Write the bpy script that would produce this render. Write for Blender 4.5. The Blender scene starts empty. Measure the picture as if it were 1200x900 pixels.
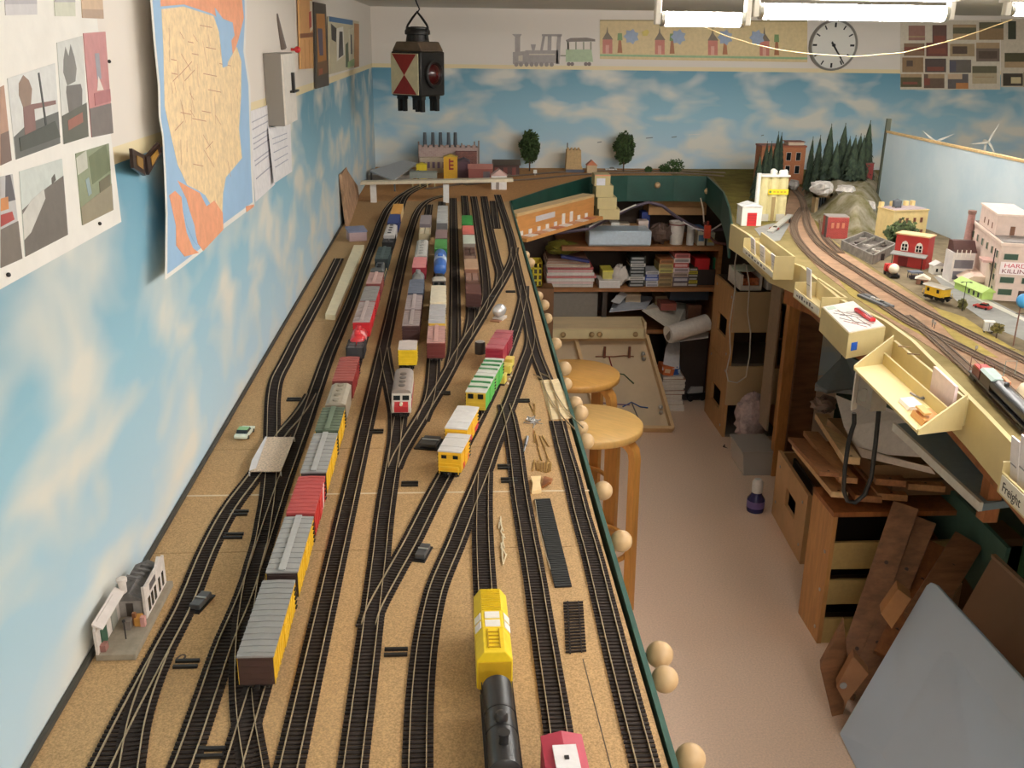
import bpy, math, random
from mathutils import Vector, Matrix, Euler
random.seed(7)
SC = bpy.context.scene
COL = SC.collection
PI = math.pi

F = 1150.0; CAMZ = 1.83; ZT = 1.18
def _n(v):
    l = math.sqrt(sum(c*c for c in v)); return tuple(c/l for c in v)
def _cr(a,b): return (a[1]*b[2]-a[2]*b[1], a[2]*b[0]-a[0]*b[2], a[0]*b[1]-a[1]*b[0])
def _dt(a,b): return sum(x*y for x,y in zip(a,b))
# lens coordinates: u right, v down, w forward; room axes expressed in them
DY = _n((529-600, 44-450, F))
_t = (F*F + 406*(406-0.0135*71)) / (71 + 406*0.0135)
DX = _n((_t, 44+0.0135*(_t+71)-450, F))
DZ = _cr(DY, DX)                       # sign fixed below
DZ = _n(DZ)
if DZ[1] > 0: DZ = tuple(-c for c in DZ)
def ray(px, py):
    r = (px-600, py-450, F)
    return (_dt(r,DX), _dt(r,DY), _dt(r,DZ))
def P(px, py, z=ZT):
    r = ray(px,py); t = (z-CAMZ)/r[2]; return (r[0]*t, r[1]*t, z)
def PX(px, py, x):
    r = ray(px,py); t = x/r[0]; return (x, r[1]*t, CAMZ+r[2]*t)
def PY(px, py, y):
    r = ray(px,py); t = y/r[1]; return (r[0]*t, y, CAMZ+r[2]*t)
def proj(x,y,z):
    d = tuple(x*a+y*b+(z-CAMZ)*c for a,b,c in zip(DX,DY,DZ))
    return (600+F*d[0]/d[2], 450+F*d[1]/d[2])
def pxm(px, py, z=ZT):
    a = P(px, py, z); b = P(px+1, py, z)
    return 1.0/math.dist(a, b)
def lin(c):
    return tuple(((v/255)/12.92 if v/255 <= 0.04045 else ((v/255+0.055)/1.055)**2.4) for v in c)
# ------------------------------------------------------------------ materials
MATS = {}
def mat(name, rgb, rough=0.6, metal=0.0, noise=0.0, scale=40.0, rgb2=None, bump=0.0, stretch=None, emit=None, spec=None, alpha=None, trans=None):
    if name in MATS: return MATS[name]
    m = bpy.data.materials.new(name); m.use_nodes = True
    nt = m.node_tree; b = nt.nodes['Principled BSDF']
    b.inputs['Roughness'].default_value = rough; b.inputs['Metallic'].default_value = metal
    c = lin(rgb)
    b.inputs['Base Color'].default_value = (*c, 1)
    if spec is not None: b.inputs['Specular IOR Level'].default_value = spec
    if trans: b.inputs['Transmission Weight'].default_value = trans
    if alpha is not None: b.inputs['Alpha'].default_value = alpha
    if emit:
        b.inputs['Emission Color'].default_value = (*lin(emit[0]), 1); b.inputs['Emission Strength'].default_value = emit[1]
    if noise or rgb2 or bump:
        tc = nt.nodes.new('ShaderNodeTexCoord'); mp = nt.nodes.new('ShaderNodeMapping'); nz = nt.nodes.new('ShaderNodeTexNoise')
        nz.inputs['Scale'].default_value = scale; nz.inputs['Detail'].default_value = 5; nz.inputs['Roughness'].default_value = 0.65
        if stretch: mp.inputs['Scale'].default_value = stretch
        nt.links.new(tc.outputs['Object'], mp.inputs['Vector']); nt.links.new(mp.outputs['Vector'], nz.inputs['Vector'])
        if noise or rgb2:
            r = nt.nodes.new('ShaderNodeValToRGB')
            if rgb2: c0, c1 = lin(rgb2), c
            else:
                c0 = tuple(v*(1-noise) for v in c); c1 = tuple(min(1, v*(1+noise)) for v in c)
            r.color_ramp.elements[0].position = 0.36; r.color_ramp.elements[0].color = (*c0, 1)
            r.color_ramp.elements[1].position = 0.64; r.color_ramp.elements[1].color = (*c1, 1)
            nt.links.new(nz.outputs['Fac'], r.inputs['Fac']); nt.links.new(r.outputs['Color'], b.inputs['Base Color'])
        if bump:
            bp = nt.nodes.new('ShaderNodeBump'); bp.inputs['Strength'].default_value = bump; bp.inputs['Distance'].default_value = 0.002
            nt.links.new(nz.outputs['Fac'], bp.inputs['Height']); nt.links.new(bp.outputs['Normal'], b.inputs['Normal'])
    MATS[name] = m
    return m
def paint(rgb, rough=0.5, noise=0.06):
    return mat('paint_%02x%02x%02x' % tuple(rgb), rgb, rough, noise=noise, scale=60)
def brick_mat(name, c1, c2, mortar, bw=0.01, bh=0.0035):
    if name in MATS: return MATS[name]
    m = bpy.data.materials.new(name); m.use_nodes = True; nt = m.node_tree; b = nt.nodes['Principled BSDF']
    b.inputs['Roughness'].default_value = 0.8
    tc = nt.nodes.new('ShaderNodeTexCoord'); sp = nt.nodes.new('ShaderNodeSeparateXYZ'); ad = nt.nodes.new('ShaderNodeMath'); cb = nt.nodes.new('ShaderNodeCombineXYZ')
    br = nt.nodes.new('ShaderNodeTexBrick')
    nt.links.new(tc.outputs['Object'], sp.inputs[0]); nt.links.new(sp.outputs['X'], ad.inputs[0]); nt.links.new(sp.outputs['Y'], ad.inputs[1])
    nt.links.new(ad.outputs[0], cb.inputs['X']); nt.links.new(sp.outputs['Z'], cb.inputs['Y']); nt.links.new(cb.outputs[0], br.inputs['Vector'])
    br.inputs['Scale'].default_value = 1.0; br.inputs['Brick Width'].default_value = bw; br.inputs['Row Height'].default_value = bh; br.inputs['Mortar Size'].default_value = 0.0005
    br.inputs['Color1'].default_value = (*lin(c1), 1); br.inputs['Color2'].default_value = (*lin(c2), 1); br.inputs['Mortar'].default_value = (*lin(mortar), 1)
    nt.links.new(br.outputs['Color'], b.inputs['Base Color'])
    MATS[name] = m
    return m
# ------------------------------------------------------------------ mesh builder
class MB:
    def __init__(s): s.v = []; s.f = []; s.mi = []; s.c = 0; s.T = None
    def m(s, i): s.c = i; return s
    def tf(s, M=None): s.T = M; return s
    def add(s, vs, fs):
        b = len(s.v)
        if s.T is not None: vs = [tuple(s.T @ Vector(p)) for p in vs]
        s.v += [tuple(p) for p in vs]; s.f += [tuple(b+i for i in f) for f in fs]; s.mi += [s.c]*len(fs)
        return s
    def bx(s, x0, x1, y0, y1, z0, z1):
        return s.add([(x0,y0,z0),(x1,y0,z0),(x1,y1,z0),(x0,y1,z0),(x0,y0,z1),(x1,y0,z1),(x1,y1,z1),(x0,y1,z1)],
                     [(0,3,2,1),(4,5,6,7),(0,1,5,4),(1,2,6,5),(2,3,7,6),(3,0,4,7)])
    def box(s, c, d, R=None):
        hx, hy, hz = d[0]/2, d[1]/2, d[2]/2
        vs = [Vector((x,y,z)) for z in (-hz,hz) for x,y in ((-hx,-hy),(hx,-hy),(hx,hy),(-hx,hy))]
        M = Euler(R).to_matrix() if R else Matrix.Identity(3)
        return s.add([tuple(M @ p + Vector(c)) for p in vs], [(0,3,2,1),(4,5,6,7),(0,1,5,4),(1,2,6,5),(2,3,7,6),(3,0,4,7)])
    def beam(s, a, b, w, h, up=(0,0,1)):
        a, b = Vector(a), Vector(b); d = (b-a).normalized(); u = Vector(up); x = d.cross(u)
        if x.length < 1e-6: x = d.cross(Vector((1,0,0)))
        x.normalize(); u = x.cross(d).normalized()
        vs = [tuple(p + x*i*w/2 + u*j*h/2) for p in (a, b) for i, j in ((-1,-1),(1,-1),(1,1),(-1,1))]
        return s.add(vs, [(0,3,2,1),(4,5,6,7),(0,1,5,4),(1,2,6,5),(2,3,7,6),(3,0,4,7)][0:2] + [(0,1,5,4),(1,2,6,5),(2,3,7,6),(3,0,4,7)])
    def prism(s, poly, lo, hi, ax='z'):
        n = len(poly)
        def q(p, t): return (p[0],p[1],t) if ax == 'z' else ((p[0],t,p[1]) if ax == 'y' else (t,p[0],p[1]))
        return s.add([q(p,lo) for p in poly]+[q(p,hi) for p in poly],
                     [tuple(range(n))[::-1], tuple(range(n,2*n))]+[(i,(i+1)%n,n+(i+1)%n,n+i) for i in range(n)])
    def sheet(s, pts, t, nrm=None):
        pts = [Vector(p) for p in pts]; n = len(pts)
        if nrm is None: nrm = (pts[1]-pts[0]).cross(pts[2]-pts[0]).normalized()
        d = Vector(nrm)*t
        return s.add([tuple(p) for p in pts]+[tuple(p+d) for p in pts], [tuple(range(n))[::-1], tuple(range(n,2*n))]+[(i,(i+1)%n,n+(i+1)%n,n+i) for i in range(n)])
    def cyl(s, a, b, r, r2=None, n=12, caps=True):
        a, b = Vector(a), Vector(b); r2 = r if r2 is None else r2
        d = (b-a).normalized(); x = d.orthogonal().normalized(); y = d.cross(x)
        vs = [tuple(a+(x*math.cos(2*PI*i/n)+y*math.sin(2*PI*i/n))*r) for i in range(n)]+[tuple(b+(x*math.cos(2*PI*i/n)+y*math.sin(2*PI*i/n))*r2) for i in range(n)]
        fs = [(i,(i+1)%n,n+(i+1)%n,n+i) for i in range(n)]
        if caps: fs += [tuple(range(n))[::-1], tuple(range(n,2*n))]
        return s.add(vs, fs)
    def lathe(s, prof, c=(0,0,0), n=20, ax='z'):
        vs = []; k = len(prof)
        for r, z in prof:
            for i in range(n):
                a = 2*PI*i/n; p = (r*math.cos(a), r*math.sin(a), z)
                if ax == 'y': p = (p[0], p[2], p[1])
                if ax == 'x': p = (p[2], p[0], p[1])
                vs.append((p[0]+c[0], p[1]+c[1], p[2]+c[2]))
        fs = [(j*n+i, j*n+(i+1)%n, (j+1)*n+(i+1)%n, (j+1)*n+i) for j in range(k-1) for i in range(n)]
        fs += [tuple(range(n))[::-1], tuple(range((k-1)*n, k*n))]
        return s.add(vs, fs)
    def tube(s, path, r, n=6):
        path = [Vector(p) for p in path]; vs = []; k = len(path); x = None
        for j, p in enumerate(path):
            d = (path[min(j+1,k-1)]-path[max(j-1,0)]).normalized()
            x = d.orthogonal().normalized() if x is None else (x - d*x.dot(d)).normalized()
            y = d.cross(x)
            vs += [tuple(p+(x*math.cos(2*PI*i/n)+y*math.sin(2*PI*i/n))*r) for i in range(n)]
        fs = [(j*n+i, j*n+(i+1)%n, (j+1)*n+(i+1)%n, (j+1)*n+i) for j in range(k-1) for i in range(n)]
        return s.add(vs, fs+[tuple(range(n))[::-1], tuple(range((k-1)*n,k*n))])
    def sph(s, c, r, n=20, k=12, sc=(1,1,1), z0=-1.0):
        pr = []
        t0 = math.asin(max(-1, z0))
        for j in range(k+1):
            t = t0+(PI/2-t0)*j/k; pr.append((max(1e-5, r*math.cos(t)), r*math.sin(t)))
        vs = []
        for rr, z in pr:
            for i in range(n): vs.append((c[0]+rr*math.cos(2*PI*i/n)*sc[0], c[1]+rr*math.sin(2*PI*i/n)*sc[1], c[2]+z*sc[2]))
        fs = [(j*n+i, j*n+(i+1)%n, (j+1)*n+(i+1)%n, (j+1)*n+i) for j in range(k) for i in range(n)]
        return s.add(vs, fs+[tuple(range(n))[::-1], tuple(range(k*n,(k+1)*n))])
    def tri(s, *p): return s.add(p, [tuple(range(len(p)))])
    def build(s, name, mats, parent=None, smooth=35, bev=0.0, loc=None):
        me = bpy.data.meshes.new(name); me.from_pydata(s.v, [], s.f)
        if not isinstance(mats, (list, tuple)): mats = [mats]
        for m in mats: me.materials.append(m)
        me.polygons.foreach_set('material_index', s.mi)
        if smooth:
            me.polygons.foreach_set('use_smooth', [True]*len(s.f))
            try: me.set_sharp_from_angle(angle=math.radians(smooth))
            except Exception: pass
        me.update()
        o = bpy.data.objects.new(name, me); COL.objects.link(o)
        if parent is not None: o.parent = parent
        if loc is not None: o.location = loc
        if bev:
            b = o.modifiers.new('Bevel', 'BEVEL'); b.width = bev; b.segments = 2; b.limit_method = 'ANGLE'
        return o
def tag(o, label, cat, group=None, kind=None):
    o['label'] = label; o['category'] = cat
    if group: o['group'] = group
    if kind: o['kind'] = kind
    return o
def thing(name, label, cat, loc=(0,0,0), rz=0.0, group=None):
    o = bpy.data.objects.new(name, None); COL.objects.link(o); o.empty_display_size = 0.02
    o.location = loc; o.rotation_euler = (0,0,rz)
    return tag(o, label, cat, group)
def copy_tree(src, loc, rz, label, group=None):
    r = src.copy(); COL.objects.link(r); r.location = loc; r.rotation_euler = (0,0,rz); r['label'] = label
    if group: r['group'] = group
    for ch in list(src.children):
        c = ch.copy(); COL.objects.link(c); c.parent = r
        for g in list(ch.children):
            d = g.copy(); COL.objects.link(d); d.parent = c
    return r
def structure(o): o['kind'] = 'structure'; return o
def text_mesh(txt, size, m, M, parent, name='lettering', depth=0.0002, align='LEFT', sx=1.0):
    cu = bpy.data.curves.new('tmp', 'FONT'); cu.body = txt; cu.size = size; cu.extrude = depth; cu.align_x = align; cu.align_y = 'CENTER'
    t = bpy.data.objects.new('tmp', cu); COL.objects.link(t)
    dg = bpy.context.evaluated_depsgraph_get()
    me = bpy.data.meshes.new_from_object(t.evaluated_get(dg))
    bpy.data.objects.remove(t); bpy.data.curves.remove(cu)
    me.transform(M @ Matrix.Diagonal((sx,1,1,1))); me.materials.clear(); me.materials.append(m); me.name = name
    o = bpy.data.objects.new(name, me); COL.objects.link(o); o.parent = parent
    return o
def frame_from(o, ex, ez):
    """matrix whose x axis is ex, y axis ez (text up), z axis the outward normal"""
    ex = Vector(ex).normalized(); ez = Vector(ez); ez = (ez-ex*ez.dot(ex)).normalized(); n = ex.cross(ez)
    M = Matrix(((ex.x,ez.x,n.x,o[0]),(ex.y,ez.y,n.y,o[1]),(ex.z,ez.z,n.z,o[2]),(0,0,0,1)))
    return M
def ordinal(i):
    return ['first','second','third','fourth','fifth','sixth','seventh','eighth','ninth','tenth','eleventh','twelfth','thirteenth','fourteenth','fifteenth','sixteenth',
            'seventeenth','eighteenth','nineteenth','twentieth','twenty-first','twenty-second','twenty-third','twenty-fourth','twenty-fifth','twenty-sixth','twenty-seventh'][i]
# common materials
WHITE = paint((235,232,222)); BLACK = mat('black_plastic', (22,21,21), 0.45, noise=0.1)
DARKSTEEL = mat('dark_steel', (44,42,42), 0.5, 0.3, noise=0.1)
RAILM = mat('rail_metal', (186,168,138), 0.4, 0.4, noise=0.08, scale=30)
TIE = mat('sleeper_plastic', (50,43,40), 0.75, noise=0.2, scale=150, spec=0.15)
PINE = mat('pine_wood', (214,182,132), 0.55, noise=0.12, scale=9, stretch=(1,8,8))
PLY = mat('plywood', (196,160,108), 0.6, noise=0.14, scale=8, stretch=(8,1,8))
BROWNWOOD = mat('brown_wood', (150,94,52), 0.55, noise=0.22, scale=8, stretch=(6,6,1))
REDWOOD = mat('red_brown_wood', (132,92,62), 0.6, noise=0.25, scale=7, stretch=(1,6,6))
CREAM = mat('cream_paint', (208,190,138), 0.5, noise=0.06, scale=8)
GREENP = mat('green_fascia_paint', (22,70,58), 0.55, noise=0.15, scale=12)
GLASSD = mat('dark_window', (28,34,36), 0.15)
PAPER = mat('paper', (236,234,228), 0.7, noise=0.03, scale=20)
# ================================================================== the room
XL, YB, ZC, XR, YF = -0.405, 5.30, 1.972, 3.4, -1.6
ZM = 1.681                                            # top of the painted sky
def mural_mat():
    m = bpy.data.materials.new('painted_sky_mural'); m.use_nodes = True; nt = m.node_tree; b = nt.nodes['Principled BSDF']
    b.inputs['Roughness'].default_value = 0.55
    N = nt.nodes.new; L = nt.links.new
    tc = N('ShaderNodeTexCoord'); sp = N('ShaderNodeSeparateXYZ'); L(tc.outputs['Object'], sp.inputs[0])
    ad = N('ShaderNodeMath'); ad.operation = 'ADD'; L(sp.outputs['X'], ad.inputs[0]); L(sp.outputs['Y'], ad.inputs[1])
    cb = N('ShaderNodeCombineXYZ'); L(ad.outputs[0], cb.inputs['X']); L(sp.outputs['Z'], cb.inputs['Z'])
    mp = N('ShaderNodeMapping'); mp.inputs['Scale'].default_value = (2.3, 1, 4.4); mp.inputs['Location'].default_value = (0.35, 0, 0.55); L(cb.outputs[0], mp.inputs['Vector'])
    n1 = N('ShaderNodeTexNoise'); n1.inputs['Scale'].default_value = 1.55; n1.inputs['Detail'].default_value = 2.6; n1.inputs['Roughness'].default_value = 0.5; n1.inputs['Distortion'].default_value = 0.3
    L(mp.outputs[0], n1.inputs['Vector'])
    r1 = N('ShaderNodeValToRGB'); r1.color_ramp.elements[0].position = 0.44; r1.color_ramp.elements[1].position = 0.63; r1.color_ramp.elements[1].color = (0.85,0.85,0.85,1)
    L(n1.outputs['Fac'], r1.inputs['Fac'])
    # the painter's blue: deeper just under the border, paler lower down
    mr = N('ShaderNodeMapRange'); mr.inputs['From Min'].default_value = 1.10; mr.inputs['From Max'].default_value = ZM; L(sp.outputs['Z'], mr.inputs['Value'])
    r2 = N('ShaderNodeValToRGB'); e = r2.color_ramp.elements
    e[0].position = 0; e[0].color = (*lin((206,226,240)), 1); e[1].position = 1; e[1].color = (*lin((100,156,182)), 1)
    k = e.new(0.62); k.color = (*lin((152,198,218)), 1)
    L(mr.outputs[0], r2.inputs['Fac'])
    mx = N('ShaderNodeMix'); mx.data_type = 'RGBA'; L(r1.outputs['Color'], mx.inputs[0]); L(r2.outputs['Color'], mx.inputs[6]); mx.inputs[7].default_value = (*lin((236,231,218)), 1)
    # cream border line and white wall above
    g1 = N('ShaderNodeMath'); g1.operation = 'GREATER_THAN'; g1.inputs[1].default_value = ZM; L(sp.outputs['Z'], g1.inputs[0])
    g2 = N('ShaderNodeMath'); g2.operation = 'GREATER_THAN'; g2.inputs[1].default_value = ZM+0.02; L(sp.outputs['Z'], g2.inputs[0])
    m1 = N('ShaderNodeMix'); m1.data_type = 'RGBA'; L(g1.outputs[0], m1.inputs[0]); L(mx.outputs[2], m1.inputs[6]); m1.inputs[7].default_value = (*lin((236,220,178)), 1)
    m2 = N('ShaderNodeMix'); m2.data_type = 'RGBA'; L(g2.outputs[0], m2.inputs[0]); L(m1.outputs[2], m2.inputs[6]); m2.inputs[7].default_value = (*lin((232,224,214)), 1)
    L(m2.outputs[2], b.inputs['Base Color'])
    return m
MURAL = mural_mat()
FLOORM = mat('speckled_lino', (236,208,184), 0.5, noise=0.10, scale=170, spec=0.3)
CEILM = mat('ceiling_paint', (222,218,208), 0.7, noise=0.03, scale=3)
for nm, b, m in (('floor', (XL-.1, XR+.1, YF-.1, YB+.1, -.1, 0), FLOORM), ('ceiling', (XL-.1, XR+.1, YF-.1, YB+.1, ZC, ZC+.1), CEILM),
                 ('wall_left', (XL-.1, XL, YF-.1, YB+.1, 0, ZC), MURAL), ('wall_back', (XL, XR, YB, YB+.1, 0, ZC), MURAL),
                 ('wall_right', (XR, XR+.1, YF-.1, YB+.1, 0, ZC), paint((228,222,210))), ('wall_front', (XL, XR, YF-.1, YF, 0, ZC), paint((228,222,210)))):
    structure(MB().bx(*b).build(nm, m, smooth=0))
# ------------------------------------------------------------------ fluorescent lamps
TUBE_E = 75.0
TUBEM = mat('lit_tube', (255,250,240), 0.4, emit=((255,252,248), TUBE_E))
CAPM = mat('tube_end_cap', (170,168,160), 0.35, 0.8)
HOUSE = paint((236,232,222), 0.4, 0.02)
def fluorescent(label, x0, x1, y, z, r=0.013, along='x', group='fluorescent ceiling lamps'):
    t = thing('fluorescent_lamp', label, 'lamp', ((x0+x1)/2, y, ZC), 0 if along == 'x' else PI/2, group)
    L = (x1-x0)/2; dz = z-ZC
    MB().prism([(-.03,-.022),(-.045,0),(.045,0),(.03,-.022)], -L-.02, L+.02, 'x').build('housing', HOUSE, t)
    for s in (-1, 1):
        MB().bx(min(s*L,s*(L+.018)), max(s*L,s*(L+.018)), -.014, .014, dz-.016, -.021).build('lamp_holder', HOUSE, t, bev=.003)
    tb = MB().cyl((-L+.012,0,dz),(L-.012,0,dz), r, n=16).build('tube', TUBEM, t)
    for s in (-1, 1): MB().cyl((s*(L-.012),0,dz),(s*L,0,dz), r*1.03, n=16).build('end_cap', CAPM, tb)
    return t
yl = 3.05
a = PY(774,22,yl); c = PY(872,20,yl); fluorescent('short lit fluorescent tube over the back aisle, left of the long tube', a[0], c[0], yl, a[2], r=.020)
a = PY(889,13,yl); c = PY(1111,9,yl); fluorescent('long lit fluorescent tube above the clock', a[0], c[0], yl, a[2], r=.022)
a = PY(1182,18,yl); fluorescent('lit fluorescent tube at the right edge, over the photo sheets', a[0], a[0]+.6, yl, c[2]-.004, r=.016)
for i, (x, y) in enumerate(((1.0, 0.30), (2.1, 0.9), (0.92, 1.33), (0.75, -0.7))):
    fluorescent('fluorescent ceiling lamp over the near part of the aisle, out of view', x-.55, x+.55, y, 1.925, along='y' if i == 2 else 'x')
# ------------------------------------------------------------------ flat pictures
def lerpq(q, u, v):
    a, b, c, d = (Vector(p) for p in q)               # corners: top-left, top-right, bottom-right, bottom-left; v runs down
    return (a*(1-u)+b*u)*(1-v)+(d*(1-u)+c*u)*v
def picture(parent, name, quad, nrm, base, shapes=(), t=0.0006):
    n = Vector(nrm).normalized(); mb = MB(); mats = [paint(base)]; mb.m(0)
    q = [Vector(p) for p in quad]; mb.sheet([tuple(p) for p in q], t, n)
    for k, (rgb, pts) in enumerate(shapes):
        mm = paint(rgb)
        if mm not in mats: mats.append(mm)
        mb.m(mats.index(mm))
        pp = [lerpq(quad, max(0,min(1,u)), max(0,min(1,v))) + n*t for u, v in pts]
        mb.sheet([tuple(p) for p in pp], 0.00012*(k+1), n)
    return mb.build(name, mats, parent, smooth=0)
def rects(*rs): return [(c, [(x0,y0),(x1,y0),(x1,y1),(x0,y1)]) for c, x0, y0, x1, y1 in rs]
WL = lambda px, py, e=0.003: PX(px, py, XL+e)
NX, NYB = (1,0,0), (0,-1,0)
# photo sheet on the near left wall
t = thing('photo_sheet', 'large white sheet of railway photographs pinned to the left wall', 'poster', (0,0,0))
yr = WL(142,258)[1]; zb = WL(142,258)[2]
MB().bx(XL+.0005, XL+.003, 0.55, yr, zb-.002, ZC-.015).build('backing_sheet', PAPER, t, smooth=0)
def ph(px, base, shapes=()): picture(t, 'photograph', [WL(*p, .0032) for p in px], NX, base, shapes)
SK = (214,216,214); GRD = (118,112,104)
ph([(4,-14),(42,-14),(43,17),(6,18)], (206,204,206), rects(((180,178,184),0,.3,1,.6)))
ph([(62,-14),(87,-14),(88,19),(64,19)], (206,208,190), rects(((180,180,182),0,.2,1,.5)))
ph([(94,-14),(119,-14),(121,22),(96,21)], (204,176,146), rects(((176,150,128),0,.7,1,1)))
ph([(0,102),(4,100),(13,188),(0,194)], (176,140,118), rects(((120,100,90),0,.6,1,1)))
ph([(8,92),(64,74),(70,168),(18,187)], SK, [((96,98,94),[(0,.72),(.3,.62),(1,.6),(1,1),(0,1)]), ((140,116,100),[(.2,.1),(.3,.02),(.4,.1),(.45,.22),(.4,.4),(.24,.4),(.18,.24)]), ((130,96,90),[(.24,.4),(.42,.4),(.95,.45),(.95,.5),(.46,.47),(.46,.75),(.22,.75)]), ((60,62,60),[(.6,.05),(.63,.05),(.72,.8),(.68,.8)]), ((70,74,66),[(.1,.75),(.9,.7),(1,.92),(.1,.92)])])
ph([(66,50),(96,42),(103,160),(74,169)], (208,210,206), [((122,120,116),[(.2,.18),(.3,.06),(.4,.16),(.5,.05),(.62,.18),(.68,.3),(.6,.42),(.28,.44),(.16,.3)]), ((108,104,100),[(.25,.44),(.8,.46),(.85,.52),(.78,.8),(.3,.8),(.22,.5)]), ((88,90,78),[(0,.72),(1,.66),(1,1),(0,1)]), ((150,96,80),[(.2,.78),(.8,.74),(.8,.84),(.2,.88)])])
ph([(97,39),(123,37),(132,156),(107,161)], (192,132,132), [((150,150,160),[(.42,.2),(.62,.2),(.64,.45),(.45,.45)]), ((222,214,206),[(.5,.42),(.7,.56),(.4,.56)]), ((116,108,104),[(0,.72),(1,.7),(1,1),(0,1)]), ((172,110,112),[(.25,.58),(1,.56),(1,.68),(.25,.7)])])
ph([(22,201),(72,186),(79,275),(29,301)], (204,212,208), [((112,106,100),[(0,.45),(.55,.3),(1,.22),(1,1),(0,1)]), ((206,206,200),[(0,.5),(.2,.38),(.5,.3),(.52,.42),(.15,.75),(0,.8)]), ((90,86,80),[(.7,.2),(.78,.16),(.8,.24),(.7,.28)])])
ph([(88,180),(127,168),(132,246),(96,264)], (140,150,122), [((198,200,188),[(0,.06),(.3,0),(.3,.25),(0,.3)]), ((110,120,90),[(.35,.1),(.9,0),(1,.4),(.4,.5)]), ((150,170,176),[(.2,.4),(.3,.38),(.35,.62),(.25,.64)]), ((150,142,120),[(0,.75),(1,.6),(1,1),(0,1)]), ((112,108,86),[(.6,.5),(.95,.45),(.95,.62),(.6,.66)])])
ph([(0,207),(14,204),(25,303),(0,314)], (190,190,190), [((90,88,92),[(.4,.0),(.8,.0),(1,.3),(.3,.3)]), ((206,140,86),[(0,.24),(.5,.24),(.5,.38),(0,.38)]), ((168,70,66),[(0,.42),(.7,.42),(.8,.52),(0,.55)]), ((120,112,104),[(0,.58),(1,.55),(1,1),(0,1)])])
for px, py in ((117,262),(10,322),(128,72)):
    o = MB().sph(WL(px,py,.0045), .0022, 8, 5).build('pin', BLACK, t)
# map
t = thing('wall_map', 'large road map of a continent in tan, orange and blue, curling off the left wall', 'map')
ZM_ = lambda x, y: (170+x/2.647, y/2.647)
def mp(name_rgb, pts, e, th=.0003, m=None):
    pass
mb = MB(); mm = [mat('map_sea', (158,194,228), 0.6, noise=.03, scale=20), mat('map_tan', (242,214,168), 0.6, noise=.13, scale=70), mat('map_orange', (238,166,128), 0.6, noise=.08, scale=50), PAPER]
def curl(px, py, e=0):
    # the sheet leans off the wall towards its free near edge
    y = PX(px, py, XL+.012)[1]; return PX(px, py, XL+.004+.022*(2.05-y)/.75+e)
out = [(174,-40),(176,0),(180,50),(185,100),(186,138),(190,160),(192,200),(194,250),(193,328),(215,312),(240,292),(262,268),(298,241),(296,200),(294,140),(293,100),(287,60),(289,20),(287,-40)]
mb.m(3).sheet([curl(*p) for p in out], .0006, NX)
def mshape(i, pts, e):
    mb.m(i).sheet([curl(*p, .0006) for p in pts], e, NX)
mshape(0, [(177,-40),(178.5,0),(182.5,50),(187.5,100),(188.5,138),(192,160),(194.5,200),(196.5,250),(196,321),(216,306),(240,287),(262,262),(296,237),(294,200),(292,140),(291,100),(285,60),(287,20),(285,-40)], .0002)
Z4 = lambda *ps: [(170+x/2.647, y/2.647) for x, y in ps]
mshape(2, Z4((40,-100),(300,-100),(300,0),(306,55),(290,120),(272,175),(262,72),(232,60),(205,42),(120,14),(48,20)), .0004)
mshape(1, Z4((50,28),(118,20),(212,50),(232,110),(240,205),(258,190),(284,145),(298,190),(297,300),(291,400),(300,490),(282,512),(250,550),(241,600),(238,690),(206,640),(186,606),(166,592),(130,574),(100,510),(76,405),(60,330),(56,150)), .0005)
mshape(0, Z4((215,24),(240,58),(270,70),(276,110),(262,132),(254,204),(240,210),(234,150),(228,96)), .0010)
mshape(2, Z4((100,560),(130,578),(168,598),(190,640),(214,622),(240,660),(242,712),(180,778),(163,755),(148,690),(128,618)), .0006)
mshape(2, Z4((74,606),(92,592),(112,612),(116,655),(128,722),(148,770),(166,784),(122,796),(96,762),(95,700)), .0006)
mshape(0, Z4((118,600),(132,640),(152,700),(160,760),(148,745),(128,700),(118,650)), .0008)
mshape(2, Z4((312,640),(338,634),(336,642),(314,658)), .0006)
mb.m(3)
for i in range(46):                                   # road lines
    x = random.uniform(60,285); y = random.uniform(60,520); a = random.choice([0.1,1.5,-.5,.7,1.2]); l = random.uniform(30,90)
    x2, y2 = max(62,min(288,x+math.cos(a)*l*.5)), y+math.sin(a)*l
    p, q = curl(*Z4((x,y))[0], .0012), curl(*Z4((x2,y2))[0], .0012)
    mb.m(4).beam(p, q, .0012, .0002, NX)
mb.build('printed_sheet', mm+[paint((196,140,104))], t, smooth=0)
# butterfly-like hinged ornament
t = thing('wall_ornament', 'small dark two-winged ornament with gold motifs beside the map', 'ornament', (0,0,0))
for nm, q in (('wing', [(151,174),(166,182),(167,206),(153,197)]), ('wing', [(168,184),(183,167),(186,178),(171,205)])):
    pts = [WL(*p, .004+.016*(1 if abs(p[0]-167) > 8 else 0)) for p in q]
    w = MB().sheet(pts, .004, NX).build(nm, mat('dark_lacquer', (52,34,28), .35), t, smooth=0)
    cc = sum((Vector(p) for p in pts), Vector())/4
    qq = [tuple(Vector(p)*.5+cc*.5+Vector((.0045,0,0))) for p in pts]
    MB().sheet(qq, .0008, NX).build('gold_motif', mat('gold_paint', (168,128,58), .4, .4), w, smooth=0)
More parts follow.
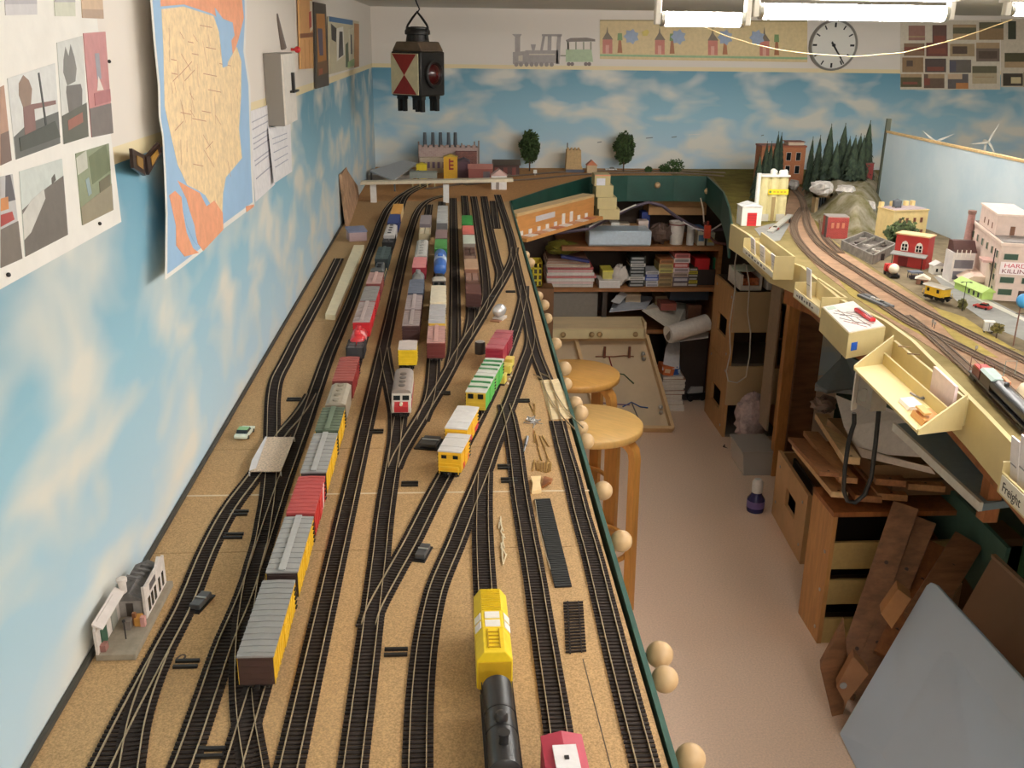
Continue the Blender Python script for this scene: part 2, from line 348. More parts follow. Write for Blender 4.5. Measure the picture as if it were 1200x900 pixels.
# papers
t = thing('pinned_note', 'white typed sheet pinned behind the map, beneath the grey wall cabinet', 'paper')
picture(t, 'sheet', [WL(291,131,.002),WL(316,122,.002),WL(322,216,.002),WL(299,237,.006)], NX, (236,234,236), [((176,176,190),[(.1,y),(.85,y-.015),(.85,y-.003),(.1,y+.012)]) for y in (.12,.2,.3,.36,.42,.55,.6,.75)])
t = thing('pinned_note', 'white handwritten sheet overlapping the typed one, nearer the back wall', 'paper')
picture(t, 'sheet', [WL(314,150,.007),WL(340,144,.005),WL(342,201,.007),WL(321,215,.01)], NX, (240,238,240), [((170,172,190),[(.12,y),(.8,y-.02),(.8,y-.005),(.12,y+.015)]) for y in (.2,.3,.45,.6,.72)])
# grey cabinet
y0 = WL(315,148)[1]; zt = WL(313,62)[2]; zb = WL(315,148)[2]
xo = PY(336,146,y0)[0]; y1 = PX(349,142,xo)[1]
t = thing('wall_cabinet', 'narrow grey metal cabinet with a pale front fixed to the left wall', 'cabinet', (XL, y0, zb))
MB().bx(0, xo-XL-.004, 0, y1-y0, 0, zt-zb).build('body', mat('grey_metal', (136,130,122), .45, noise=.04, scale=10), t, bev=.002)
dr = MB().bx(xo-XL-.004, xo-XL, .001, y1-y0-.001, .002, zt-zb-.002).build('front_panel', paint((222,216,206)), t)
MB().bx(xo-XL, xo-XL+.01, (y1-y0)*.45, (y1-y0)*.9, (zt-zb)*.44, (zt-zb)*.47).build('latch', BLACK, dr)
MB().bx(xo-XL, xo-XL+.006, (y1-y0)*.62, (y1-y0)*.72, (zt-zb)*.44, (zt-zb)*.72).build('strap', DARKSTEEL, dr)
p = WL(341,58,.0)
t = thing('push_pin', 'red push pin in the wall over the grey cabinet', 'pin', p)
MB().cyl((0,0,0),(.012,0,0),.0035).build('shaft', paint((190,50,48)), t); MB().sph((.016,0,0),.008).build('head', paint((200,44,46)), t)
a, c = WL(325,16,.003), WL(331,56,.003)
o = MB().cyl(a, c, .0015, .010, 8).build('hanging_pennant', paint((116,104,96))); tag(o, 'thin dark pointed strip hanging on the white wall over the grey cabinet', 'pennant')
# framed pictures
t = thing('wall_picture', 'tall orange and tan picture, nearest of the pictures along the left wall', 'picture')
picture(t, 'print', [WL(348,-6),WL(364,-4),WL(366,80),WL(351,81)], NX, (222,168,108), [((238,226,208),[(.8,.06),(1,.06),(1,.45),(.8,.5)]), ((190,70,50),[(.72,.22),(.9,.2),(.9,.42),(.72,.45)]), ((138,84,52),[(0,.52),(1,.5),(1,.56),(0,.58)]), ((204,146,86),[(.3,.6),(.36,.6),(.36,1),(.3,1)]), ((204,146,86),[(.65,.6),(.7,.6),(.7,1),(.65,1)])], .004)
t = thing('wall_picture', 'tall picture with a dark brown border and an orange scene on the left wall', 'picture')
picture(t, 'print', [WL(366,2),WL(380,5),WL(384,100),WL(369,104)], NX, (78,70,62), [((190,130,60),[(.15,.13),(.85,.12),(.85,.7),(.15,.7)]), ((92,84,110),[(.2,.3),(.6,.3),(.6,.62),(.3,.62)]), ((120,86,54),[(.1,.7),(.9,.68),(.9,.84),(.1,.86)]), ((170,90,60),[(.2,.78),(.5,.77),(.5,.84),(.2,.85)])], .005)
t = thing('wall_picture', 'wide picture of black and white figures over a blue strip near the corner', 'picture')
picture(t, 'print', [WL(384,19),WL(419.5,25),WL(419.5,78),WL(385,87)], NX, (200,190,160), [((60,112,160),[(0,0),(.75,0),(.75,.1),(0,.09)]), ((52,50,50),[(.05,.12),(.2,.2),(.18,.45),(.06,.4)]), ((226,222,210),[(.2,.2),(.4,.15),(.45,.7),(.2,.8)]), ((60,56,56),[(.28,.25),(.38,.25),(.4,.7),(.25,.75)]), ((70,84,50),[(.48,.5),(.56,.45),(.6,.95),(.48,.95)]), ((222,216,190),[(.6,.2),(.76,.15),(.78,.8),(.62,.85)]), ((84,80,76),[(.65,.3),(.7,.3),(.72,.7),(.66,.7)]), ((176,120,62),[(.8,.06),(1,.06),(1,1),(.8,1)]), ((140,170,110),[(.55,.85),(.8,.8),(.8,.95),(.55,.97)])], .004)
# ------------------------------------------------------------------ back wall
WB = lambda px, py, e=.002: PY(px, py, YB-e)
def bq(x0, y0, x1, y1, e=.002): return [WB(x0,y0,e),WB(x1,y0,e),WB(x1,y1,e),WB(x0,y1,e)]
def wbpoly(mb, i, pts, e=.001, t=.001): mb.m(i).sheet([WB(400+x/4, y/4, e) for x, y in pts], t, NYB)
t = thing('train_drawing', 'grey steam engine drawing on the white back wall', 'drawing')
mb = MB()
for pts in ([(800,160),(846,160),(838,172),(838,245),(814,245),(814,172)], [(804,244),(862,240),(862,300),(804,300)], [(862,236),(1016,236),(1016,296),(862,300)], [(944,166),(956,166),(944,236),(932,236)], [(968,166),(986,166),(984,236),(966,236)], [(1012,166),(1030,166),(1022,300),(1006,300)], [(940,160),(1034,160),(1034,170),(940,170)], [(888,208),(912,208),(906,236),(894,236)]):
    wbpoly(mb, 0, pts)
wbpoly(mb, 1, [(830,262),(850,258),(850,286),(830,286)], .0022); wbpoly(mb, 1, [(880,252),(1000,252),(1000,258),(880,258)], .0022)
e = mb.build('engine_outline', [paint((168,160,156)), paint((206,198,182))], t, smooth=0)
mb = MB()
for x in (820,842,868,892,914,938,962,986):
    p = WB(400+x/4, 302/4, .001); mb.cyl(p, (p[0], p[1]-.0015, p[2]), .011, n=12)
mb.build('wheel_row', paint((150,142,138)), t)
t = thing('train_drawing', 'pale green open carriage drawing behind the grey engine drawing', 'drawing')
mb = MB()
for pts in ([(1052,232),(1060,232),(1060,198),(1066,198),(1068,232),(1172,232),(1180,290),(1052,290)],): wbpoly(mb, 0, pts)
for x in (1060,1096,1132,1166): wbpoly(mb, 2, [(x,196),(x+7,196),(x+7,234),(x,234)], .001)
wbpoly(mb, 1, [(1052,188),(1075,178),(1150,176),(1190,184),(1190,194),(1056,196)], .0012)
wbpoly(mb, 2, [(1026,258),(1052,258),(1052,264),(1026,264)])
mb.build('carriage_outline', [paint((176,196,160)), paint((128,118,110)), paint((150,150,130))], t, smooth=0)
mb = MB()
for x in (1066,1082,1146,1162):
    p = WB(400+x/4, 300/4, .001); mb.cyl(p, (p[0], p[1]-.0015, p[2]), .010, n=12)
mb.build('wheel_row', paint((130,116,112)), t)
t = thing('paper_banner', 'long tan children\'s banner of red houses, trees and blue clouds on the back wall', 'drawing')
sh = rects(((150,186,140),0,.88,1,.93), ((168,150,110),0,0,1,.035))
W = 237.
for hx, kind in ((.035,0),(.285,0),(.54,0),(.79,0)):
    sh += [((202,124,108),[(hx-.022,.86),(hx-.022,.5),(hx,.36),(hx+.024,.5),(hx+.024,.86)]), ((126,112,94),[(hx-.024,.5),(hx-.004,.32),(hx,.16),(hx+.004,.32),(hx+.028,.5)]), ((222,170,150),[(hx-.008,.86),(hx-.008,.64),(hx+.008,.64),(hx+.008,.86)])]
    tx = hx+.06; sh += [((170,110,70),[(tx-.012,.84),(tx-.006,.5),(tx+.006,.5),(tx+.012,.84)]), ((120,150,96),[(tx-.012,.52),(tx-.01,.34),(tx+.01,.34),(tx+.012,.52)])]
for cx in (.15,.375,.6,.755):
    sh += [((156,172,198),[(cx+.038*math.cos(a)*(1 if k%2 else .72), .42+.2*math.sin(a)*(1 if k%2 else .72)) for k, a in enumerate([2*PI*j/14 for j in range(14)])])]
sh += [((222,202,110),[(.2,.3),(.225,.24),(.235,.3),(.225,.4),(.205,.4)])]
picture(t, 'sheet', [WB(703,23),WB(946,24),WB(946,73),WB(703,69)], NYB, (222,200,150), sh, .0015)
# clock
cc = WB(975,53,0); R = 25.5/1150*math.dist(cc, (0,0,CAMZ))
t = thing('wall_clock', 'round white wall clock with black hour marks on the back wall', 'clock', cc)
MB().lathe([(R*.9,0),(R,-.002),(R,-.03),(R*.96,-.036),(R*.92,-.03),(R*.92,-.02)], ax='y', n=48).build('rim', mat('clock_rim', (150,146,140), .4), t)
fc = MB().lathe([(R*.93,-.018),(R*.93,-.022)], ax='y', n=48).build('face', mat('clock_face', (232,230,222), .22), t)
for i in range(12):
    a = PI*2*i/12; s, c = math.sin(a), math.cos(a); w = .0065 if i % 3 else .010
    MB().beam((s*R*.70,-.0225,c*R*.70),(s*R*.88,-.0225,c*R*.88), w, .0012, (0,1,0)).build('hour_mark', BLACK, fc, smooth=0)
MB().beam((-.012,-.026,.014),(R*.36,-.026,-R*.5), .008, .0015, (0,1,0)).build('hour_hand', BLACK, t, smooth=0)
MB().beam((-.012,-.029,.018),(R*.5,-.029,-R*.72), .006, .0015, (0,1,0)).build('minute_hand', BLACK, t, smooth=0)
MB().lathe([(.008,-.022),(.008,-.032)], ax='y', n=16).build('hub', BLACK, t)
# photo sheets
t = thing('photo_sheet', 'sheet of old brown railway photographs right of the wall clock', 'poster')
MB().sheet(bq(1055,24,1172,105,.002), .001, NYB).build('backing_sheet', paint((214,204,186)), t, smooth=0)
Z5 = lambda x, y: (1040+x/7.5, 10+y/7.5)
def bph(tt, x0, y0, x1, y1, base, sh=()):
    a, b = Z5(x0,y0), Z5(x1,y1); picture(tt, 'photograph', bq(a[0],a[1],b[0],b[1],.0035), NYB, base, sh)
dk, rd, tn, gr, bl = (96,80,68), (136,80,66), (176,150,116), (104,100,78), (94,92,104)
for x0,y0,x1,y1,b,s in ((185,150,330,280,(156,116,104),rects((tn,0,.7,1,.8))), (395,145,520,300,(112,84,76),rects((rd,.1,.6,.9,1))), (575,140,780,275,tn,rects((gr,0,.2,1,.6))), (805,120,1020,275,(150,124,92),rects((gr,0,0,1,.35))),
    (145,305,325,415,(140,112,88),rects((rd,0,.3,1,.6))), (340,300,530,420,(120,74,66),rects((rd,.1,.4,.9,.8))), (550,310,765,420,(170,148,116),rects((dk,.1,.2,.7,.8))), (780,300,985,465,(124,108,96),rects((tn,0,0,1,.3),(dk,.1,.45,.9,.85))),
    (130,430,315,560,(150,122,90),rects((dk,.2,.2,.5,.6))), (330,440,515,560,(92,78,74),rects((rd,.1,.6,.9,.9))), (545,450,735,565,(112,104,96),rects((bl,.0,.1,.3,.9))), (745,505,960,660,(188,172,140),rects((gr,.0,.0,1,.4),(tn,.1,.6,.9,.65))),
    (115,575,300,690,(92,86,60),rects((tn,.0,.0,1,.25),(rd,.1,.6,.8,.8))), (320,575,500,700,(110,90,76),rects((rd,.0,.3,.3,.8),(tn,.2,0,1,.3))), (530,575,710,705,(102,96,96),rects(((206,180,150),.0,.0,.7,.35),((190,130,80),.4,.6,1,1)))):
    bph(t, x0,y0,x1,y1,b,s)
t = thing('photo_sheet', 'second sheet of brown photographs, cut off by the right edge of the view', 'poster')
MB().sheet(bq(1173,22,1240,102,.002), .001, NYB).build('backing_sheet', paint((208,196,176)), t, smooth=0)
for x0,y0,x1,y1,b,s in ((1060,110,1130,270,(66,70,54),()), (1030,390,1300,520,(82,78,54),rects((tn,0,.6,1,1))), (1015,570,1190,680,(66,58,48),rects(((206,190,150),.4,.3,.9,.8))), (1195,560,1400,690,(150,130,100),())): bph(t, x0,y0,x1,y1,b,s)
# ------------------------------------------------------------------ sagging string
pts = [PY(827,32,3.0),PY(850,42,3.0),PY(883,52,3.0),PY(915,59,3.0),PY(947,63,3.0),PY(1000,66.5,3.0),PY(1057,62,3.0),PY(1117,47,3.0),PY(1150,36,3.0),PY(1186,23,3.0)]
o = MB().tube(pts, .0016, 6).build('sagging_cord', paint((232,206,150))); tag(o, 'thin yellowish cord sagging between the ceiling lamps', 'cord')
# ------------------------------------------------------------------ signal lantern
yln = 4.0
lc = PY(490,84,yln); s = 1150/math.dist(lc,(0,0,CAMZ))
hw = 27/s
top = PY(490,60,yln)[2]; bot = PY(490,112,yln)[2]; zl = PY(490,130,yln)[2]; zch = PY(490,31,yln)[2]; zbail = PY(490,14,yln)[2]
t = thing('signal_lantern', 'old black railway signal lantern with red and white triangles hanging from the ceiling', 'lantern', (lc[0], yln, 0), math.radians(-38))
w = hw/1.28
IRON = mat('lantern_iron', (40,38,36), .45, .4, noise=.2, scale=30)
MB().bx(-w,w,-w,w,bot,top).build('lamp_box', IRON, t, bev=.006)
MB().prism([(-w*1.02,top),(w*1.02,top),(w*.72,top+.035),(-w*.72,top+.035)], -w*.9, w*.9, 'y').build('hood', mat('lantern_top', (104,88,72), .5, .3, noise=.2, scale=20), t, bev=.004)
zc0 = top+.032
MB().lathe([(w*.62,zc0),(w*.55,zc0+.03),(w*.52,zc0+.05),(w*.6,zc0+.055),(w*.6,zch-.03),(w*.66,zch-.028),(w*.66,zch-.016),(w*.58,zch-.006),(w*.3,zch)], n=28).build('chimney', IRON, t)
MB().tube([(-w*.64,0,zc0+.01),(-w*.68,0,zch),(-w*.62,0,zbail-.045),(-w*.3,0,zbail-.02),(0,0,zbail),(w*.3,0,zbail-.02),(w*.62,0,zbail-.045),(w*.68,0,zch),(w*.64,0,zc0+.01)], .0045, 8).build('bail_handle', IRON, t)
MB().tube([(0,0,zbail-.004),(.012,0,zbail+.01),(0,0,zbail+.03),(-.008,0,ZC-.004),(0,0,ZC-.001)], .0028, 6).build('hook', DARKSTEEL, t)
pl = MB().bx(-w*.96,w*.86,-w-.004,-w,bot+.006,top-.008).build('signal_plate', paint((206,196,160)), t, smooth=0)
zm = (top+bot)/2-.004
MB().prism([(-w*.85,top-.01),(w*.75,top-.01),(-.004,zm)], -w-.006, -w-.004, 'y').build('red_triangle', paint((142,36,32)), pl, smooth=0)
MB().prism([(-w*.85,bot+.008),(-.004,zm),(w*.75,bot+.008)], -w-.006, -w-.004, 'y').build('red_triangle', paint((142,36,32)), pl, smooth=0)

ln = MB().lathe([(w*.7,w),(w*.7,w+.012),(w*.58,w+.014),(w*.5,w+.006)], (0,0,(top+bot)/2), 28, 'x').build('lens_ring', IRON, t)
MB().lathe([(w*.55,w+.004),(w*.45,w+.012),(w*.2,w+.02),(.001,w+.022)], (0,0,(top+bot)/2), 28, 'x').build('red_lens', mat('red_glass', (64,16,16), .2), ln)
for sx, sy in ((-.6,-.6),(.6,-.6),(.6,.6),(-.6,.6)):
    MB().bx(sx*w-.018,sx*w+.018,sy*w-.012,sy*w+.012,bot-.012,bot).bx(sx*w-.018,sx*w-.006,sy*w-.008,sy*w+.008,zl,bot-.012).bx(sx*w+.006,sx*w+.018,sy*w-.008,sy*w+.008,zl,bot-.012).build('foot_bracket', IRON, t)
# ================================================================== yard table
CORK = mat('particle_board', (180,148,106), 0.75, noise=0.30, scale=480, spec=0.2)
CORK2 = mat('particle_board_back', (190,140,88), 0.7, noise=0.15, scale=120, spec=0.2)
def xe(y): return .206+.0126*max(0,(y-1.1))
def YP(py, px=450): return P(px, py)[1]
t = thing('train_table', 'long particle-board table carrying the model railway yard along the left wall', 'table', (0,0,0))
cuts = [.42, YP(644), YP(578), YP(525), YP(376), 4.16]
for i in range(5):
    a, b = cuts[i]+.0008, cuts[i+1]-.0008
    MB().prism([(XL+.006,a),(xe(a)-.006,a),(xe(b)-.006,b),(XL+.006,b)], ZT-.018, ZT).build('board', CORK, t, smooth=0)
MB().prism([(XL+.006,cuts[2]-.0022),(xe(1.5)-.006,cuts[2]-.0022),(xe(1.5)-.006,cuts[2]+.0022),(XL+.006,cuts[2]+.0022)], ZT-.0005, ZT+.0002).build('joint_strip', paint((206,190,160)), t, smooth=0)
MB().bx(XL+.004,.195,.42,4.1,ZT-.06,ZT-.019).build('underframe', BROWNWOOD, t, smooth=0)
MB().prism([(xe(.42)-.006,.42),(xe(.42),.42),(xe(4.15),4.15),(xe(4.15)-.006,4.15)], ZT-.12, ZT+.004).build('edge_fascia', GREENP, t, smooth=0)
MB().bx(XL+.001, XL+.006, .42, 4.155, ZT-.02, ZT+.006).build('wall_batten', mat('dark_batten', (60,58,52), .7), t, smooth=0)
for y in (.6, 1.9, 3.2):
    MB().bx(.10,.145,y,y+.045,0,ZT-.06).build('leg', BROWNWOOD, t, smooth=0)
MB().beam(P(683,772),P(716,900), .0012, .0004).build('pencil_line', paint((70,56,44)), t, smooth=0)
# layout boards behind and to the right
edge = [P(*p)[:2] for p in ((600,238),(640,222),(690,208),(735,206.5),(790,206.5),(830,207.5),(849,226),(856,245),(859,264),(880,277),(908,301),(942,314),(988,353),(1040,378),(1073,402),(1158,487),(1193,524))]
edge[0] = (xe(4.16),4.16)
edge += [(edge[-1][0]-.005,.55)]
GROUND = mat('scenic_ground', (146,130,88), .9, noise=.0, scale=9, rgb2=(120,106,68), bump=.3, spec=.1)
t = thing('layout_board', 'wide curved model railway baseboard round the end of the room and down the right side', 'layout', (0,0,0))
back = [(XL+.001,4.163)]+edge[:5]+[(edge[4][0],YB-.001),(XL+.001,YB-.001)]
MB().prism(back, ZT-.02, ZT).build('back_board', CORK2, t, smooth=0)
right = edge[4:]+[(2.9,.55),(2.9,YB-.001),(edge[4][0]+.0005,YB-.001)]
MB().prism(right, ZT-.02, ZT).build('right_board', GROUND, t, smooth=0)
def fasc(name, pts, z0, z1, th, m, lip=.003):
    n = len(pts); outp = []
    for i, p in enumerate(pts):
        a = Vector(pts[max(0,i-1)]); b = Vector(pts[min(n-1,i+1)]); d = (b-a).normalized(); outp.append((p[0]+d.y*th, p[1]-d.x*th))
    mb = MB()
    for i in range(n-1): mb.prism([pts[i], outp[i], outp[i+1], pts[i+1]], z0, z1)
    return mb.build(name, m, t, smooth=0)
fasc('green_fascia', edge[:9], ZT-.125, ZT+.004, .008, GREENP)
fasc('cream_fascia', edge[8:], ZT-.085, ZT+.005, .010, CREAM)
fasc('support_rail', [(p[0]+.07,p[1]) for p in edge[10:]], ZT-.15, ZT-.02, .03, BROWNWOOD)
# ------------------------------------------------------------------ tracks
def smooth_path(pts, step=.0066):
    """Catmull-Rom through the points, resampled evenly"""
    p = [Vector((q[0],q[1])) for q in pts]; fine = []
    if len(p) == 2: fine = [p[0].lerp(p[1], i/50) for i in range(51)]
    else:
        e = [p[0]*2-p[1]]+p+[p[-1]*2-p[-2]]
        for i in range(1, len(e)-2):
            # centripetal-ish: plain Catmull-Rom is enough here
            for k in range(24):
                u = k/24; a,b,c,d = e[i-1],e[i],e[i+1],e[i+2]
                m1 = (c-a)*.5; m2 = (d-b)*.5; L = (c-b).length
                if m1.length: m1 = m1.normalized()*L
                if m2.length: m2 = m2.normalized()*L
                fine.append((2*u**3-3*u*u+1)*b+(u**3-2*u*u+u)*m1+(-2*u**3+3*u*u)*c+(u**3-u*u)*m2)
        fine.append(p[-1])
    out = [fine[0]]; acc = 0
    for i in range(1, len(fine)):
        a, b = fine[i-1], fine[i]; L = (b-a).length
        if L == 0: continue
        d = step-acc
        while d <= L:
            out.append(a.lerp(b, d/L)); d += step
        acc = L-(d-step)
    return out
def track(label, pts, name='model_track', z=ZT, rail=RAILM, tie=TIE, px=True, heads=(), group='tracks of the model railway', tw=.030, ties=True, rails=(1,1)):
    w = [P(*q)[:2] for q in pts] if px else pts
    path = smooth_path(w); o = path[0]
    t = thing(name, label, 'track', (o.x,o.y,z+.0003), 0, group)
    mb = MB(); n = len(path); nr = []
    for i, p in enumerate(path):
        d = (path[min(n-1,i+1)]-path[max(0,i-1)]).normalized(); nr.append(Vector((d.y,-d.x)))
        if ties:
            a = math.atan2(d.y,d.x); mb.box((p.x-o.x,p.y-o.y,.0011),(.0036,tw,.0022),(0,0,a))
    if ties: mb.build('sleeper_strip', tie, t, smooth=0)
    for k, s in enumerate((-1,1)):
        if not rails[k]: continue
        vs = []; fs = []
        for i, (p, q) in enumerate(zip(path, nr)):
            for off, zz in ((-.00045,.0020),(.00045,.0020),(.00045,.0050),(-.00045,.0050)):
                c = p+q*(s*.00825+off)-o; vs.append((c.x,c.y,zz))
            if i: fs += [((i-1)*4+j,(i-1)*4+(j+1)%4,i*4+(j+1)%4,i*4+j) for j in range(4)]
        fs += [(0,1,2,3),((n-1)*4+3,(n-1)*4+2,(n-1)*4+1,(n-1)*4)]
        MB().add(vs,fs).build('rail', rail, t, smooth=0)
    for hx, hy, sd in heads:                          # long sleepers carrying the point lever
        q = P(hx,hy); s = pxm(hx,hy)
        for k in (0,1):
            MB().box((q[0]-o.x+sd*.013, q[1]-o.y+k*.0105, .0015),(.026,.0042,.003)).build('point_lever_sleeper', BLACK, t, smooth=0)
    return t
def R(r, y): return (529+r*(y-44), y)
track('yard track nearest the left wall, curving under the speckled crossing ramp', [(111,920),(124,893),(150,840),(175,792),(193,758),(217,711),(245,643),(269,598),(295,563),(312,540),(330,511),(345,494),(357,478),(366,462)], heads=((203,783,1),))
track('short branch joining the outermost yard track near the end of the table', [(148,925),(152,896),(160,850),(172,810),(190,765)], z=ZT+.0004)
track('dead-end siding beside the left wall, ending near the long cream plank', [(397,304),(379,341),(363,371),(347,400),(334,426),(324,446),(320,468),(319,500),(318.5,540),(316,578),(311,613),(306,640),(300,662)], z=ZT+.0006)
track('second long yard track from the left wall, empty', [(200,930),(214.5,899),(242,821),(264,757),(285,707),(300,664),(309,636),(323,592),(333,562),(345,529),(357,496),(368,464),(384,419),(397,388),(411,355),(424,320),(439,281),(447,260),(456,243),(471,229),(495,217),(530,211),(570,208)], heads=((352,470,-1),(290,604,-1),(284,631,-1)))
track('crossover branch between the second yard track and the boxcar train', [(306,640),(297,672),(290,712),(286,750),(285,800),(289,850),(297,900),(301,930)], z=ZT+.0005, heads=((262,888,-1),))
track('yard track under the long freight train with the grey-roofed yellow boxcars', [R(-.2975,930),R(-.2975,800),R(-.2965,600),R(-.297,400),R(-.294,254),R(-.294,234),(481,226),(505,214)])
track('empty yard track right of the freight train', [R(-.222,930),R(-.222,712),R(-.221,520),R(-.219,392),R(-.218,300),(486,256),(494,242),(505,234),(520,230)])
track('curved link from the empty yard track to the red and silver diesel', [(450,410),(453,432),(459,460),(464,488),(464,516),(461,547)], z=ZT+.0005, heads=((449,508,-1),))
track('yard track under the red and silver diesel and its freight cars', [R(-.135,930),R(-.136,800),R(-.138,667),R(-.1405,595),R(-.1375,520),R(-.137,470),R(-.136,400),R(-.1335,280),R(-.131,240)], heads=((470,570,1),(450,769,1)))
track('long diagonal ladder track crossing the yard towards the table edge', [(461,550),(469,532),(493,492),(517,452),(539,412),(557,383),(576,351),(592,324),(600,306),(603,291)], z=ZT+.0007, heads=((512,463,1),))
track('diagonal track under the yellow cab and the green locomotives', [(432,735),(436,722),(445,703),(461,674),(480,640),(496,608),(510,580),(534,537),(560,489),(580,448),(597,407),(607,378),(613,352),(614,336)], z=ZT+.0009)
track('yard track under the cream, green and blue cars', [(494,494),(503,470),(506.5,449),(508,425),(511,385),(513,345),(516,290),(518,237)], z=ZT+.0003)
track('empty vertical yard track in the middle of the table', [(528,432),(532,412),(533,380),(533,330),(532,280),(531,233)], z=ZT+.0003)
track('yard track under the brown gondolas', [(548,398),(552,378),(552.5,360),(551,330),(549,300),(547,262),(544,230)], z=ZT+.0003)
track('empty yard track right of the brown gondolas', [(563,374),(569,352),(569,334),(566,305),(562,280),(558,250),(555,231)], z=ZT+.0003, heads=((571,349,1),))
track('empty yard track second from the table edge at the far end', [(584,338),(586,322),(582,306),(576,280),(570,250),(567,231)], z=ZT+.0003)
track('short stub track at the far end beside the edge track', [(582,268),(580,254),(578,236)])
track('edge track following the right side of the table at the far end', [(583,229),(588,245),(594,264),(599,282),(603,303),(610,335),(616,361),(622,391),(629,418),(640,446)], heads=((604,343,-1),(611,390,-1)))
track('track leaving the edge track and running down to the near middle of the table', [(613,348),(618,372),(622,394),(621,408),(613,431),(600,467),(589,495),(577,525),(565,558),(550,595),(533,639),(513,687),(504,722),(497,765),(492,820),(490,870),(489,930)], z=ZT+.0004, heads=((583,550,1),(605,472,1)))
track('yard track under the yellow cab car and the black tank car', [(567,556),(566,580),(565.5,605),(566,640),(568.5,690),(573,740),(578,790),(583,850),(590,930)], z=ZT+.0006)
track('yard track under the red caboose', [(592,476),(597,494),(603,528),(609,576),(617.5,627),(626,675),(634.5,730),(643,785),(653,850),(664,930)], z=ZT+.0007, heads=((587,566,1),))
track('right-hand edge track at the near end of the table', [(653,495),(661,528),(669,556),(680,602),(694,652),(707,705),(723,771),(739,834),(755,895),(764,930)])
# bare rails bridging the gap in the edge track
t = track('bare rails crossing the cream card bridge in the edge track', [(629,440),(640,446),(653,496)], ties=False, name='bare_rails')
track('bare rails branching off the edge track over the table edge', [(640,450),(650,470),(664,490),(679,505)], ties=False, name='bare_rails', z=ZT+.0003)
t = thing('card_bridge', 'cream laddered card strip under the bare rails in the edge track', 'card', (0,0,0))
mb = MB(); mb.sheet([P(633,446,ZT+.0004),P(654,444,ZT+.0004),P(674,490,ZT+.0004),P(645,492,ZT+.0004)], .0008, (0,0,1)); mb.build('strip', paint((226,206,164)), t, smooth=0)
for k in range(4):
    u = k/4; MB().beam(P(634+10*u,449+40*u,ZT+.0016),P(656+17*u,448+40*u,ZT+.0016), .003, .0008).build('rung', paint((240,226,190)), t, smooth=0)
# ================================================================== rolling stock
ZR = .0052
WHEEL = None
def truck_part(parent, y, lvl=1):
    global WHEEL
    mb = MB()
    for s in (-1,1): mb.bx(s*.0118-.0012, s*.0118+.0012, y-.014, y+.014, ZR+.003, ZR+.008)
    mb.bx(-.011,.011,y-.003,y+.003,ZR+.004,ZR+.010)
    tr = mb.build('truck', BLACK, parent, smooth=0)
    if lvl:
        for yy in (-.0095,.0095):
            for s in (-1,1):
                if WHEEL is None:
                    w = MB().cyl((-.001,0,0),(.001,0,0),.0052,n=12).build('wheel', DARKSTEEL, tr); WHEEL = w
                else:
                    w = WHEEL.copy(); COL.objects.link(w); w.parent = tr
                w.location = (s*.0083, y+yy, ZR+.0052)
    return tr
def under(t, L, W, lvl):
    MB().bx(-W*.42,W*.42,-L/2,L/2,ZR+.010,ZR+.0135).build('underframe', BLACK, t, smooth=0)
    off = L/2-.022 if L > .09 else L/2-.018
    for s in (-1,1): truck_part(t, s*off, lvl)
    for s in (-1,1): MB().bx(-.0025,.0025,min(s*L/2,s*(L/2+.006)),max(s*L/2,s*(L/2+.006)),ZR+.0085,ZR+.0125).build('coupler', DARKSTEEL, t, smooth=0)
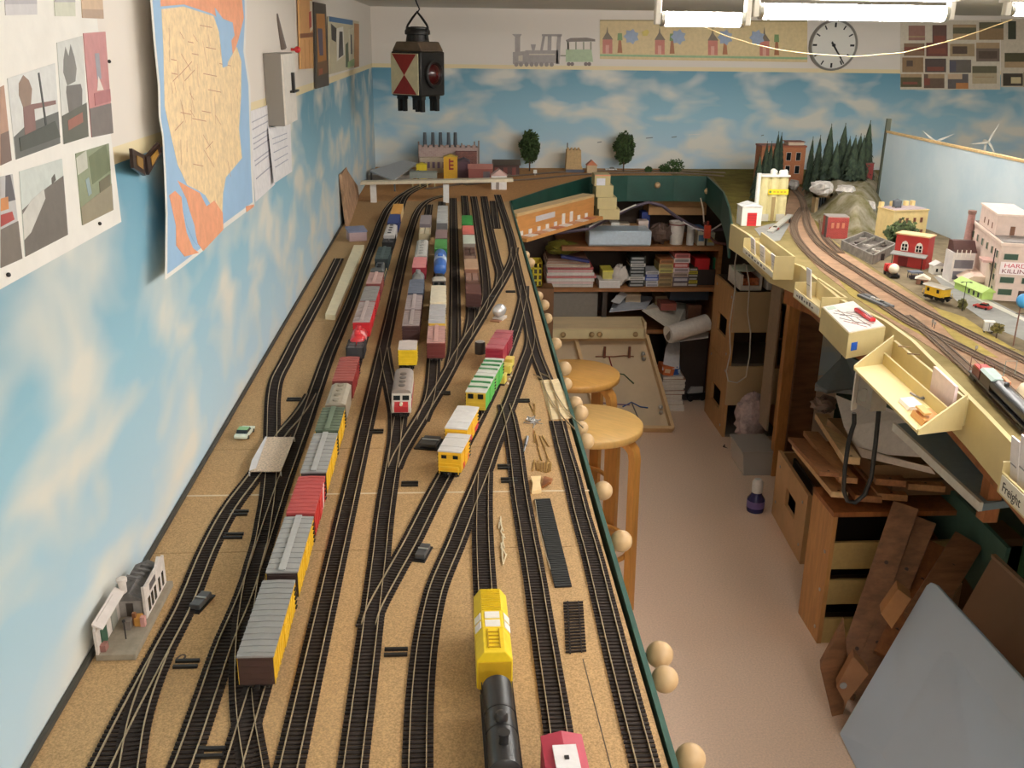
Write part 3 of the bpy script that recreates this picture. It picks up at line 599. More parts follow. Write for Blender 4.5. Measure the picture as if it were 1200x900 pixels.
def boxcar(t, L, roof, side, end, H=.052, W=.036, lvl=1, ribs=9, walk=True, stripe=None, door=None, peak=.0018, name='body', yellowend=False):
    under(t, L, W, lvl); z0 = ZR+.0125; z1 = ZR+H-.006
    sw = MB().bx(-W/2,W/2,-L/2,L/2,z0,z1)
    if ribs > 4:
        for k in range(ribs+1):
            for s in (-1,1): sw.bx(s*W/2-.0007,s*W/2+.0007,-L/2+L*k/ribs*.99-.0005,-L/2+L*k/ribs*.99+.0007,z0,z1)
    sw.build('side_walls', paint(side), t, smooth=0)
    for s in (-1,1): 
        y = s*L/2; e = MB().bx(-W/2,W/2,min(y,y+s*.0008),max(y,y+s*.0008),z0,z1)
        for k in range(4): e.bx(-W/2+.002,W/2-.002,min(y,y+s*.0016),max(y,y+s*.0016),z0+.004+k*.008,z0+.006+k*.008)
        e.build('end_wall', paint(end), t, smooth=0)
    mb = MB().prism([(-W/2-.0008,z1-.001),(W/2+.0008,z1-.001),(W/2+.0008,z1+.001),(0,z1+peak),(-W/2-.0008,z1+.001)], -L/2-.001, L/2+.001, 'y')
    for k in range(ribs):
        y = -L/2+L*(k+.5)/ribs
        mb.prism([(-W/2-.0009,z1+.001),(W/2+.0009,z1+.001),(W/2+.0009,z1+.002),(0,z1+peak+.0011),(-W/2-.0009,z1+.002)], y-.0011, y+.0011, 'y')
    mb.build('roof', paint(roof), t, smooth=0)
    if walk: MB().bx(-.004,.004,-L/2,L/2,z1+peak+.0008,z1+peak+.0022).build('roof_walk', paint(tuple(min(255,int(c*1.12)) for c in roof)), t, smooth=0)
    for s in (-1,1):
        x = s*W/2; d = MB().bx(min(x,x+s*.0012),max(x,x+s*.0012),-.011,.011,z0+.001,z1-.003)
        for k in range(3): d.bx(min(x,x+s*.0018),max(x,x+s*.0018),-.0105,.0105,z0+.006+k*.010,z0+.007+k*.010)
        d.build('sliding_door', paint(door or side), t, smooth=0)
        if stripe:
            MB().prism([(L*.18,z0),(L*.26,z0),(L*.38,z1-.001),(L*.30,z1-.001)] if s > 0 else [(-L*.18,z0),(-L*.26,z0),(-L*.38,z1-.001),(-L*.30,z1-.001)], min(x,x+s*.0006), max(x,x+s*.0006), 'x').build('painted_stripe', paint(stripe), t, smooth=0)
        if lvl:
            l = MB(); yy = s*(L/2-.006)
            for k in range(5): l.bx(min(x,x+s*.002),max(x,x+s*.002),yy-.004,yy+.004,z0+.002+k*.006,z0+.003+k*.006)
            l.build('ladder', BLACK, t, smooth=0)
def gondola(t, L, side, load, H=.026, W=.035, lvl=0, bays=4):
    under(t, L, W, lvl); z0 = ZR+.0125; z1 = ZR+H
    mb = MB().bx(-W/2,W/2,-L/2,L/2,z0,z0+.002)
    for s in (-1,1):
        mb.bx(s*(W/2-.0007)-.0007,s*(W/2-.0007)+.0007,-L/2,L/2,z0,z1).bx(-W/2,W/2,s*(L/2-.0007)-.0007,s*(L/2-.0007)+.0007,z0,z1)
        for k in range(8): mb.bx(s*(W/2+.0003)-.001,s*(W/2+.0003)+.001,-L/2+L*(k+.5)/8-.001,-L/2+L*(k+.5)/8+.001,z0,z1)
    mb.build('open_body', paint(side), t, smooth=0)
    for k in range(bays):
        for s in (-1,1):
            y = -L/2+L*(k+.5)/bays; o = MB().bx(s*W*.24-W*.2,s*W*.24+W*.2,y-L/bays*.38,y+L/bays*.38,z0+.002,z1-.001).build('load_crate', paint(load), t, smooth=0)
def hopper(t, L, side, roof, H=.05, W=.035, lvl=1, hatches=4, hatchc=None):
    under(t, L, W, lvl); z0 = ZR+.0125; z1 = ZR+H-.006
    MB().prism([(-L/2+.004,z1-.012),(-L/2+.014,z0),(L/2-.014,z0),(L/2-.004,z1-.012),(L/2,z1),(-L/2,z1)], -W/2, W/2, 'x').build('body', paint(side), t, smooth=0)
    mb = MB().prism([(-W/2,z1),(W/2,z1),(W*.3,z1+.004),(-W*.3,z1+.004)], -L/2, L/2, 'y').build('roof', paint(roof), t, smooth=0)
    for k in range(hatches): MB().cyl((0,-L/2+L*(k+.5)/hatches,z1+.003),(0,-L/2+L*(k+.5)/hatches,z1+.0065),.006,n=14).build('hatch', paint(hatchc or tuple(int(c*.85) for c in roof)), t)
def tankcar(t, L, body, band=None, r=.0165, lvl=1, dome=True, domec=None, zc=None, m=None):
    under(t, L, .03, lvl); zc = zc or ZR+.0125+r
    m = m or mat('tank_%02x%02x%02x' % body, body, .32, noise=.05, scale=30)
    tk = MB().lathe([(.001,-L/2+.001),(r*.6,-L/2+.002),(r*.9,-L/2+.005),(r,-L/2+.010),(r,L/2-.010),(r*.9,L/2-.005),(r*.6,L/2-.002),(.001,L/2-.001)], (0,0,zc), 28, 'y').build('tank', m, t)
    if band: MB().lathe([(r+.0004,-L*.12),(r+.0004,L*.12)], (0,0,zc), 28, 'y').build('tank_band', paint(band), tk)
    if dome:
        for yy in ((0,) if dome == 1 else (-L*.22, L*.16)):
            MB().lathe([(r*.42,zc+r*.8),(r*.42,zc+r+.006),(r*.34,zc+r+.009),(.001,zc+r+.010)], (0,yy,0), 18).build('dome', m if not domec else paint(domec), t)
    for s in (-1,1): MB().tube([(s*r*.95,-L/2+.004,zc+r*.25),(s*r*.95,L/2-.004,zc+r*.25)],.0006,5).build('handrail', DARKSTEEL, t)
def cab_diesel(t, L, body, roof, front, band=None, H=.052, W=.035, lvl=1, nose=True, windows=True):
    """streamlined unit, nose towards local -Y"""
    under(t, L, W, lvl); z0 = ZR+.011; z1 = ZR+H-.007
    y0 = -L/2
    prof = [(y0+.022,z1+.003),(y0+.018,z1-.004),(y0+.009,z1-.013),(y0+.002,z1-.019),(y0,z0+.008),(y0,z0)]
    MB().prism([(L/2,z0),(L/2,z1)]+[(y0+.022,z1)]+prof[1:], -W/2, W/2, 'x').build('body_shell', paint(body), t, smooth=0, bev=.003)
    MB().prism([(-W/2,z1-.002),(W/2,z1-.002),(W*.42,z1+.003),(W*.2,z1+.0055),(-W*.2,z1+.0055),(-W*.42,z1+.003)], y0+.020, L/2, 'y').build('roof', paint(roof), t, smooth=60)
    for k in range(4): MB().lathe([(.006,z1+.005),(.006,z1+.0075),(.003,z1+.008)], (0,y0+.04+k*(L-.055)/4,0), 14).build('roof_fan', paint(tuple(int(c*.75) for c in roof)), t)
    n = MB().prism([(y0-.0006,z0+.003),(y0-.0006,z0+.014),(y0+.0012,z1-.0195),(y0+.008,z1-.0135),(y0+.010,z1-.0135),(y0+.010,z0+.003)], -W*.36, W*.36, 'x').build('nose', paint(front), t, smooth=0, bev=.002)
    for s in (-1,1):
        MB().sheet([(s*.002,y0+.0165,z1-.0052),(s*.014,y0+.0165,z1-.0052),(s*.014,y0+.0105,z1-.0118),(s*.002,y0+.0105,z1-.0118)], .0008, (0,-.75,.66)).build('windscreen', GLASSD, t, smooth=0)
        if band: MB().bx(s*(W/2+.0003)-.0003,s*(W/2+.0003)+.0003,y0+.012,L/2-.001,z0+.006,z0+.014).build('side_band', paint(band), t, smooth=0)
        MB().bx(s*(W/2+.0003)-.0004,s*(W/2+.0003)+.0004,y0+.020,y0+.027,z1-.012,z1-.005).build('cab_window', GLASSD, t, smooth=0)
    MB().cyl((0,y0-.001,z0+.018),(0,y0+.006,z0+.018),.0028).build('headlight', paint((240,236,210)), t)
def hood_diesel(t, L, body, cabroof, hood, H=.054, W=.034, lvl=1, sill=None):
    """road switcher with a low hood; cab towards local -Y"""
    under(t, L, W, lvl); z0 = ZR+.0125; z1 = ZR+H-.006; y0 = -L/2
    MB().bx(-W/2,W/2,y0,L/2,z0-.001,z0+.004).build('walkway', paint(sill or body), t, smooth=0)
    MB().bx(-W*.5,W*.5,y0+.012,y0+.040,z0+.004,z1).build('cab', paint(body), t, smooth=0, bev=.001)
    MB().prism([(-W*.54,z1),(W*.54,z1),(W*.36,z1+.0045),(-W*.36,z1+.0045)], y0+.010, y0+.042, 'y').build('cab_roof', paint(cabroof), t, smooth=0)
    MB().prism([(-W*.34,z0+.004),(W*.34,z0+.004),(W*.34,z1-.008),(W*.24,z1-.004),(-W*.24,z1-.004),(-W*.34,z1-.008)], y0+.040, L/2-.005, 'y').build('long_hood', paint(hood), t, smooth=0)
    MB().prism([(-W*.32,z0+.004),(W*.32,z0+.004),(W*.3,z0+.018),(-W*.3,z0+.018)], y0+.003, y0+.012, 'y').build('short_hood', paint(hood), t, smooth=0)
    for k in range(3): MB().lathe([(.006,z1-.005),(.006,z1-.001),(.002,z1-.0005)], (0,y0+.055+k*(L-.07)/3,0), 14).build('roof_fan', DARKSTEEL, t)
    for s in (-1,1):
        MB().bx(s*.008-.005,s*.008+.005,y0+.0112,y0+.012,z1-.012,z1-.004).build('cab_window', GLASSD, t, smooth=0)
        MB().bx(s*(W/2+.0002)-.0005,s*(W/2+.0002)+.0005,y0+.016,y0+.036,z1-.012,z1-.004).build('cab_window', GLASSD, t, smooth=0)
        MB().tube([(s*W*.48,y0+.045,z0+.004),(s*W*.48,y0+.045,z0+.014),(s*W*.48,L/2-.003,z0+.014),(s*W*.48,L/2-.003,z0+.004)],.0006,5).build('handrail', paint((226,214,160)), t)
def caboose(t, L, body, roof, H=.05, W=.034, cup=True, lvl=1, endc=None, cupc=None, stripe=None):
    under(t, L, W, lvl); z0 = ZR+.0125; z1 = ZR+H-.010
    MB().bx(-W/2,W/2,-L/2+.010,L/2-.010,z0,z1).build('body', paint(body), t, smooth=0)
    MB().prism([(-W*.56,z1),(W*.56,z1),(W*.4,z1+.003),(0,z1+.0045),(-W*.4,z1+.003)], -L/2, L/2, 'y').build('roof', paint(roof), t, smooth=40)
    if cup:
        MB().bx(-W*.36,W*.36,-.014,.014,z1+.003,z1+.013).build('cupola', paint(cupc or body), t, smooth=0)
        MB().prism([(-W*.42,z1+.013),(W*.42,z1+.013),(W*.3,z1+.0155),(-W*.3,z1+.0155)], -.017,.017,'y').build('cupola_roof', paint(roof), t, smooth=0)
        for s in (-1,1):
            for x in (-1,1): MB().bx(x*.006-.003,x*.006+.003,s*.0143-.0004,s*.0143+.0004,z1+.006,z1+.012).build('cupola_window', GLASSD, t, smooth=0)
    for s in (-1,1):
        MB().bx(-W*.48,W*.48,min(s*L/2,s*(L/2-.010)),max(s*L/2,s*(L/2-.010)),z0-.001,z0+.001).build('end_platform', BLACK, t, smooth=0)
        MB().tube([(-W*.45,s*(L/2-.001),z0),(-W*.45,s*(L/2-.001),z0+.011),(W*.45,s*(L/2-.001),z0+.011),(W*.45,s*(L/2-.001),z0)],.0007,5).build('end_railing', paint(endc or body), t)
        for y in (-L*.22,L*.22): MB().bx(s*(W/2+.0003)-.0004,s*(W/2+.0003)+.0004,y-.004,y+.004,z0+.010,z0+.019).build('side_window', GLASSD, t, smooth=0)
        if stripe: MB().bx(s*(W/2+.0003)-.0003,s*(W/2+.0003)+.0003,-L/2+.010,L/2-.010,z0,z0+.006).build('side_stripe', paint(stripe), t, smooth=0)
def on_track(name, label, cat, pf, pb, zroof=.055, group=None, z=ZT, gap=.007, fix=None):
    """Empty half-way between two roof points seen at pf (near) and pb (far); returns it and the body length"""
    a = Vector(P(*pf, ZT+zroof)); b = Vector(P(*pb, ZT+zroof)); d = b-a; L = d.length-gap
    c = (a+b)/2; rz = math.atan2(-d.x, d.y)
    return thing(name, label, cat, (c.x,c.y,z), rz if fix is None else fix, group), L
def rr(r, y, z=.055):
    """pixel at height y of the roof line above a straight track of slope r"""
    x = r*.6893; 
    lo, hi = .3, 6
    for _ in range(50):
        m = (lo+hi)/2
        if proj(x,m,ZT+z)[1] > y: lo = m
        else: hi = m
    return proj(x,lo,ZT+z)
G1 = 'cars of the long freight train'
def D(name, label, cat, yf, yb, r=-.297, grp=G1, zr=.055): return on_track(name, label, cat, rr(r,yf,zr), rr(r,yb,zr), zr, grp)
YEL = (232,186,44); GRY = (158,158,156)
t,L = D('boxcar','yellow boxcar with plain grey roof and dark end, last of the long freight train','wagon',768,676); boxcar(t,L,(146,146,144),YEL,(70,48,42),walk=False,ribs=13)
t,L = D('boxcar','grey-roofed yellow boxcar between the rearmost boxcar and the red one with the white slash','wagon',669,602); boxcar(t,L,GRY,YEL,(62,48,46),ribs=11)
t,L = D('boxcar','bright red boxcar with a white slash in the long freight train','wagon',600,555); boxcar(t,L,(184,84,82),(196,56,50),(150,48,46),walk=False,stripe=(240,236,230),ribs=10)
t,L = D('boxcar','grey-roofed yellow boxcar between the red white-slashed one and the green-roofed one','wagon',552,505); boxcar(t,L,GRY,YEL,(60,48,46),ribs=10)
t,L = D('boxcar','yellow boxcar with dark green roof in the long freight train','wagon',503,475); boxcar(t,L,(98,110,92),YEL,(60,70,52),ribs=8)
t,L = D('hopper_car','beige covered hopper next to the green-roofed yellow boxcar','wagon',472,447); hopper(t,L,(150,138,120),(170,160,142))
t,L = D('boxcar','dull red boxcar beyond the beige hopper','wagon',445,416); boxcar(t,L,(160,86,80),(150,50,46),(110,50,46),walk=False)
t,L = D('gondola_car','dark grey open car between the dull red boxcar and the bright red tank car','wagon',412,400,zr=.035); gondola(t,L,(62,60,62),(86,84,84),H=.036,bays=3)
t,L = D('tank_car','bright red tank car in the middle of the long freight train','wagon',398,383,zr=.047); tankcar(t,L,(204,48,54),band=(232,150,150),dome=2)
t,L = D('boxcar','bright red boxcar with a pale roof beyond the red tank car','wagon',376,352); boxcar(t,L,(176,160,158),(208,44,52),(206,40,48))
t,L = D('boxcar','red boxcar with a plain grey roof, one beyond the pale-roofed red boxcar','wagon',351,334); boxcar(t,L,(148,146,144),(196,50,54),(150,50,50),walk=False)
t,L = D('boxcar','small boxcar with a pinkish roof in the long freight train','wagon',333,320,zr=.05); boxcar(t,L,(190,158,152),(150,80,76),(130,70,66))
t,L = D('hood_locomotive','dark grey locomotive in the far half of the long freight train','locomotive',319,304); hood_diesel(t,L,(78,82,84),(96,100,100),(84,88,90),lvl=0)
t,L = D('boxcar','dark teal boxcar in the far half of the long freight train','wagon',302,288); boxcar(t,L,(76,92,92),(48,66,68),(36,46,48),lvl=0)
t,L = D('gondola_car','black open car beyond the dark teal boxcar','wagon',286,275,zr=.035); gondola(t,L,(36,36,38),(60,60,62),H=.034,bays=3)
t,L = D('hopper_car','white hopper with a black end near the head of the long freight train','wagon',274,262); hopper(t,L,(210,206,204),(226,222,220),lvl=0,hatchc=(90,90,92))
t,L = D('boxcar','dark blue boxcar near the head of the long freight train','wagon',260,250); boxcar(t,L,(62,80,136),(40,54,108),(36,48,92),lvl=0,walk=False)
t,L = D('boxcar','orange and cream car at the head of the long freight train','wagon',248,238); boxcar(t,L,(232,178,92),(226,200,150),(220,160,80),lvl=0,walk=False)
G2 = 'cars behind the red and silver diesel'
def E2(name, label, cat, yf, yb, zr=.055): return D(name, label, cat, yf, yb, -.1365, G2, zr)
t,L = E2('streamlined_locomotive','red and silver streamlined diesel standing alone in the yard','locomotive',462,431); cab_diesel(t,L,(196,188,178),(150,138,130),(178,44,48),band=(178,44,48))
t,L = E2('flat_caboose','car with a bright yellow end block and white deck behind the red and silver diesel','wagon',408,397); boxcar(t,L,(206,196,190),(232,196,44),(238,200,36),walk=False,lvl=1)
t2 = None
t,L = E2('boxcar','boxcar with a mauve grey roof and dark end, next to the yellow-ended car','wagon',380,362); boxcar(t,L,(158,144,142),(90,56,52),(72,44,42))
t,L = E2('boxcar','boxcar with a mauve grey roof, second beyond the yellow-ended car','wagon',361,344); boxcar(t,L,(164,152,152),(92,58,54),(78,48,46))
t,L = E2('boxcar','slate blue boxcar between mauve roofs and the grey tank car','wagon',342,326); boxcar(t,L,(110,118,134),(74,80,98),(62,66,80),walk=False)
t,L = E2('tank_car','grey tank car beyond the slate blue boxcar','wagon',325,318,.047); tankcar(t,L,(140,140,138),lvl=0)
t,L = E2('boxcar','boxcar with a pink roof and dark red end','wagon',312,300); boxcar(t,L,(222,150,150),(150,40,54),(140,30,48),lvl=0,walk=False)
t,L = E2('hopper_car','pale grey hopper with a gridded roof beyond the pink-roofed boxcar','wagon',298,280); hopper(t,L,(190,186,182),(206,204,200),lvl=0,hatches=6)
t,L = E2('gondola_car','cream low car near the far end of the diesel\'s train','wagon',276,262,.035); gondola(t,L,(214,200,166),(226,214,184),H=.034,bays=2)
t,L = E2('boxcar','small mauve grey boxcar at the far end of the diesel\'s train','wagon',261,251); boxcar(t,L,(162,152,154),(140,130,136),(120,110,116),lvl=0,walk=False)
G3 = 'cars on the track of the white and green cars'
def E3(name, label, cat, yf, yb, zr=.055): return D(name, label, cat, yf, yb, -.0535, G3, zr)
t,L = E3('boxcar','brown-red boxcar at the near end of the cream car\'s row','wagon',400,380); boxcar(t,L,(190,150,144),(120,54,50),(104,44,42))
t,L = E3('boxcar','boxcar with a pale grey roof and yellow end in front of the cream car','wagon',377,355); boxcar(t,L,(190,188,190),(216,190,110),(230,190,70),walk=False,ribs=4)
t,L = E3('boxcar','cream white boxcar with a smooth roof','wagon',353,333); boxcar(t,L,(240,230,206),(230,218,190),(236,226,200),walk=False,ribs=0)
t,L = E3('hood_locomotive','black and white locomotive between the cream boxcar and the blue tank car','locomotive',330,317); hood_diesel(t,L,(70,68,66),(196,190,180),(50,48,48),lvl=0)
t,L = E3('tank_car','bright blue rounded tank car with white marks','wagon',311,292,.05); tankcar(t,L,(66,116,200),band=(200,214,236),lvl=0,r=.018)
t,L = E3('boxcar','bright green boxcar next to the blue tank car','wagon',290,279); boxcar(t,L,(96,162,92),(70,140,66),(66,130,62),lvl=0,walk=False)
t,L = E3('boxcar','mauve grey boxcar between the green boxcar and the white car','wagon',278,268); boxcar(t,L,(156,132,130),(120,96,96),(110,90,88),lvl=0,walk=False)
t,L = E3('passenger_car','white car with dark windows at the far end of the cream car\'s row','wagon',260,240); boxcar(t,L,(206,206,204),(216,214,210),(110,110,112),lvl=0,walk=False,ribs=5)
G4 = 'cars on the brown gondola track'
def E4(name, label, cat, yf, yb, zr=.05): return D(name, label, cat, yf, yb, .0735, G4, zr)
t,L = E4('boxcar','dark maroon boxcar at the near end of the brown gondola row','wagon',345,334); boxcar(t,L,(108,72,64),(84,44,40),(66,34,32),walk=False)
t,L = E4('gondola_car','brown gondola loaded with two long crates, beside the maroon boxcar','wagon',332,317,.036); gondola(t,L,(112,80,68),(166,130,116),H=.036,bays=1)
t,L = E4('boxcar','flat-roofed tan boxcar between the two brown gondolas','wagon',316,304); boxcar(t,L,(196,160,130),(150,110,86),(140,100,80),lvl=0,walk=False,ribs=0)
t,L = E4('gondola_car','brown gondola loaded with eight small crates','wagon',302,287,.036); gondola(t,L,(150,120,104),(96,66,56),H=.036,bays=4)
t,L = E4('boxcar','boxcar with a pale green-white roof beyond the crate gondola','wagon',286,276); boxcar(t,L,(206,212,198),(160,150,140),(150,140,130),lvl=0,walk=False)
t,L = E4('boxcar','salmon red boxcar beyond the pale green-white roof','wagon',275,265); boxcar(t,L,(216,122,112),(176,80,76),(160,72,68),lvl=0,walk=False)
t,L = E4('boxcar','bright green boxcar at the far end of the brown gondola row','wagon',264,253); boxcar(t,L,(54,142,64),(40,120,52),(38,110,50),lvl=0,walk=False)
# diagonal track: green engines, yellow cabs, dark red boxcar
_d = Vector(P(580,448))-Vector(P(510,580)); HRZ = math.atan2(-_d.x,_d.y)
def on2(name,label,cat,pf,pb,zr=.055,g='engines and cars on the diagonal track',gap=.006): return on_track(name,label,cat,pf,pb,zr,g,gap=gap,fix=HRZ)
t,L = on2('caboose','yellow cab car with white roof, nearest on the diagonal track','wagon',(524,524),(541,513-1),.053); 
boxcar(t,max(L,.07),(214,210,206),(232,176,40),(236,184,40),walk=False,ribs=2,stripe=None,H=.052); MB().bx(.0182,.0188,-L/2,L/2,ZR+.013,ZR+.022).build('red_stripe',paint((206,60,60)),t,smooth=0)
MB().tube([(-.015,-max(L,.07)/2-.008,ZR+.012),(-.015,-max(L,.07)/2-.008,ZR+.024),(.015,-max(L,.07)/2-.008,ZR+.024),(.015,-max(L,.07)/2-.008,ZR+.012)],.0008,5).build('front_railing',paint((226,180,50)),t)
for s in (-1,1): MB().bx(s*.009-.004,s*.009+.004,-max(L,.07)/2-.0014,-max(L,.07)/2-.0006,ZR+.033,ZR+.041).build('front_window',GLASSD,t,smooth=0)
t,L = on2('caboose','yellow car with white roof behind the nearest yellow cab car','wagon',(534,502),(549,475),.053); boxcar(t,L,(222,220,218),(232,180,44),(236,188,44),walk=False,ribs=2); MB().bx(.0182,.0188,-L/2,L/2,ZR+.013,ZR+.022).build('red_stripe',paint((206,60,60)),t,smooth=0)
for (pf,pb,lab) in (((555,459),(572,437),'green and white locomotive with yellow front, nearer of the pair on the diagonal track'),((571,437),(579,419),'green and white locomotive behind the yellow-fronted one')):
    t,L = on2('green_locomotive',lab,'locomotive',pf,pb,.053); boxcar(t,L,(214,216,208),(92,180,84),(214,180,60) if '-' not in lab[:20] and 'yellow front,' in lab else (200,196,120),walk=False,ribs=3)
    for y in (-L*.3,-L*.02,L*.26): MB().bx(-.0181,.0181,y-.0018,y+.0018,ZR+.047,ZR+.0505).build('roof_band',paint((66,130,80)),t,smooth=0)
    for s in (-1,1): MB().bx(s*.009-.005,s*.009+.005,-L/2-.0024,-L/2-.0016,ZR+.034,ZR+.043).build('windscreen',GLASSD,t,smooth=0)
t,L = on2('boxcar','dark red boxcar with a grey roof panel behind the green locomotives','wagon',(581,408),(590,386),.053); boxcar(t,L,(176,96,104),(158,40,60),(150,36,56),walk=False,ribs=3)
# yellow cab car and black tank car at the near end
t,L = on_track('yellow_cab_car','bright yellow rounded locomotive with white windows near the end of the table','locomotive',(580,768),(574,692),.058,None,gap=.002)
under(t,L,.036,1); z0 = ZR+.012; Wd=.037
prof = lambda w,zb,zt: [(-w/2,zb),(w/2,zb),(w/2,zt-.010),(w*.30,zt),(-w*.30,zt),(-w/2,zt-.010)]
YM = paint((236,204,40))
for y0,y1,k in ((-L/2,-L*.14,0),(-L*.14,L*.14,1),(L*.14,L/2,2)):
    MB().prism(prof(Wd,z0,ZR+.056),y0,y1,'y').build('hood' if k != 1 else 'cab',YM,t,smooth=0,bev=.001)
for k in range(11): MB().bx(-.0105,.0105,L*.15+k*L*.032-.0008,L*.15+k*L*.032+.0008,ZR+.056,ZR+.0572).build('roof_rib',paint((214,182,30)),t,smooth=0)
for a in (-1,0,1):
    for y in (-L*.075,L*.055):
        c = (a*.0165,y,ZR+.0515 if a else ZR+.0562); nrm = (a*.81,0,.58) if a else (0,0,1)
        h = .0052; pts = [(-.007,-L*.05),(.007,-L*.05),(.007,L*.05),(-.007,L*.05)] if not a else None
        if not a: MB().bx(-.008,.008,y-L*.05,y+L*.05,ZR+.056,ZR+.0568).build('window_pane',paint((236,232,226)),t,smooth=0)
        else: MB().sheet([(a*.0183,y-L*.05,ZR+.0472),(a*.0183,y+L*.05,ZR+.0472),(a*.0123,y+L*.05,ZR+.0548),(a*.0123,y-L*.05,ZR+.0548)],.0008,(a*.78,0,.62)).build('window_pane',paint((236,232,226)),t,smooth=0)
ld = MB()
for s in (-1,1): ld.bx(s*.006-.0006,s*.006+.0006,-L*.44,-L*.17,ZR+.056,ZR+.0574)
for k in range(5): ld.bx(-.006,.006,-L*.43+k*L*.055-.0006,-L*.43+k*L*.055+.0006,ZR+.0562,ZR+.0572)
ld.build('ladder',paint((190,152,24)),t,smooth=0)
MB().bx(-.017,.017,-L/2-.0012,-L/2,z0,ZR+.044).build('end_wall',paint((196,156,30)),t,smooth=0)
a = P(582,818,ZT+.02); b = P(592,925,ZT+.02)
d = Vector(b)-Vector(a); c = (Vector(a)+Vector(b))/2
t = thing('steam_locomotive','black steam engine with round boiler next to the bright yellow locomotive','locomotive',(c.x,c.y,ZT),math.atan2(-d.x,d.y))
L = d.length; KB = mat('engine_black',(38,38,40),.35,noise=.1,scale=40)
under(t,L,.03,1); zc = ZR+.030; r = .0150
MB().lathe([(.001,-L/2),(r*.8,-L/2+.001),(r,-L/2+.003),(r,L/2-.003),(r*.8,L/2-.001),(.001,L/2)],(0,0,zc),28,'y').build('boiler',KB,t)
for y in (-L*.12,L*.1): MB().lathe([(r+.0004,y-.001),(r+.0004,y+.001)],(0,0,zc),28,'y').build('boiler_band',DARKSTEEL,t)
MB().lathe([(.0048,zc+r*.8),(.0042,zc+r+.006),(.006,zc+r+.011),(.004,zc+r+.0112)],(0,L*.30,0),18).build('smokestack',KB,t)
MB().lathe([(.0065,zc+r*.7),(.0065,zc+r+.003),(.005,zc+r+.006),(.001,zc+r+.0075)],(0,L*.04,0),18).build('steam_dome',KB,t)
MB().bx(-.014,.014,L*.36,L*.49,ZR+.010,ZR+.022).build('pilot_deck',KB,t,smooth=0)
for s in (-1,1): MB().tube([(s*r*1.02,-L/2,zc+.004),(s*r*1.02,L/2-.004,zc+.004)],.0006,5).build('handrail',DARKSTEEL,t); MB().bx(s*.0155-.0015,s*.0155+.0015,-L/2,L/2,ZR+.018,ZR+.020).build('running_board',KB,t,smooth=0)
a = P(660,880,ZT+.05); t = thing('caboose','dark red caboose with a white roof patch at the near end of the table','wagon',(a[0]+.0005,a[1]-.03,ZT),0.03)
Lc = .085; boxcar(t,Lc,(176,58,78),(170,44,66),(160,40,60),walk=False,ribs=0,H=.056,W=.036,peak=.006)
MB().bx(-.0105,.0105,-.03,.024,ZR+.0545,ZR+.0568).build('roof_patch',paint((232,230,232)),t,smooth=0); MB().bx(-.002,.002,.005,.009,ZR+.0568,ZR+.0580).build('roof_vent',DARKSTEEL,t,smooth=0)
MB().tube([(-.014,Lc/2+.006,ZR+.012),(-.014,Lc/2+.006,ZR+.024),(.014,Lc/2+.006,ZR+.024),(.014,Lc/2+.006,ZR+.012)],.0008,5).build('end_railing',paint((210,206,200)),t)
# ================================================================== loose things on and round the yard table
BALLM = mat('turned_wood', (196,164,122), .5, noise=.06, scale=30)
# wooden ball knobs on the push rods along the edge
G = 'wooden ball knobs on the point rods'
balls = [(809,889),(779,796),(773,767),(728,634),(706.6,575),(687,517),(681,501.5),(680,484),(674,473),(663,450),(661,432),(651,403),(641.5,373),(637.5,357.5),(631,347),(621,308),(616,299),(602.5,259.5),(596,237)]
rad = [18,16,16,13,11.3,9.5,8.4,9.6,9,7.6,8.8,7.5,5.6,6.3,5.2,6,5,4.2,4.5]
proto = None
for i, ((px,py), r) in enumerate(zip(balls, rad)):
    zb = 1.135
    c = P(px, py, zb); rr_ = .0162
    lab = 'pale wooden ball knob on the table edge, %s from the near end' % ordinal(i)
    if i == 11: lab = lab
    dx = max(.006, c[0]-xe(c[1])-rr_)
    if proto is None:
        t = thing('wooden_ball', lab, 'knob', c, 0, G); proto = t
        MB().sph((0,0,0), rr_, 28, 18).build('ball', BALLM, t, smooth=80)
        MB().cyl((-rr_-.05,0,0),(-rr_*.9,0,0),.0028,n=8).build('rod', DARKSTEEL, t)
    else:
        t = copy_tree(proto, c, 0, lab, G)
    s = r/pxm(px,py,zb)/rr_; s = max(.85,min(1.12,s)); t.scale = (s,s,s)
for i,(px,py,yy) in enumerate(((770.5,217,4.98),(829,224,4.93))):
    c = PY(px,py,yy); t = copy_tree(proto, c, -PI/2, 'wooden ball on the green fascia across the room end, %s' % ('in its middle','at its right corner')[i], G)
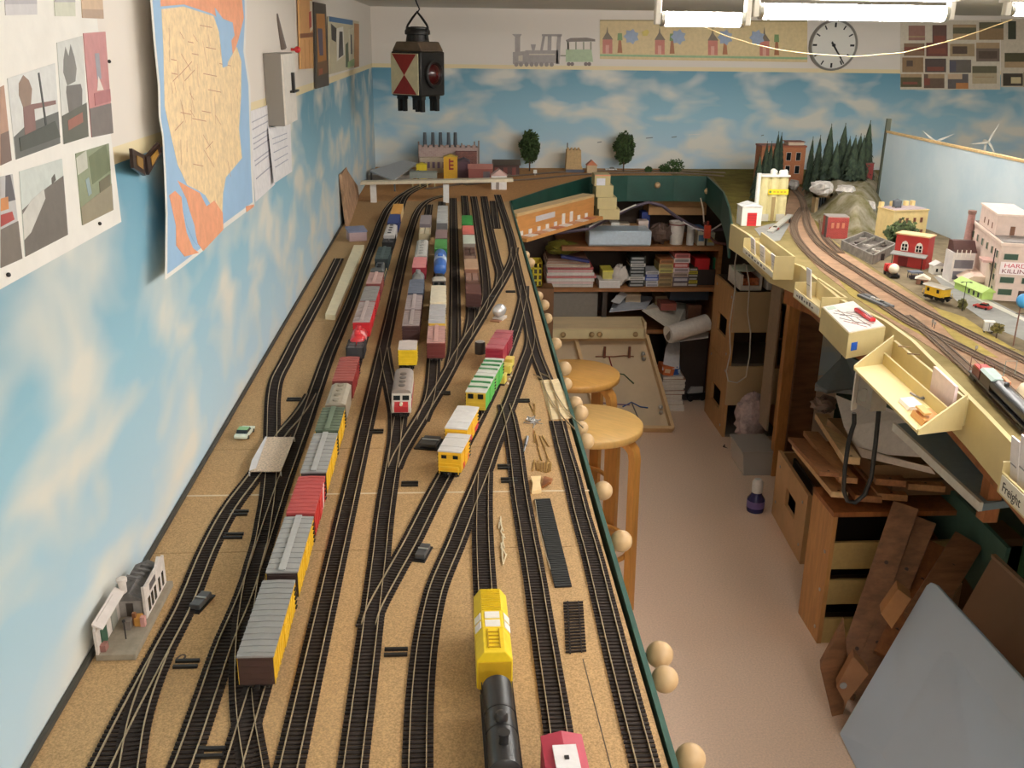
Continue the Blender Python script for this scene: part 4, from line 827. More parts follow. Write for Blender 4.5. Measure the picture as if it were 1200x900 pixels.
# stools (only the seats and legs beyond the table edge show)
SEATM = mat('birch_seat', (232,186,112), .4, noise=.07, scale=7, stretch=(2,10,2)); LEGM = mat('bent_birch', (206,146,72), .4, noise=.12, scale=8, stretch=(8,8,1))
def stool(label, c, h, r, rz, seatm):
    t = thing('bar_stool', label, 'stool', (c[0],c[1],0), rz, 'round bar stools in the aisle')
    MB().lathe([(.001,h-.026),(r-.004,h-.026),(r,h-.022),(r,h-.004),(r-.004,h),(.001,h)],n=64).build('seat', seatm, t, smooth=50)
    for k in range(4):
        a = k*PI/2; d = Vector((math.cos(a),math.sin(a),0)); n = Vector((-d.y,d.x,0))
        path = [d*(r-.10)+Vector((0,0,h-.036)), d*(r-.050)+Vector((0,0,h-.036)), d*(r-.026)+Vector((0,0,h-.044)), d*(r-.010)+Vector((0,0,h-.062)), d*(r-.004)+Vector((0,0,h-.09)), d*(r+.004)]
        mb = MB(); vs = []; 
        for i, p in enumerate(path):
            q = (path[min(i+1,5)]-path[max(i-1,0)]).normalized(); u = q.cross(n)
            for sx, sy in ((-1,-1),(1,-1),(1,1),(-1,1)): vs.append(tuple(p+n*sx*.021+u*sy*.011))
        fs = [(i*4+j,i*4+(j+1)%4,(i+1)*4+(j+1)%4,(i+1)*4+j) for i in range(5) for j in range(4)]+[(3,2,1,0),(20,21,22,23)]
        mb.add(vs,fs).build('leg', LEGM, t, smooth=40)
    pts = [(math.cos(2*PI*i/40)*(r-.02),math.sin(2*PI*i/40)*(r-.02),.205) for i in range(41)]
    MB().tube(pts,.009,8).build('foot_ring', LEGM, t)
stool('nearer round pale wooden bar stool tucked beside the yard table', (.445,2.965), .65, .172, math.radians(-38), SEATM)
stool('farther round wooden bar stool with a darker orange seat beside the table', (.458,3.47), .65, .165, math.radians(-40), mat('birch_seat_dark', (214,160,84), .4, noise=.07, scale=7, stretch=(2,10,2)))
# toy car by the left wall
def toycar(label, c, rz, body, roof, L=.05, W=.02, cat='toy car', g=None):
    t = thing('model_car', label, cat, c, rz, g)
    MB().prism([(-L/2,.003),(L/2,.003),(L/2,.0075),(L*.42,.009),(L*.2,.0095),(-L*.42,.0095),(-L/2,.008)], -W/2, W/2, 'x').build('body', paint(body,.25), t, smooth=0, bev=.001)
    MB().prism([(-L*.34,.009),(L*.18,.009),(L*.06,.0145),(-L*.24,.0145)], -W*.42, W*.42, 'x').build('windows', GLASSD, t, smooth=0)
    MB().bx(-W*.40,W*.40,-L*.235,L*.055,.0143,.0152).build('roof', paint(roof,.25), t, smooth=0)
    for sx in (-1,1):
        for y in (-L*.3,L*.3): MB().cyl((sx*W*.38,y,.0034),(sx*W*.52,y,.0034),.0034,n=12).build('wheel', BLACK, t)
    return t
toycar('small white model car with a pale green roof by the left wall', P(287,510), math.radians(-6), (226,232,214), (150,196,140), L=.05, W=.022)
# crossing ramp
q = [P(311,512,ZT+.011),P(345,512,ZT+.011),P(329,552,ZT+.011),P(292,552,ZT+.011)]
t = thing('crossing_ramp', 'clear-sided speckled crossing ramp laid over the joining tracks by the left wall', 'ramp', (0,0,0))
MB().sheet(q, .0016, (0,0,-1)).build('deck', mat('speckled_deck', (208,188,166), .6, noise=.32, scale=320), t, smooth=0)
MB().sheet([P(311,512,ZT+.0112),P(313,512,ZT+.0112),P(300,549,ZT+.0112),P(292,552,ZT+.0112),P(295,540,ZT+.0112)], .0008, (0,0,1)).build('side_flap', paint((226,224,226)), t, smooth=0)
for a in q: MB().cyl((a[0],a[1],ZT+.0005),(a[0],a[1],ZT+.0096),.0012,n=6).build('foot', paint((220,216,210)), t)
# cream plank
MB_ = MB().sheet([P(414.7,287,ZT+.014),P(427,287,ZT+.014),P(393,369,ZT+.014),P(381,368,ZT+.014)], .0138, (0,0,-1)); o = MB_.build('cream_plank', paint((238,226,192)), smooth=0, bev=.001); tag(o, 'long cream plank lying by the end of the dead-end siding', 'plank')
# rough bark board leaning on the wall
a, b = P(409,266), P(421,231); ya, yb = a[1], b[1]
o = MB().sheet([a, b, PY(416,196,yb+.02), PY(407,194,(ya+yb)/2), PY(401,204,ya+.01)], .014, (-.94,.0,-.2)).build('bark_board', mat('bark', (176,140,110), .9, noise=.4, scale=60, stretch=(1,1,.3), bump=.8), smooth=0)
tag(o, 'rough brown bark-textured board leaning against the left wall at the far end of the table', 'board')
c = P(420,283); t = thing('plastic_box', 'small pink-grey plastic box with a blue lid near the leaning bark board', 'box', c, .3)
MB().bx(-.03,.03,0,.055,0,.03).build('box', paint((190,164,166)), t, smooth=0, bev=.002); MB().box((0,.03,.036),(.064,.058,.006),(.12,0,0)).build('lid', paint((130,138,166)), t, smooth=0)
# station in the near left corner
c = P(112.5,775); t = thing('model_station', 'small ruined white station with grey roofs and chimney at the near left wall', 'building', (c[0],c[1],ZT), 0)
STN = mat('station_white', (214,204,196), .7, noise=.12, scale=80); SLATE = mat('slate_roof', (104,100,98), .8, noise=.2, scale=120)
w_, l_ = .043, .155
MB().bx(0,w_,0,l_,0,.008).build('platform', mat('platform_grey', (146,136,120), .8, noise=.12, scale=90), t, smooth=0, bev=.001)
wl = MB().prism([(0,.008),(.075,.008),(.075,.040),(.062,.046),(.008,.046),(0,.038)], .001, .004, 'x').build('back_wall', STN, t, smooth=0)
for y in (.012,.046): MB().bx(.004,.0052,y,y+.017,.009,.031).build('door', paint((52,86,66)) if y < .03 else paint((150,150,140)), wl, smooth=0)
MB().prism([(.001,.044),(.012,.0395),(.012,.041),(.001,.047)], .0, .077, 'y').build('canopy_roof', paint((222,212,206)), t, smooth=0)
MB().bx(.002,.030,.075,.150,.008,.030).build('rear_room', mat('station_grey', (150,144,138), .75, noise=.12, scale=80), t, smooth=0)
MB().bx(.012,.020,.0742,.075,.009,.026).build('doorway', paint((70,62,56)), t, smooth=0)
rf = MB().prism([(.001,.030),(.033,.030),(.033,.031),(.017,.040),(.001,.033)], .073, .152, 'y').build('slate_roof', SLATE, t, smooth=0)
for k in range(4): MB().box((.012+.003*k,.108+k*.009,.040),(.016,.004,.004),(0,.3,.1)).build('roof_rib', SLATE, rf, smooth=0)
fa = MB().prism([(.070,.008),(.152,.008),(.152,.046),(.146,.046),(.134,.054),(.122,.046),(.078,.046),(.070,.050)], .033, .036, 'x').build('street_front', STN, t, smooth=0)
for y in (.080,.092,.104): MB().bx(.036,.0366,y,y+.007,.012,.029).build('front_window', GLASSD, fa, smooth=0)
for y in (.122,.136): MB().bx(.036,.0366,y,y+.006,.012,.030).build('front_window', GLASSD, fa, smooth=0)
MB().bx(.036,.0366,.090,.112,.034,.042).build('name_board', paint((96,90,90)), fa, smooth=0)
MB().cyl((.009,.080,.036),(.009,.080,.052),.0045,n=14).lathe([(.006,.052),(.006,.056),(.004,.057)],(.009,.080,0),14).build('chimney', STN, t)
for (x,y,sx,sy,sz,cl,nm) in ((.020,.052,.008,.010,.011,(120,112,106),'crate'),(.030,.060,.007,.012,.010,(196,140,66),'crate'),(.036,.056,.005,.006,.012,(204,150,140),'crate'),(.026,.058,.004,.004,.016,(132,84,52),'post'),(.006,.010,.008,.010,.008,(150,106,98),'crate')):
    MB().bx(x-sx/2,x+sx/2,y-sy/2,y+sy/2,.008,.008+sz).build(nm, paint(cl), t, smooth=0)
MB().cyl((.024,.030,.008),(.024,.030,.030),.0008,n=6).sph((.024,.030,.031),.002,8,5).build('lamp_post', DARKSTEEL, t)
# turnout motors
def motor(label, px, py, L=.042, W=.026, clear=False):
    c = P(px,py); t = thing('point_motor', label, 'motor', c, math.radians(-14), 'black point motors')
    MB().bx(-W/2,W/2,-L/2,L/2,0,.0018).build('base_plate', BLACK, t, smooth=0); MB().bx(-W*.32,W*.40,-L*.38,L*.38,.0018,.009).build('casing', mat('casing_grey',(70,70,72),.3), t, smooth=0, bev=.001)
    MB().cyl((-W*.3,0,.0098),(W*.45,0,.0098),.0012,n=8).build('throw_rod', mat('bright_steel',(190,188,184),.3,.9), t)
motor('black point motor beside the curve of the outermost track', 235,708, W=.018)
motor('black point motor under the diagonal track near the table joint', 495,650, W=.018)
motor('flat black point motor beside the nearest yellow cab car', 503,521, .05, .04)
for txt, px, py in (('6',262,884),('0',206,771)):
    c = P(px,py,ZT+.0002); tt = thing('pencilled_number', 'pencilled number %s on the particle board beside a point lever' % txt, 'marking', c)
    tt['label'] = ('pencilled number 6 beside the point lever at the near end','pencilled number 0 beside the outermost track')[txt == '0']
    text_mesh(txt, .022, paint((70,52,40)), Matrix.Rotation(-.3,4,'Z'), tt, 'numeral')
# items beside the diagonal track
c = P(585,374); t = thing('tank_shell', 'shiny silver tank shell standing loose between the diagonal tracks', 'tank', c, math.radians(-24))
MB().bx(-.013,.013,-.012,.02,0,.006).build('base', paint((214,204,194)), t, smooth=0); MB().lathe([(.001,-.022),(.010,-.018),(.015,-.008),(.016,.004),(.012,.018),(.001,.024)],(0,0,.022),24,'y').build('shell', mat('silver',(226,226,228),.25,.5), t, smooth=80)
MB().bx(-.012,.012,-.03,-.014,0,.003).build('brown_foot', paint((150,104,76)), t, smooth=0)
c = P(562.5,414); t = thing('storage_tank', 'dark grey upright tank beside the dark red boxcar', 'tank', c); MB().lathe([(.0115,0),(.0115,.024),(.010,.027),(.001,.028)],n=24).build('drum', paint((84,80,78)), t); MB().lathe([(.0105,.0268),(.004,.0292),(.001,.0292)],n=24).build('cap', paint((176,172,168)), t)
for i,(px,py) in enumerate(((586,452),(592.5,440),(595,432))):
    c = P(px,py); t = thing('yellow_crate', 'yellow crate beside the green locomotives, %s from the near end of its row' % ordinal(i), 'crate', c, math.radians(-16), 'yellow crates beside the green locomotives')
    MB().bx(-.0095,.0095,0,.020,.004,.021).build('crate', paint((222,204,92)), t, smooth=0, bev=.001); MB().bx(-.009,.009,.001,.019,0,.004).build('base', paint((60,50,44)), t, smooth=0)
    MB().bx(-.010,.010,-.0008,.0208,.019,.0215).build('lid', paint((228,212,110)), t, smooth=0)
for i,(px,py) in enumerate(((597,445),(595,450),(599,441))):
    c = P(px,py); o = MB().sph((0,0,.0015),.0022,10,6).cyl((0,0,0),(0,0,.0012),.0028,n=10).build('white_peg', paint((232,222,204)), loc=c); tag(o,'tiny white peg right of the yellow crates, %s of three'%ordinal(i),'peg','white pegs beside the yellow crates')
# loose rails, nails, sticks
BRASS = mat('brass_rail', (196,160,96), .35, .6, noise=.1, scale=40)
G = 'loose rail lengths on the particle board'
Z8 = lambda x,y: (600+x/5.62, 440+y/5.62)
segs = [((110,170),(152,265)),((150,180),(152,262)),((148,360),(176,470)),((172,470),(196,560)),((182,395),(212,470)),((206,450),(246,565)),((200,395),(245,470)),((150,380),(150,440))]
for k in range(13):
    x = 142+k*9.6; segs.append(((x+random.uniform(-5,5),556+random.uniform(-8,22)),(x+random.uniform(-9,9),628+random.uniform(-14,12))))
for i,(a,b) in enumerate(segs):
    A, B = P(*Z8(*a),ZT+.0010+.0004*(i%4)), P(*Z8(*b),ZT+.0010+.0004*(i%3))
    o = MB().beam(A,B,.0014,.0018).build('loose_rail', BRASS, smooth=0)
    tag(o, ('loose brass rail length fanned out below the nail heap' if i < 8 else 'short brass rail length in the heap above the pale wooden block'), 'rail', G+(' below the nails' if i < 8 else ' in a heap'))
for k in range(26):
    x, y = random.gauss(624,3.2), random.gauss(493,2.6); a = random.uniform(0,PI); c = Vector(P(x,y,ZT+.0012+.0022*random.random())); d = Vector((math.cos(a),math.sin(a),random.uniform(-.1,.2)))*.006
    o = MB().cyl(c-d,c+d,.0009,n=6).cyl(c+d,c+d*1.06,.0019,n=8).build('steel_nail', mat('nail_steel',(196,196,198),.3,.8), smooth=0); tag(o,'small steel nail in the heap beside the gap in the edge track','nail','steel nails in a heap')
A,B = P(618,512,ZT+.003),P(614,529,ZT+.003); o = MB().cyl(A,Vector(A).lerp(Vector(B),.6),.0028,n=10).cyl(Vector(A).lerp(Vector(B),.6),B,.0014,n=8).build('hand_drill', mat('tool_steel',(120,120,124),.35,.7)); tag(o,'small grey pin tool lying left of the loose rails','tool')
for k in range(16):
    y = 608+k*3; x = 587+k*.25; A = Vector(P(x+random.uniform(-3,3),y-random.uniform(1,6),ZT+.0012+.0005*(k%4))); B = Vector(P(x+random.uniform(-3,4),y+random.uniform(4,9),ZT+.0012+.0004*(k%3)))
    o = MB().beam(A,B,.0015,.0015).build('pale_stick', paint((214,200,168)), smooth=0); tag(o,'pale stick in the narrow heap between two tracks at the near end','stick','pale sticks in a narrow heap')
o = MB().sheet([P(622,558,ZT+.0063),P(634,557.5,ZT+.0063),P(632.5,563,ZT+.0063),P(634.5,574,ZT+.0063),P(623,575,ZT+.0063),P(624.5,566,ZT+.0063)], .006,(0,0,-1)).build('wooden_block', paint((240,210,158)), smooth=0); tag(o,'pale waisted wooden block beside the heap of short rails','block')
for k in range(5):
    A,B = P(636+k*2,571-k*1.2,ZT+.002+.0015*k),P(639+k*1.8,559+k*.6,ZT+.002+.0015*k)
    o = MB().beam(A,B,.004,.003).build('brown_stick', BROWNWOOD, smooth=0); tag(o,'short brown wooden stick piled right of the pale block','stick','brown sticks piled beside the pale block')
t = thing('flexible_track_base', 'black flexible track base with a single rail lying beside the caboose track', 'track', (0,0,0))
qa, qb, qc, qd = (Vector(P(*p,ZT+.0005)) for p in ((626,586),(644.5,585),(670,688),(650,689)))
mb = MB()
for k in range(44):
    u = (k+.5)/44; A, B = qa.lerp(qd,u), qb.lerp(qc,u); mb.beam(A+Vector((0,0,.001)),B+Vector((0,0,.001)),.0040,.0022)
mb.sheet([tuple(p) for p in (qa,qb,qc,qd)],.0012,(0,0,1)); mb.build('base_strip', mat('flex_black',(20,22,24),.5), t, smooth=0)
MB().tube([P(627,586,ZT+.004),P(631,615,ZT+.004),P(637,640,ZT+.004),P(645,667,ZT+.004)],.0007,5).build('rail', RAILM, t)
t = thing('sleeper_web', 'short strip of loose black sleepers near the caboose track', 'sleepers', (0,0,0))
qa, qb, qc, qd = (Vector(P(*p,ZT+.0014)) for p in ((660,705),(683,704),(687,764),(663,766)))
mb = MB()
for k in range(17):
    u = (k+.5)/17; mb.beam(qa.lerp(qd,u),qb.lerp(qc,u),.0021,.0022)
mb.beam(qa.lerp(qb,.22),qd.lerp(qc,.22),.0016,.0022); mb.beam(qa.lerp(qb,.78),qd.lerp(qc,.78),.0010,.0018)
mb.build('sleepers', TIE, t, smooth=0)
# ------------------------------------------------------------------ far end of the table: bridge and town
a, b = P(438,237), P(523,233); yb_ = a[1]
l0, r0 = PY(423,214,yb_), PY(601,210.5,yb_)
t = thing('plank_bridge', 'white plank bridge on two white posts across the yard throat', 'bridge', (0,0,0))
MB().beam(l0, r0, .05, .012).build('plank', paint((226,212,184)), t, smooth=0)
for p in (a,b): MB().bx(p[0]-.012,p[0]+.012,yb_-.012,yb_+.012,ZT+.0002,l0[2]-.005).build('post', paint((232,230,226)), t, smooth=0)
def blk(nm, label, x0, y0, x1, y1, Y, dep, col, cat='building', rz=0, build=True):
    """box whose front face, at distance Y, fills the given picture rectangle; returns Empty at its base, width, depth, height"""
    A, B = PY(x0,y1,Y), PY(x1,y0,Y); z0 = ZT if build else A[2]
    t = thing(nm, label, cat, (A[0],Y,z0), 0); return t, B[0]-A[0], dep, B[2]-z0
yy = 4.45
t = thing('model_hangar', 'wide grey-white flat hangar roof at the far left corner of the table', 'building', (0,0,0))
rq = [P(433,200,ZT+.055),P(472,187.5,ZT+.06),P(489,191,ZT+.06),P(461,211,ZT+.05)]
MB().sheet(rq,.006,(0,0,-1)).build('roof', paint((196,196,200)), t, smooth=0)
for i in (0,2,3):
    a = rq[i]; MB().bx(a[0]*.98-.004,a[0]*.98+.004,a[1]-.004,a[1]+.004,ZT+.0002,a[2]-.006).build('column', paint((90,88,86)), t, smooth=0)
cc = (Vector(rq[0])+Vector(rq[2]))/2; MB().bx(cc.x-.12,cc.x+.09,cc.y-.1,cc.y+.14,ZT+.0002,ZT+.03).build('walls', paint((176,170,160)), t, smooth=0)
FY = 5.12
t,w,d,h = blk('model_factory','mauve brick factory with five dark smokestacks against the back wall',491,173,560,203,FY,.09,(190,164,156))
FB = brick_mat('factory_brick',(196,172,164),(178,150,144),(206,190,182),.02,.008)
MB().bx(0,w,0,d,0,h).build('walls', FB, t, smooth=0)
for k in range(11): MB().bx(w*k/11,w*k/11+w*.055,-.002,.01,h,h+.012).build('merlon', FB, t, smooth=0)
for px in (497.5,507,516,525.5,533.5):
    x = PY(px,160,FY)[0]-PY(491,203,FY)[0]; hh = PY(px,156,FY)[2]-ZT; MB().cyl((x,.04,h),(x,.04,hh),.010,.008,n=14).build('smokestack', paint((84,90,96)), t)
for px,py in ((490.5,166),(541,168),(556,166),(561,165)):
    x = PY(px,py,FY)[0]-PY(491,203,FY)[0]; hh = PY(px,py,FY)[2]-ZT; MB().cyl((x,.01,.0),(x,.01,hh),.005,.004,n=10).build('spire', paint((150,136,126)), t)
MB().bx(w*.62,w*.98,-.03,0,0,h*.86).build('brick_wing', brick_mat('wing_brick',(140,88,80),(110,70,66),(160,130,120),.012,.006), t, smooth=0)
MB().bx(w*.02,w*.5,-.05,0,0,h*.62).build('cream_wing', paint((206,190,166)), t, smooth=0)
for k in range(5): MB().bx(w*.06+k*w*.085,w*.06+k*w*.085+w*.045,-.0512,-.05,h*.2,h*.45).build('window', paint((130,110,134)), t, smooth=0)
t,w,d,h = blk('model_house','yellow house with dark red marks on its front, before the factory',520,184,536,209,4.85,.05,0)
MB().bx(0,w,0,d,0,h).build('walls', paint((232,180,44)), t, smooth=0); MB().prism([(-.003,h),(w+.003,h),(w*.5,h+.012)],-.003,d,'y').build('roof', paint((206,170,60)), t, smooth=0)
for k in range(3): MB().bx(w*.38,w*.72,-.001,0,h*(.42+.17*k),h*(.50+.17*k)).build('red_sign', paint((150,40,34)), t, smooth=0)
MB().bx(w*.38,w*.48,-.0012,0,h*.42,h*.92).build('red_sign', paint((150,40,34)), t, smooth=0)
t,w,d,h = blk('model_house','dark purple-brown hall right of the yellow house',536,190,551,208,4.9,.1,0)
MB().bx(0,w,0,d,0,h).build('walls', paint((96,66,80)), t, smooth=0); MB().prism([(0,h),(w,h),(w*.5,h+.014)],0,d,'y').build('roof', paint((84,60,72)), t, smooth=0)
t,w,d,h = blk('model_house','small bright yellow hut beside the hangar roof',488,193,500,201,4.72,.04,0)
MB().bx(0,w,0,d,0,h).build('walls', paint((236,210,40)), t, smooth=0); MB().prism([(-.002,h),(w+.002,h),(w*.5,h+.008)],0,d,'y').build('roof', paint((214,190,40)), t, smooth=0); MB().bx(0.004,.012,-.001,0,h*.2,h*.7).build('door', GLASSD, t, smooth=0)
t,w,d,h = blk('model_platform','long low grey-green platform roof in front of the factory',480,202,512,209,4.55,.06,0)
MB().bx(0,w,0,d,h*.6,h).build('roof', paint((150,156,146)), t, smooth=0)
for k in range(4): MB().bx(w*(.08+.27*k),w*(.08+.27*k)+.006,.01,.016,0,h*.6).build('post', paint((200,180,130)), t, smooth=0)
t,w,d,h = blk('model_shed','red-brown shed with pale patches left of the white shed',549,193,577,209,4.75,.06,0)
MB().bx(0,w,0,d,0,h*.75).build('walls', paint((150,84,74)), t, smooth=0); MB().prism([(0,h*.75),(d,h*.75),(d*.5,h)],-.003,w+.003,'x').build('roof', paint((186,126,116)), t, smooth=0); MB().bx(w*.62,w*.9,-.001,0,0,h*.6).build('door', paint((110,100,104)), t, smooth=0)
t,w,d,h = blk('model_shed','small white shed with a pink side at the right end of the plank bridge',576,199,594,211,4.5,.06,0)
MB().bx(0,w,0,d,0,h*.7).build('walls', paint((236,232,228)), t, smooth=0); MB().prism([(-.003,h*.7),(w+.003,h*.7),(w*.5,h)],-.003,d,'y').build('roof', paint((216,180,172)), t, smooth=0); MB().bx(w*.3,w*.5,-.001,0,0,h*.5).build('door', paint((150,140,134)), t, smooth=0)
t,w,d,h = blk('model_shed','low dark brown goods shed left of the round-crowned tree',578,188,609,203,5.0,.07,0)
MB().bx(0,w,.012,d,0,h*.7).build('walls', paint((84,54,46)), t, smooth=0); MB().prism([(-.012,h*.68),(d+.006,h*.72),(d*.5,h)],-.004,w+.004,'x').build('roof', paint((92,80,70)), t, smooth=0)
for k in range(3): MB().bx(w*(.06+.33*k),w*(.06+.33*k)+.02,.010,.012,0,h*.5).build('door', paint((130,66,54)), t, smooth=0)
t,w,d,h = blk('model_castle','tan stone tower with battlements between the two round trees',664,176,681,198,5.12,.06,0)
CS = mat('castle_stone',(196,166,120),.8,noise=.12,scale=90)
MB().prism([(-.004,0),(w*1.25,0),(w*1.05,h*.35),(w,h),(0,h)],0,d,'y').build('tower', CS, t, smooth=0)
for k in range(4): MB().bx(w*k/4,w*k/4+w*.13,-.002,.012,h,h+.012).build('merlon', CS, t, smooth=0)
MB().cyl((.004,.03,0),(.004,.03,PY(665,168,5.12)[2]-ZT),.004,.003,n=10).build('chimney', paint((96,84,74)), t); MB().bx(-.004,w*1.25,-.004,0,0,h*.14).build('plinth', paint((84,88,100)), t, smooth=0)
t,w,d,h = blk('model_house','tiny tan house with an orange roof right of the castle tower',688,188,700,198,5.1,.05,0)
MB().bx(0,w,0,d,0,h*.6).build('walls', paint((206,180,140)), t, smooth=0); MB().prism([(-.003,h*.6),(w+.003,h*.6),(w*.5,h)],0,d,'y').build('roof', paint((206,122,84)), t, smooth=0)
t = toycar('white model car beneath the second round tree at the end of the room', P(716,199.5,ZT), PI/2, (240,240,236), (214,214,210), L=.06, W=.026)
def leafy(nm, label, c, crown, rx, rz_, n, col, trunk=(86,62,44), tr=.004, cat='tree', g=None, leaf=.006, lean=0):
    t = thing(nm, label, cat, c, 0, g); mb = MB()
    for k in range(n):
        v = Vector((random.gauss(0,1),random.gauss(0,1),random.gauss(0,1))).normalized()*(random.random()**.4)
        lump = 1+.16*math.sin(v.x*6+1)*math.sin(v.z*7+v.y*5)
        p = Vector((v.x*rx*lump,v.y*rx*lump,crown+v.z*rz_*lump)); a = Vector((random.gauss(0,1),random.gauss(0,1),random.gauss(0,1))).normalized()*leaf; b = a.orthogonal().normalized()*leaf*random.uniform(.5,1)
        mb.m(k%2).tri(tuple(p-a),tuple(p-b),tuple(p+a),tuple(p+b))
    mb.build('crown', [mat('leaf_%02x%02x%02x'%col,col,.8,noise=.2,scale=60), mat('leafd_%02x%02x%02x'%col,tuple(int(q*.75) for q in col),.8,noise=.2,scale=60)], t, smooth=0)
    if tr: MB().cyl((0,0,0),(0,0,crown),tr,tr*.6,n=8).build('trunk', paint(trunk), t)
    return t
TG = 'round-crowned trees along the back wall'
for lab,px,py0,py1,pw in (('round-crowned dark green tree right of the dark goods shed',620.5,155,200,10.5),('round-crowned dark green tree right of the castle tower',730.5,157,200,11)):
    Y = 5.17; b = PY(px,py1,Y); tp = PY(px,py0,Y); H = tp[2]-ZT; rx = pw/ (1150/math.dist(b,(0,0,CAMZ)))
    leafy('model_tree', lab, (b[0],Y,ZT), H*.62, rx*1.05, H*.41, 1700, (70,92,48), g=TG, leaf=.009)
for lab,px,py,rx in (('small green bush at the end of the room, in front of the wall',792,198,.05),('tiny green bush left of the larger bush at the room end',780,199,.03),('tiny dark bush on the green fascia board near the second round tree',761,202,.02)):
    b = P(px,203,ZT); leafy('model_bush', lab, (b[0],5.14,ZT), rx*.7, rx, rx*.75, 300, (74,104,52), tr=0, cat='bush', leaf=.006)
# brown weathered tracks round the end of the room
WT = mat('weathered_sleepers',(112,92,74),.85,noise=.15,scale=90); WR = mat('weathered_rail',(128,112,98),.5,.3)
BG = 'weathered tracks round the end of the room'
track('weathered outer track along the back wall', [(560,209),(610,206),(660,202),(720,200.5),(790,200.8),(850,203)], rail=WR, tie=WT, group=BG)
track('weathered inner track along the back fascia edge', [(545,217),(585,213),(630,210),(680,205),(735,203.2),(800,203.6),(848,207)], rail=WR, tie=WT, group=BG)
track('weathered track ending at the white shed on the plank bridge', [(500,222),(540,216),(575,209),(605,203)], rail=WR, tie=WT, group=BG, z=ZT+.0004)
c = P(627,206); t = thing('track_sign', 'tiny white track sign in front of the first round tree', 'sign', c); MB().cyl((0,0,0),(0,0,.02),.0012,n=6).build('post', paint((220,216,206)), t); MB().bx(-.009,.009,-.001,.001,.012,.030).build('plate', WHITE, t, smooth=0)
# painted birds on the sky
for i,(px,py,l) in enumerate(((700,167,5),(757,162,8),(787,161,6),(807,158,14),(892,159,3))):
    a,b = WB(px,py,.001),WB(px+l,py-.8,.001); o = MB().beam(a,b,.004,.001,(0,1,0)).build('painted_bird', paint((110,116,122)) if i != 3 else paint((220,222,220)), smooth=0); tag(o,'tiny painted bird on the back wall sky, %s from the left'%ordinal(i),'bird','painted birds on the sky')
# ================================================================== scenery on the right-hand layout
LB = bpy.data.objects['layout_board']
def zone(name, pts, e, m): MB().sheet([P(*p,ZT+.0001) for p in pts], e, (0,0,1)).build(name, m, LB, smooth=0)
FIELD = mat('field_grass',(120,110,56),.95,rgb2=(94,84,44),scale=14,bump=.4,spec=.05)
BALLAST = mat('ballast',(172,138,112),.9,rgb2=(146,120,98),scale=30,bump=.3,spec=.05)
CITY = mat('city_ground',(134,120,98),.9,rgb2=(104,94,76),scale=16,spec=.05)
ROAD = mat('asphalt',(150,150,146),.8,noise=.08,scale=30,spec=.1)
TURF = mat('yellow_turf',(176,156,90),.95,rgb2=(146,130,78),scale=26,bump=.4,spec=.05)
zone('grass_field',[(800,202),(846,196.5),(900,197),(1010,199),(1045,215),(1040,250),(960,272),(925,250),(906,262),(866,266),(858,250),(852,230),(836,208)],.0006,FIELD)
zone('city_ground',[(960,268),(1030,240),(1110,262),(1230,300),(1230,425),(1150,392),(1085,352),(1030,318),(990,292)],.0005,CITY)
zone('ballast',[(917,258),(924,232),(928,214),(944,222),(950,240),(953,256),(960,272),(990,296),(1030,322),(1085,356),(1150,396),(1230,436),(1230,520),(1150,448),(1110,420),(1060,388),(1006,352),(962,318),(934,288)],.0011,BALLAST)
zone('grass_strip',[(978,322),(1010,342),(1060,376),(1105,402),(1085,396),(1040,372),(996,346)],.0014,TURF)
zone('grass_strip',[(1093,360),(1130,372),(1160,392),(1190,410),(1160,405),(1120,388)],.0014,TURF)
zone('grass_strip',[(1100,378),(1140,400),(1170,420),(1150,416),(1118,398)],.0016,TURF)
zone('road',[(1094,324),(1110,326),(1150,346),(1230,386),(1230,412),(1165,384),(1120,352)],.0010,ROAD)
zone('kerb',[(1097,323),(1102,323),(1150,349),(1230,388),(1230,391),(1148,353)],.0020,paint((206,204,190)))
zone('yard_paving',[(884,268),(905,262),(926,262),(914,282),(896,284)],.0012,ROAD)
RG = 'weathered tracks of the right-hand layout'
track('weathered right-hand track curving out from behind the silos', [(905,219),(922,219),(933,226),(940,236),(943.5,250),(948,270),(966,292),(1020,328),(1080,364),(1133,391),(1200,424),(1230,440)], rail=WR, tie=WT, group=RG, z=ZT+.0026)
track('weathered right-hand track nearer the aisle, joining beside the silos', [(940,245),(932,258),(930,268),(936,284),(960,309),(1008,341),(1065,379),(1110,401),(1200,446),(1230,462)], rail=WR, tie=WT, group=RG, z=ZT+.0029)
track('weathered siding with the black engine at the right edge', [(1062,372),(1085,390),(1110,412),(1140,440),(1180,482),(1215,520)], rail=WR, tie=WT, group=RG, z=ZT+.0032)
track('short weathered track leading into the tunnel portal', [(962,246),(964,262),(968,280),(985,298)], rail=WR, tie=WT, group=RG, z=ZT+.0026)
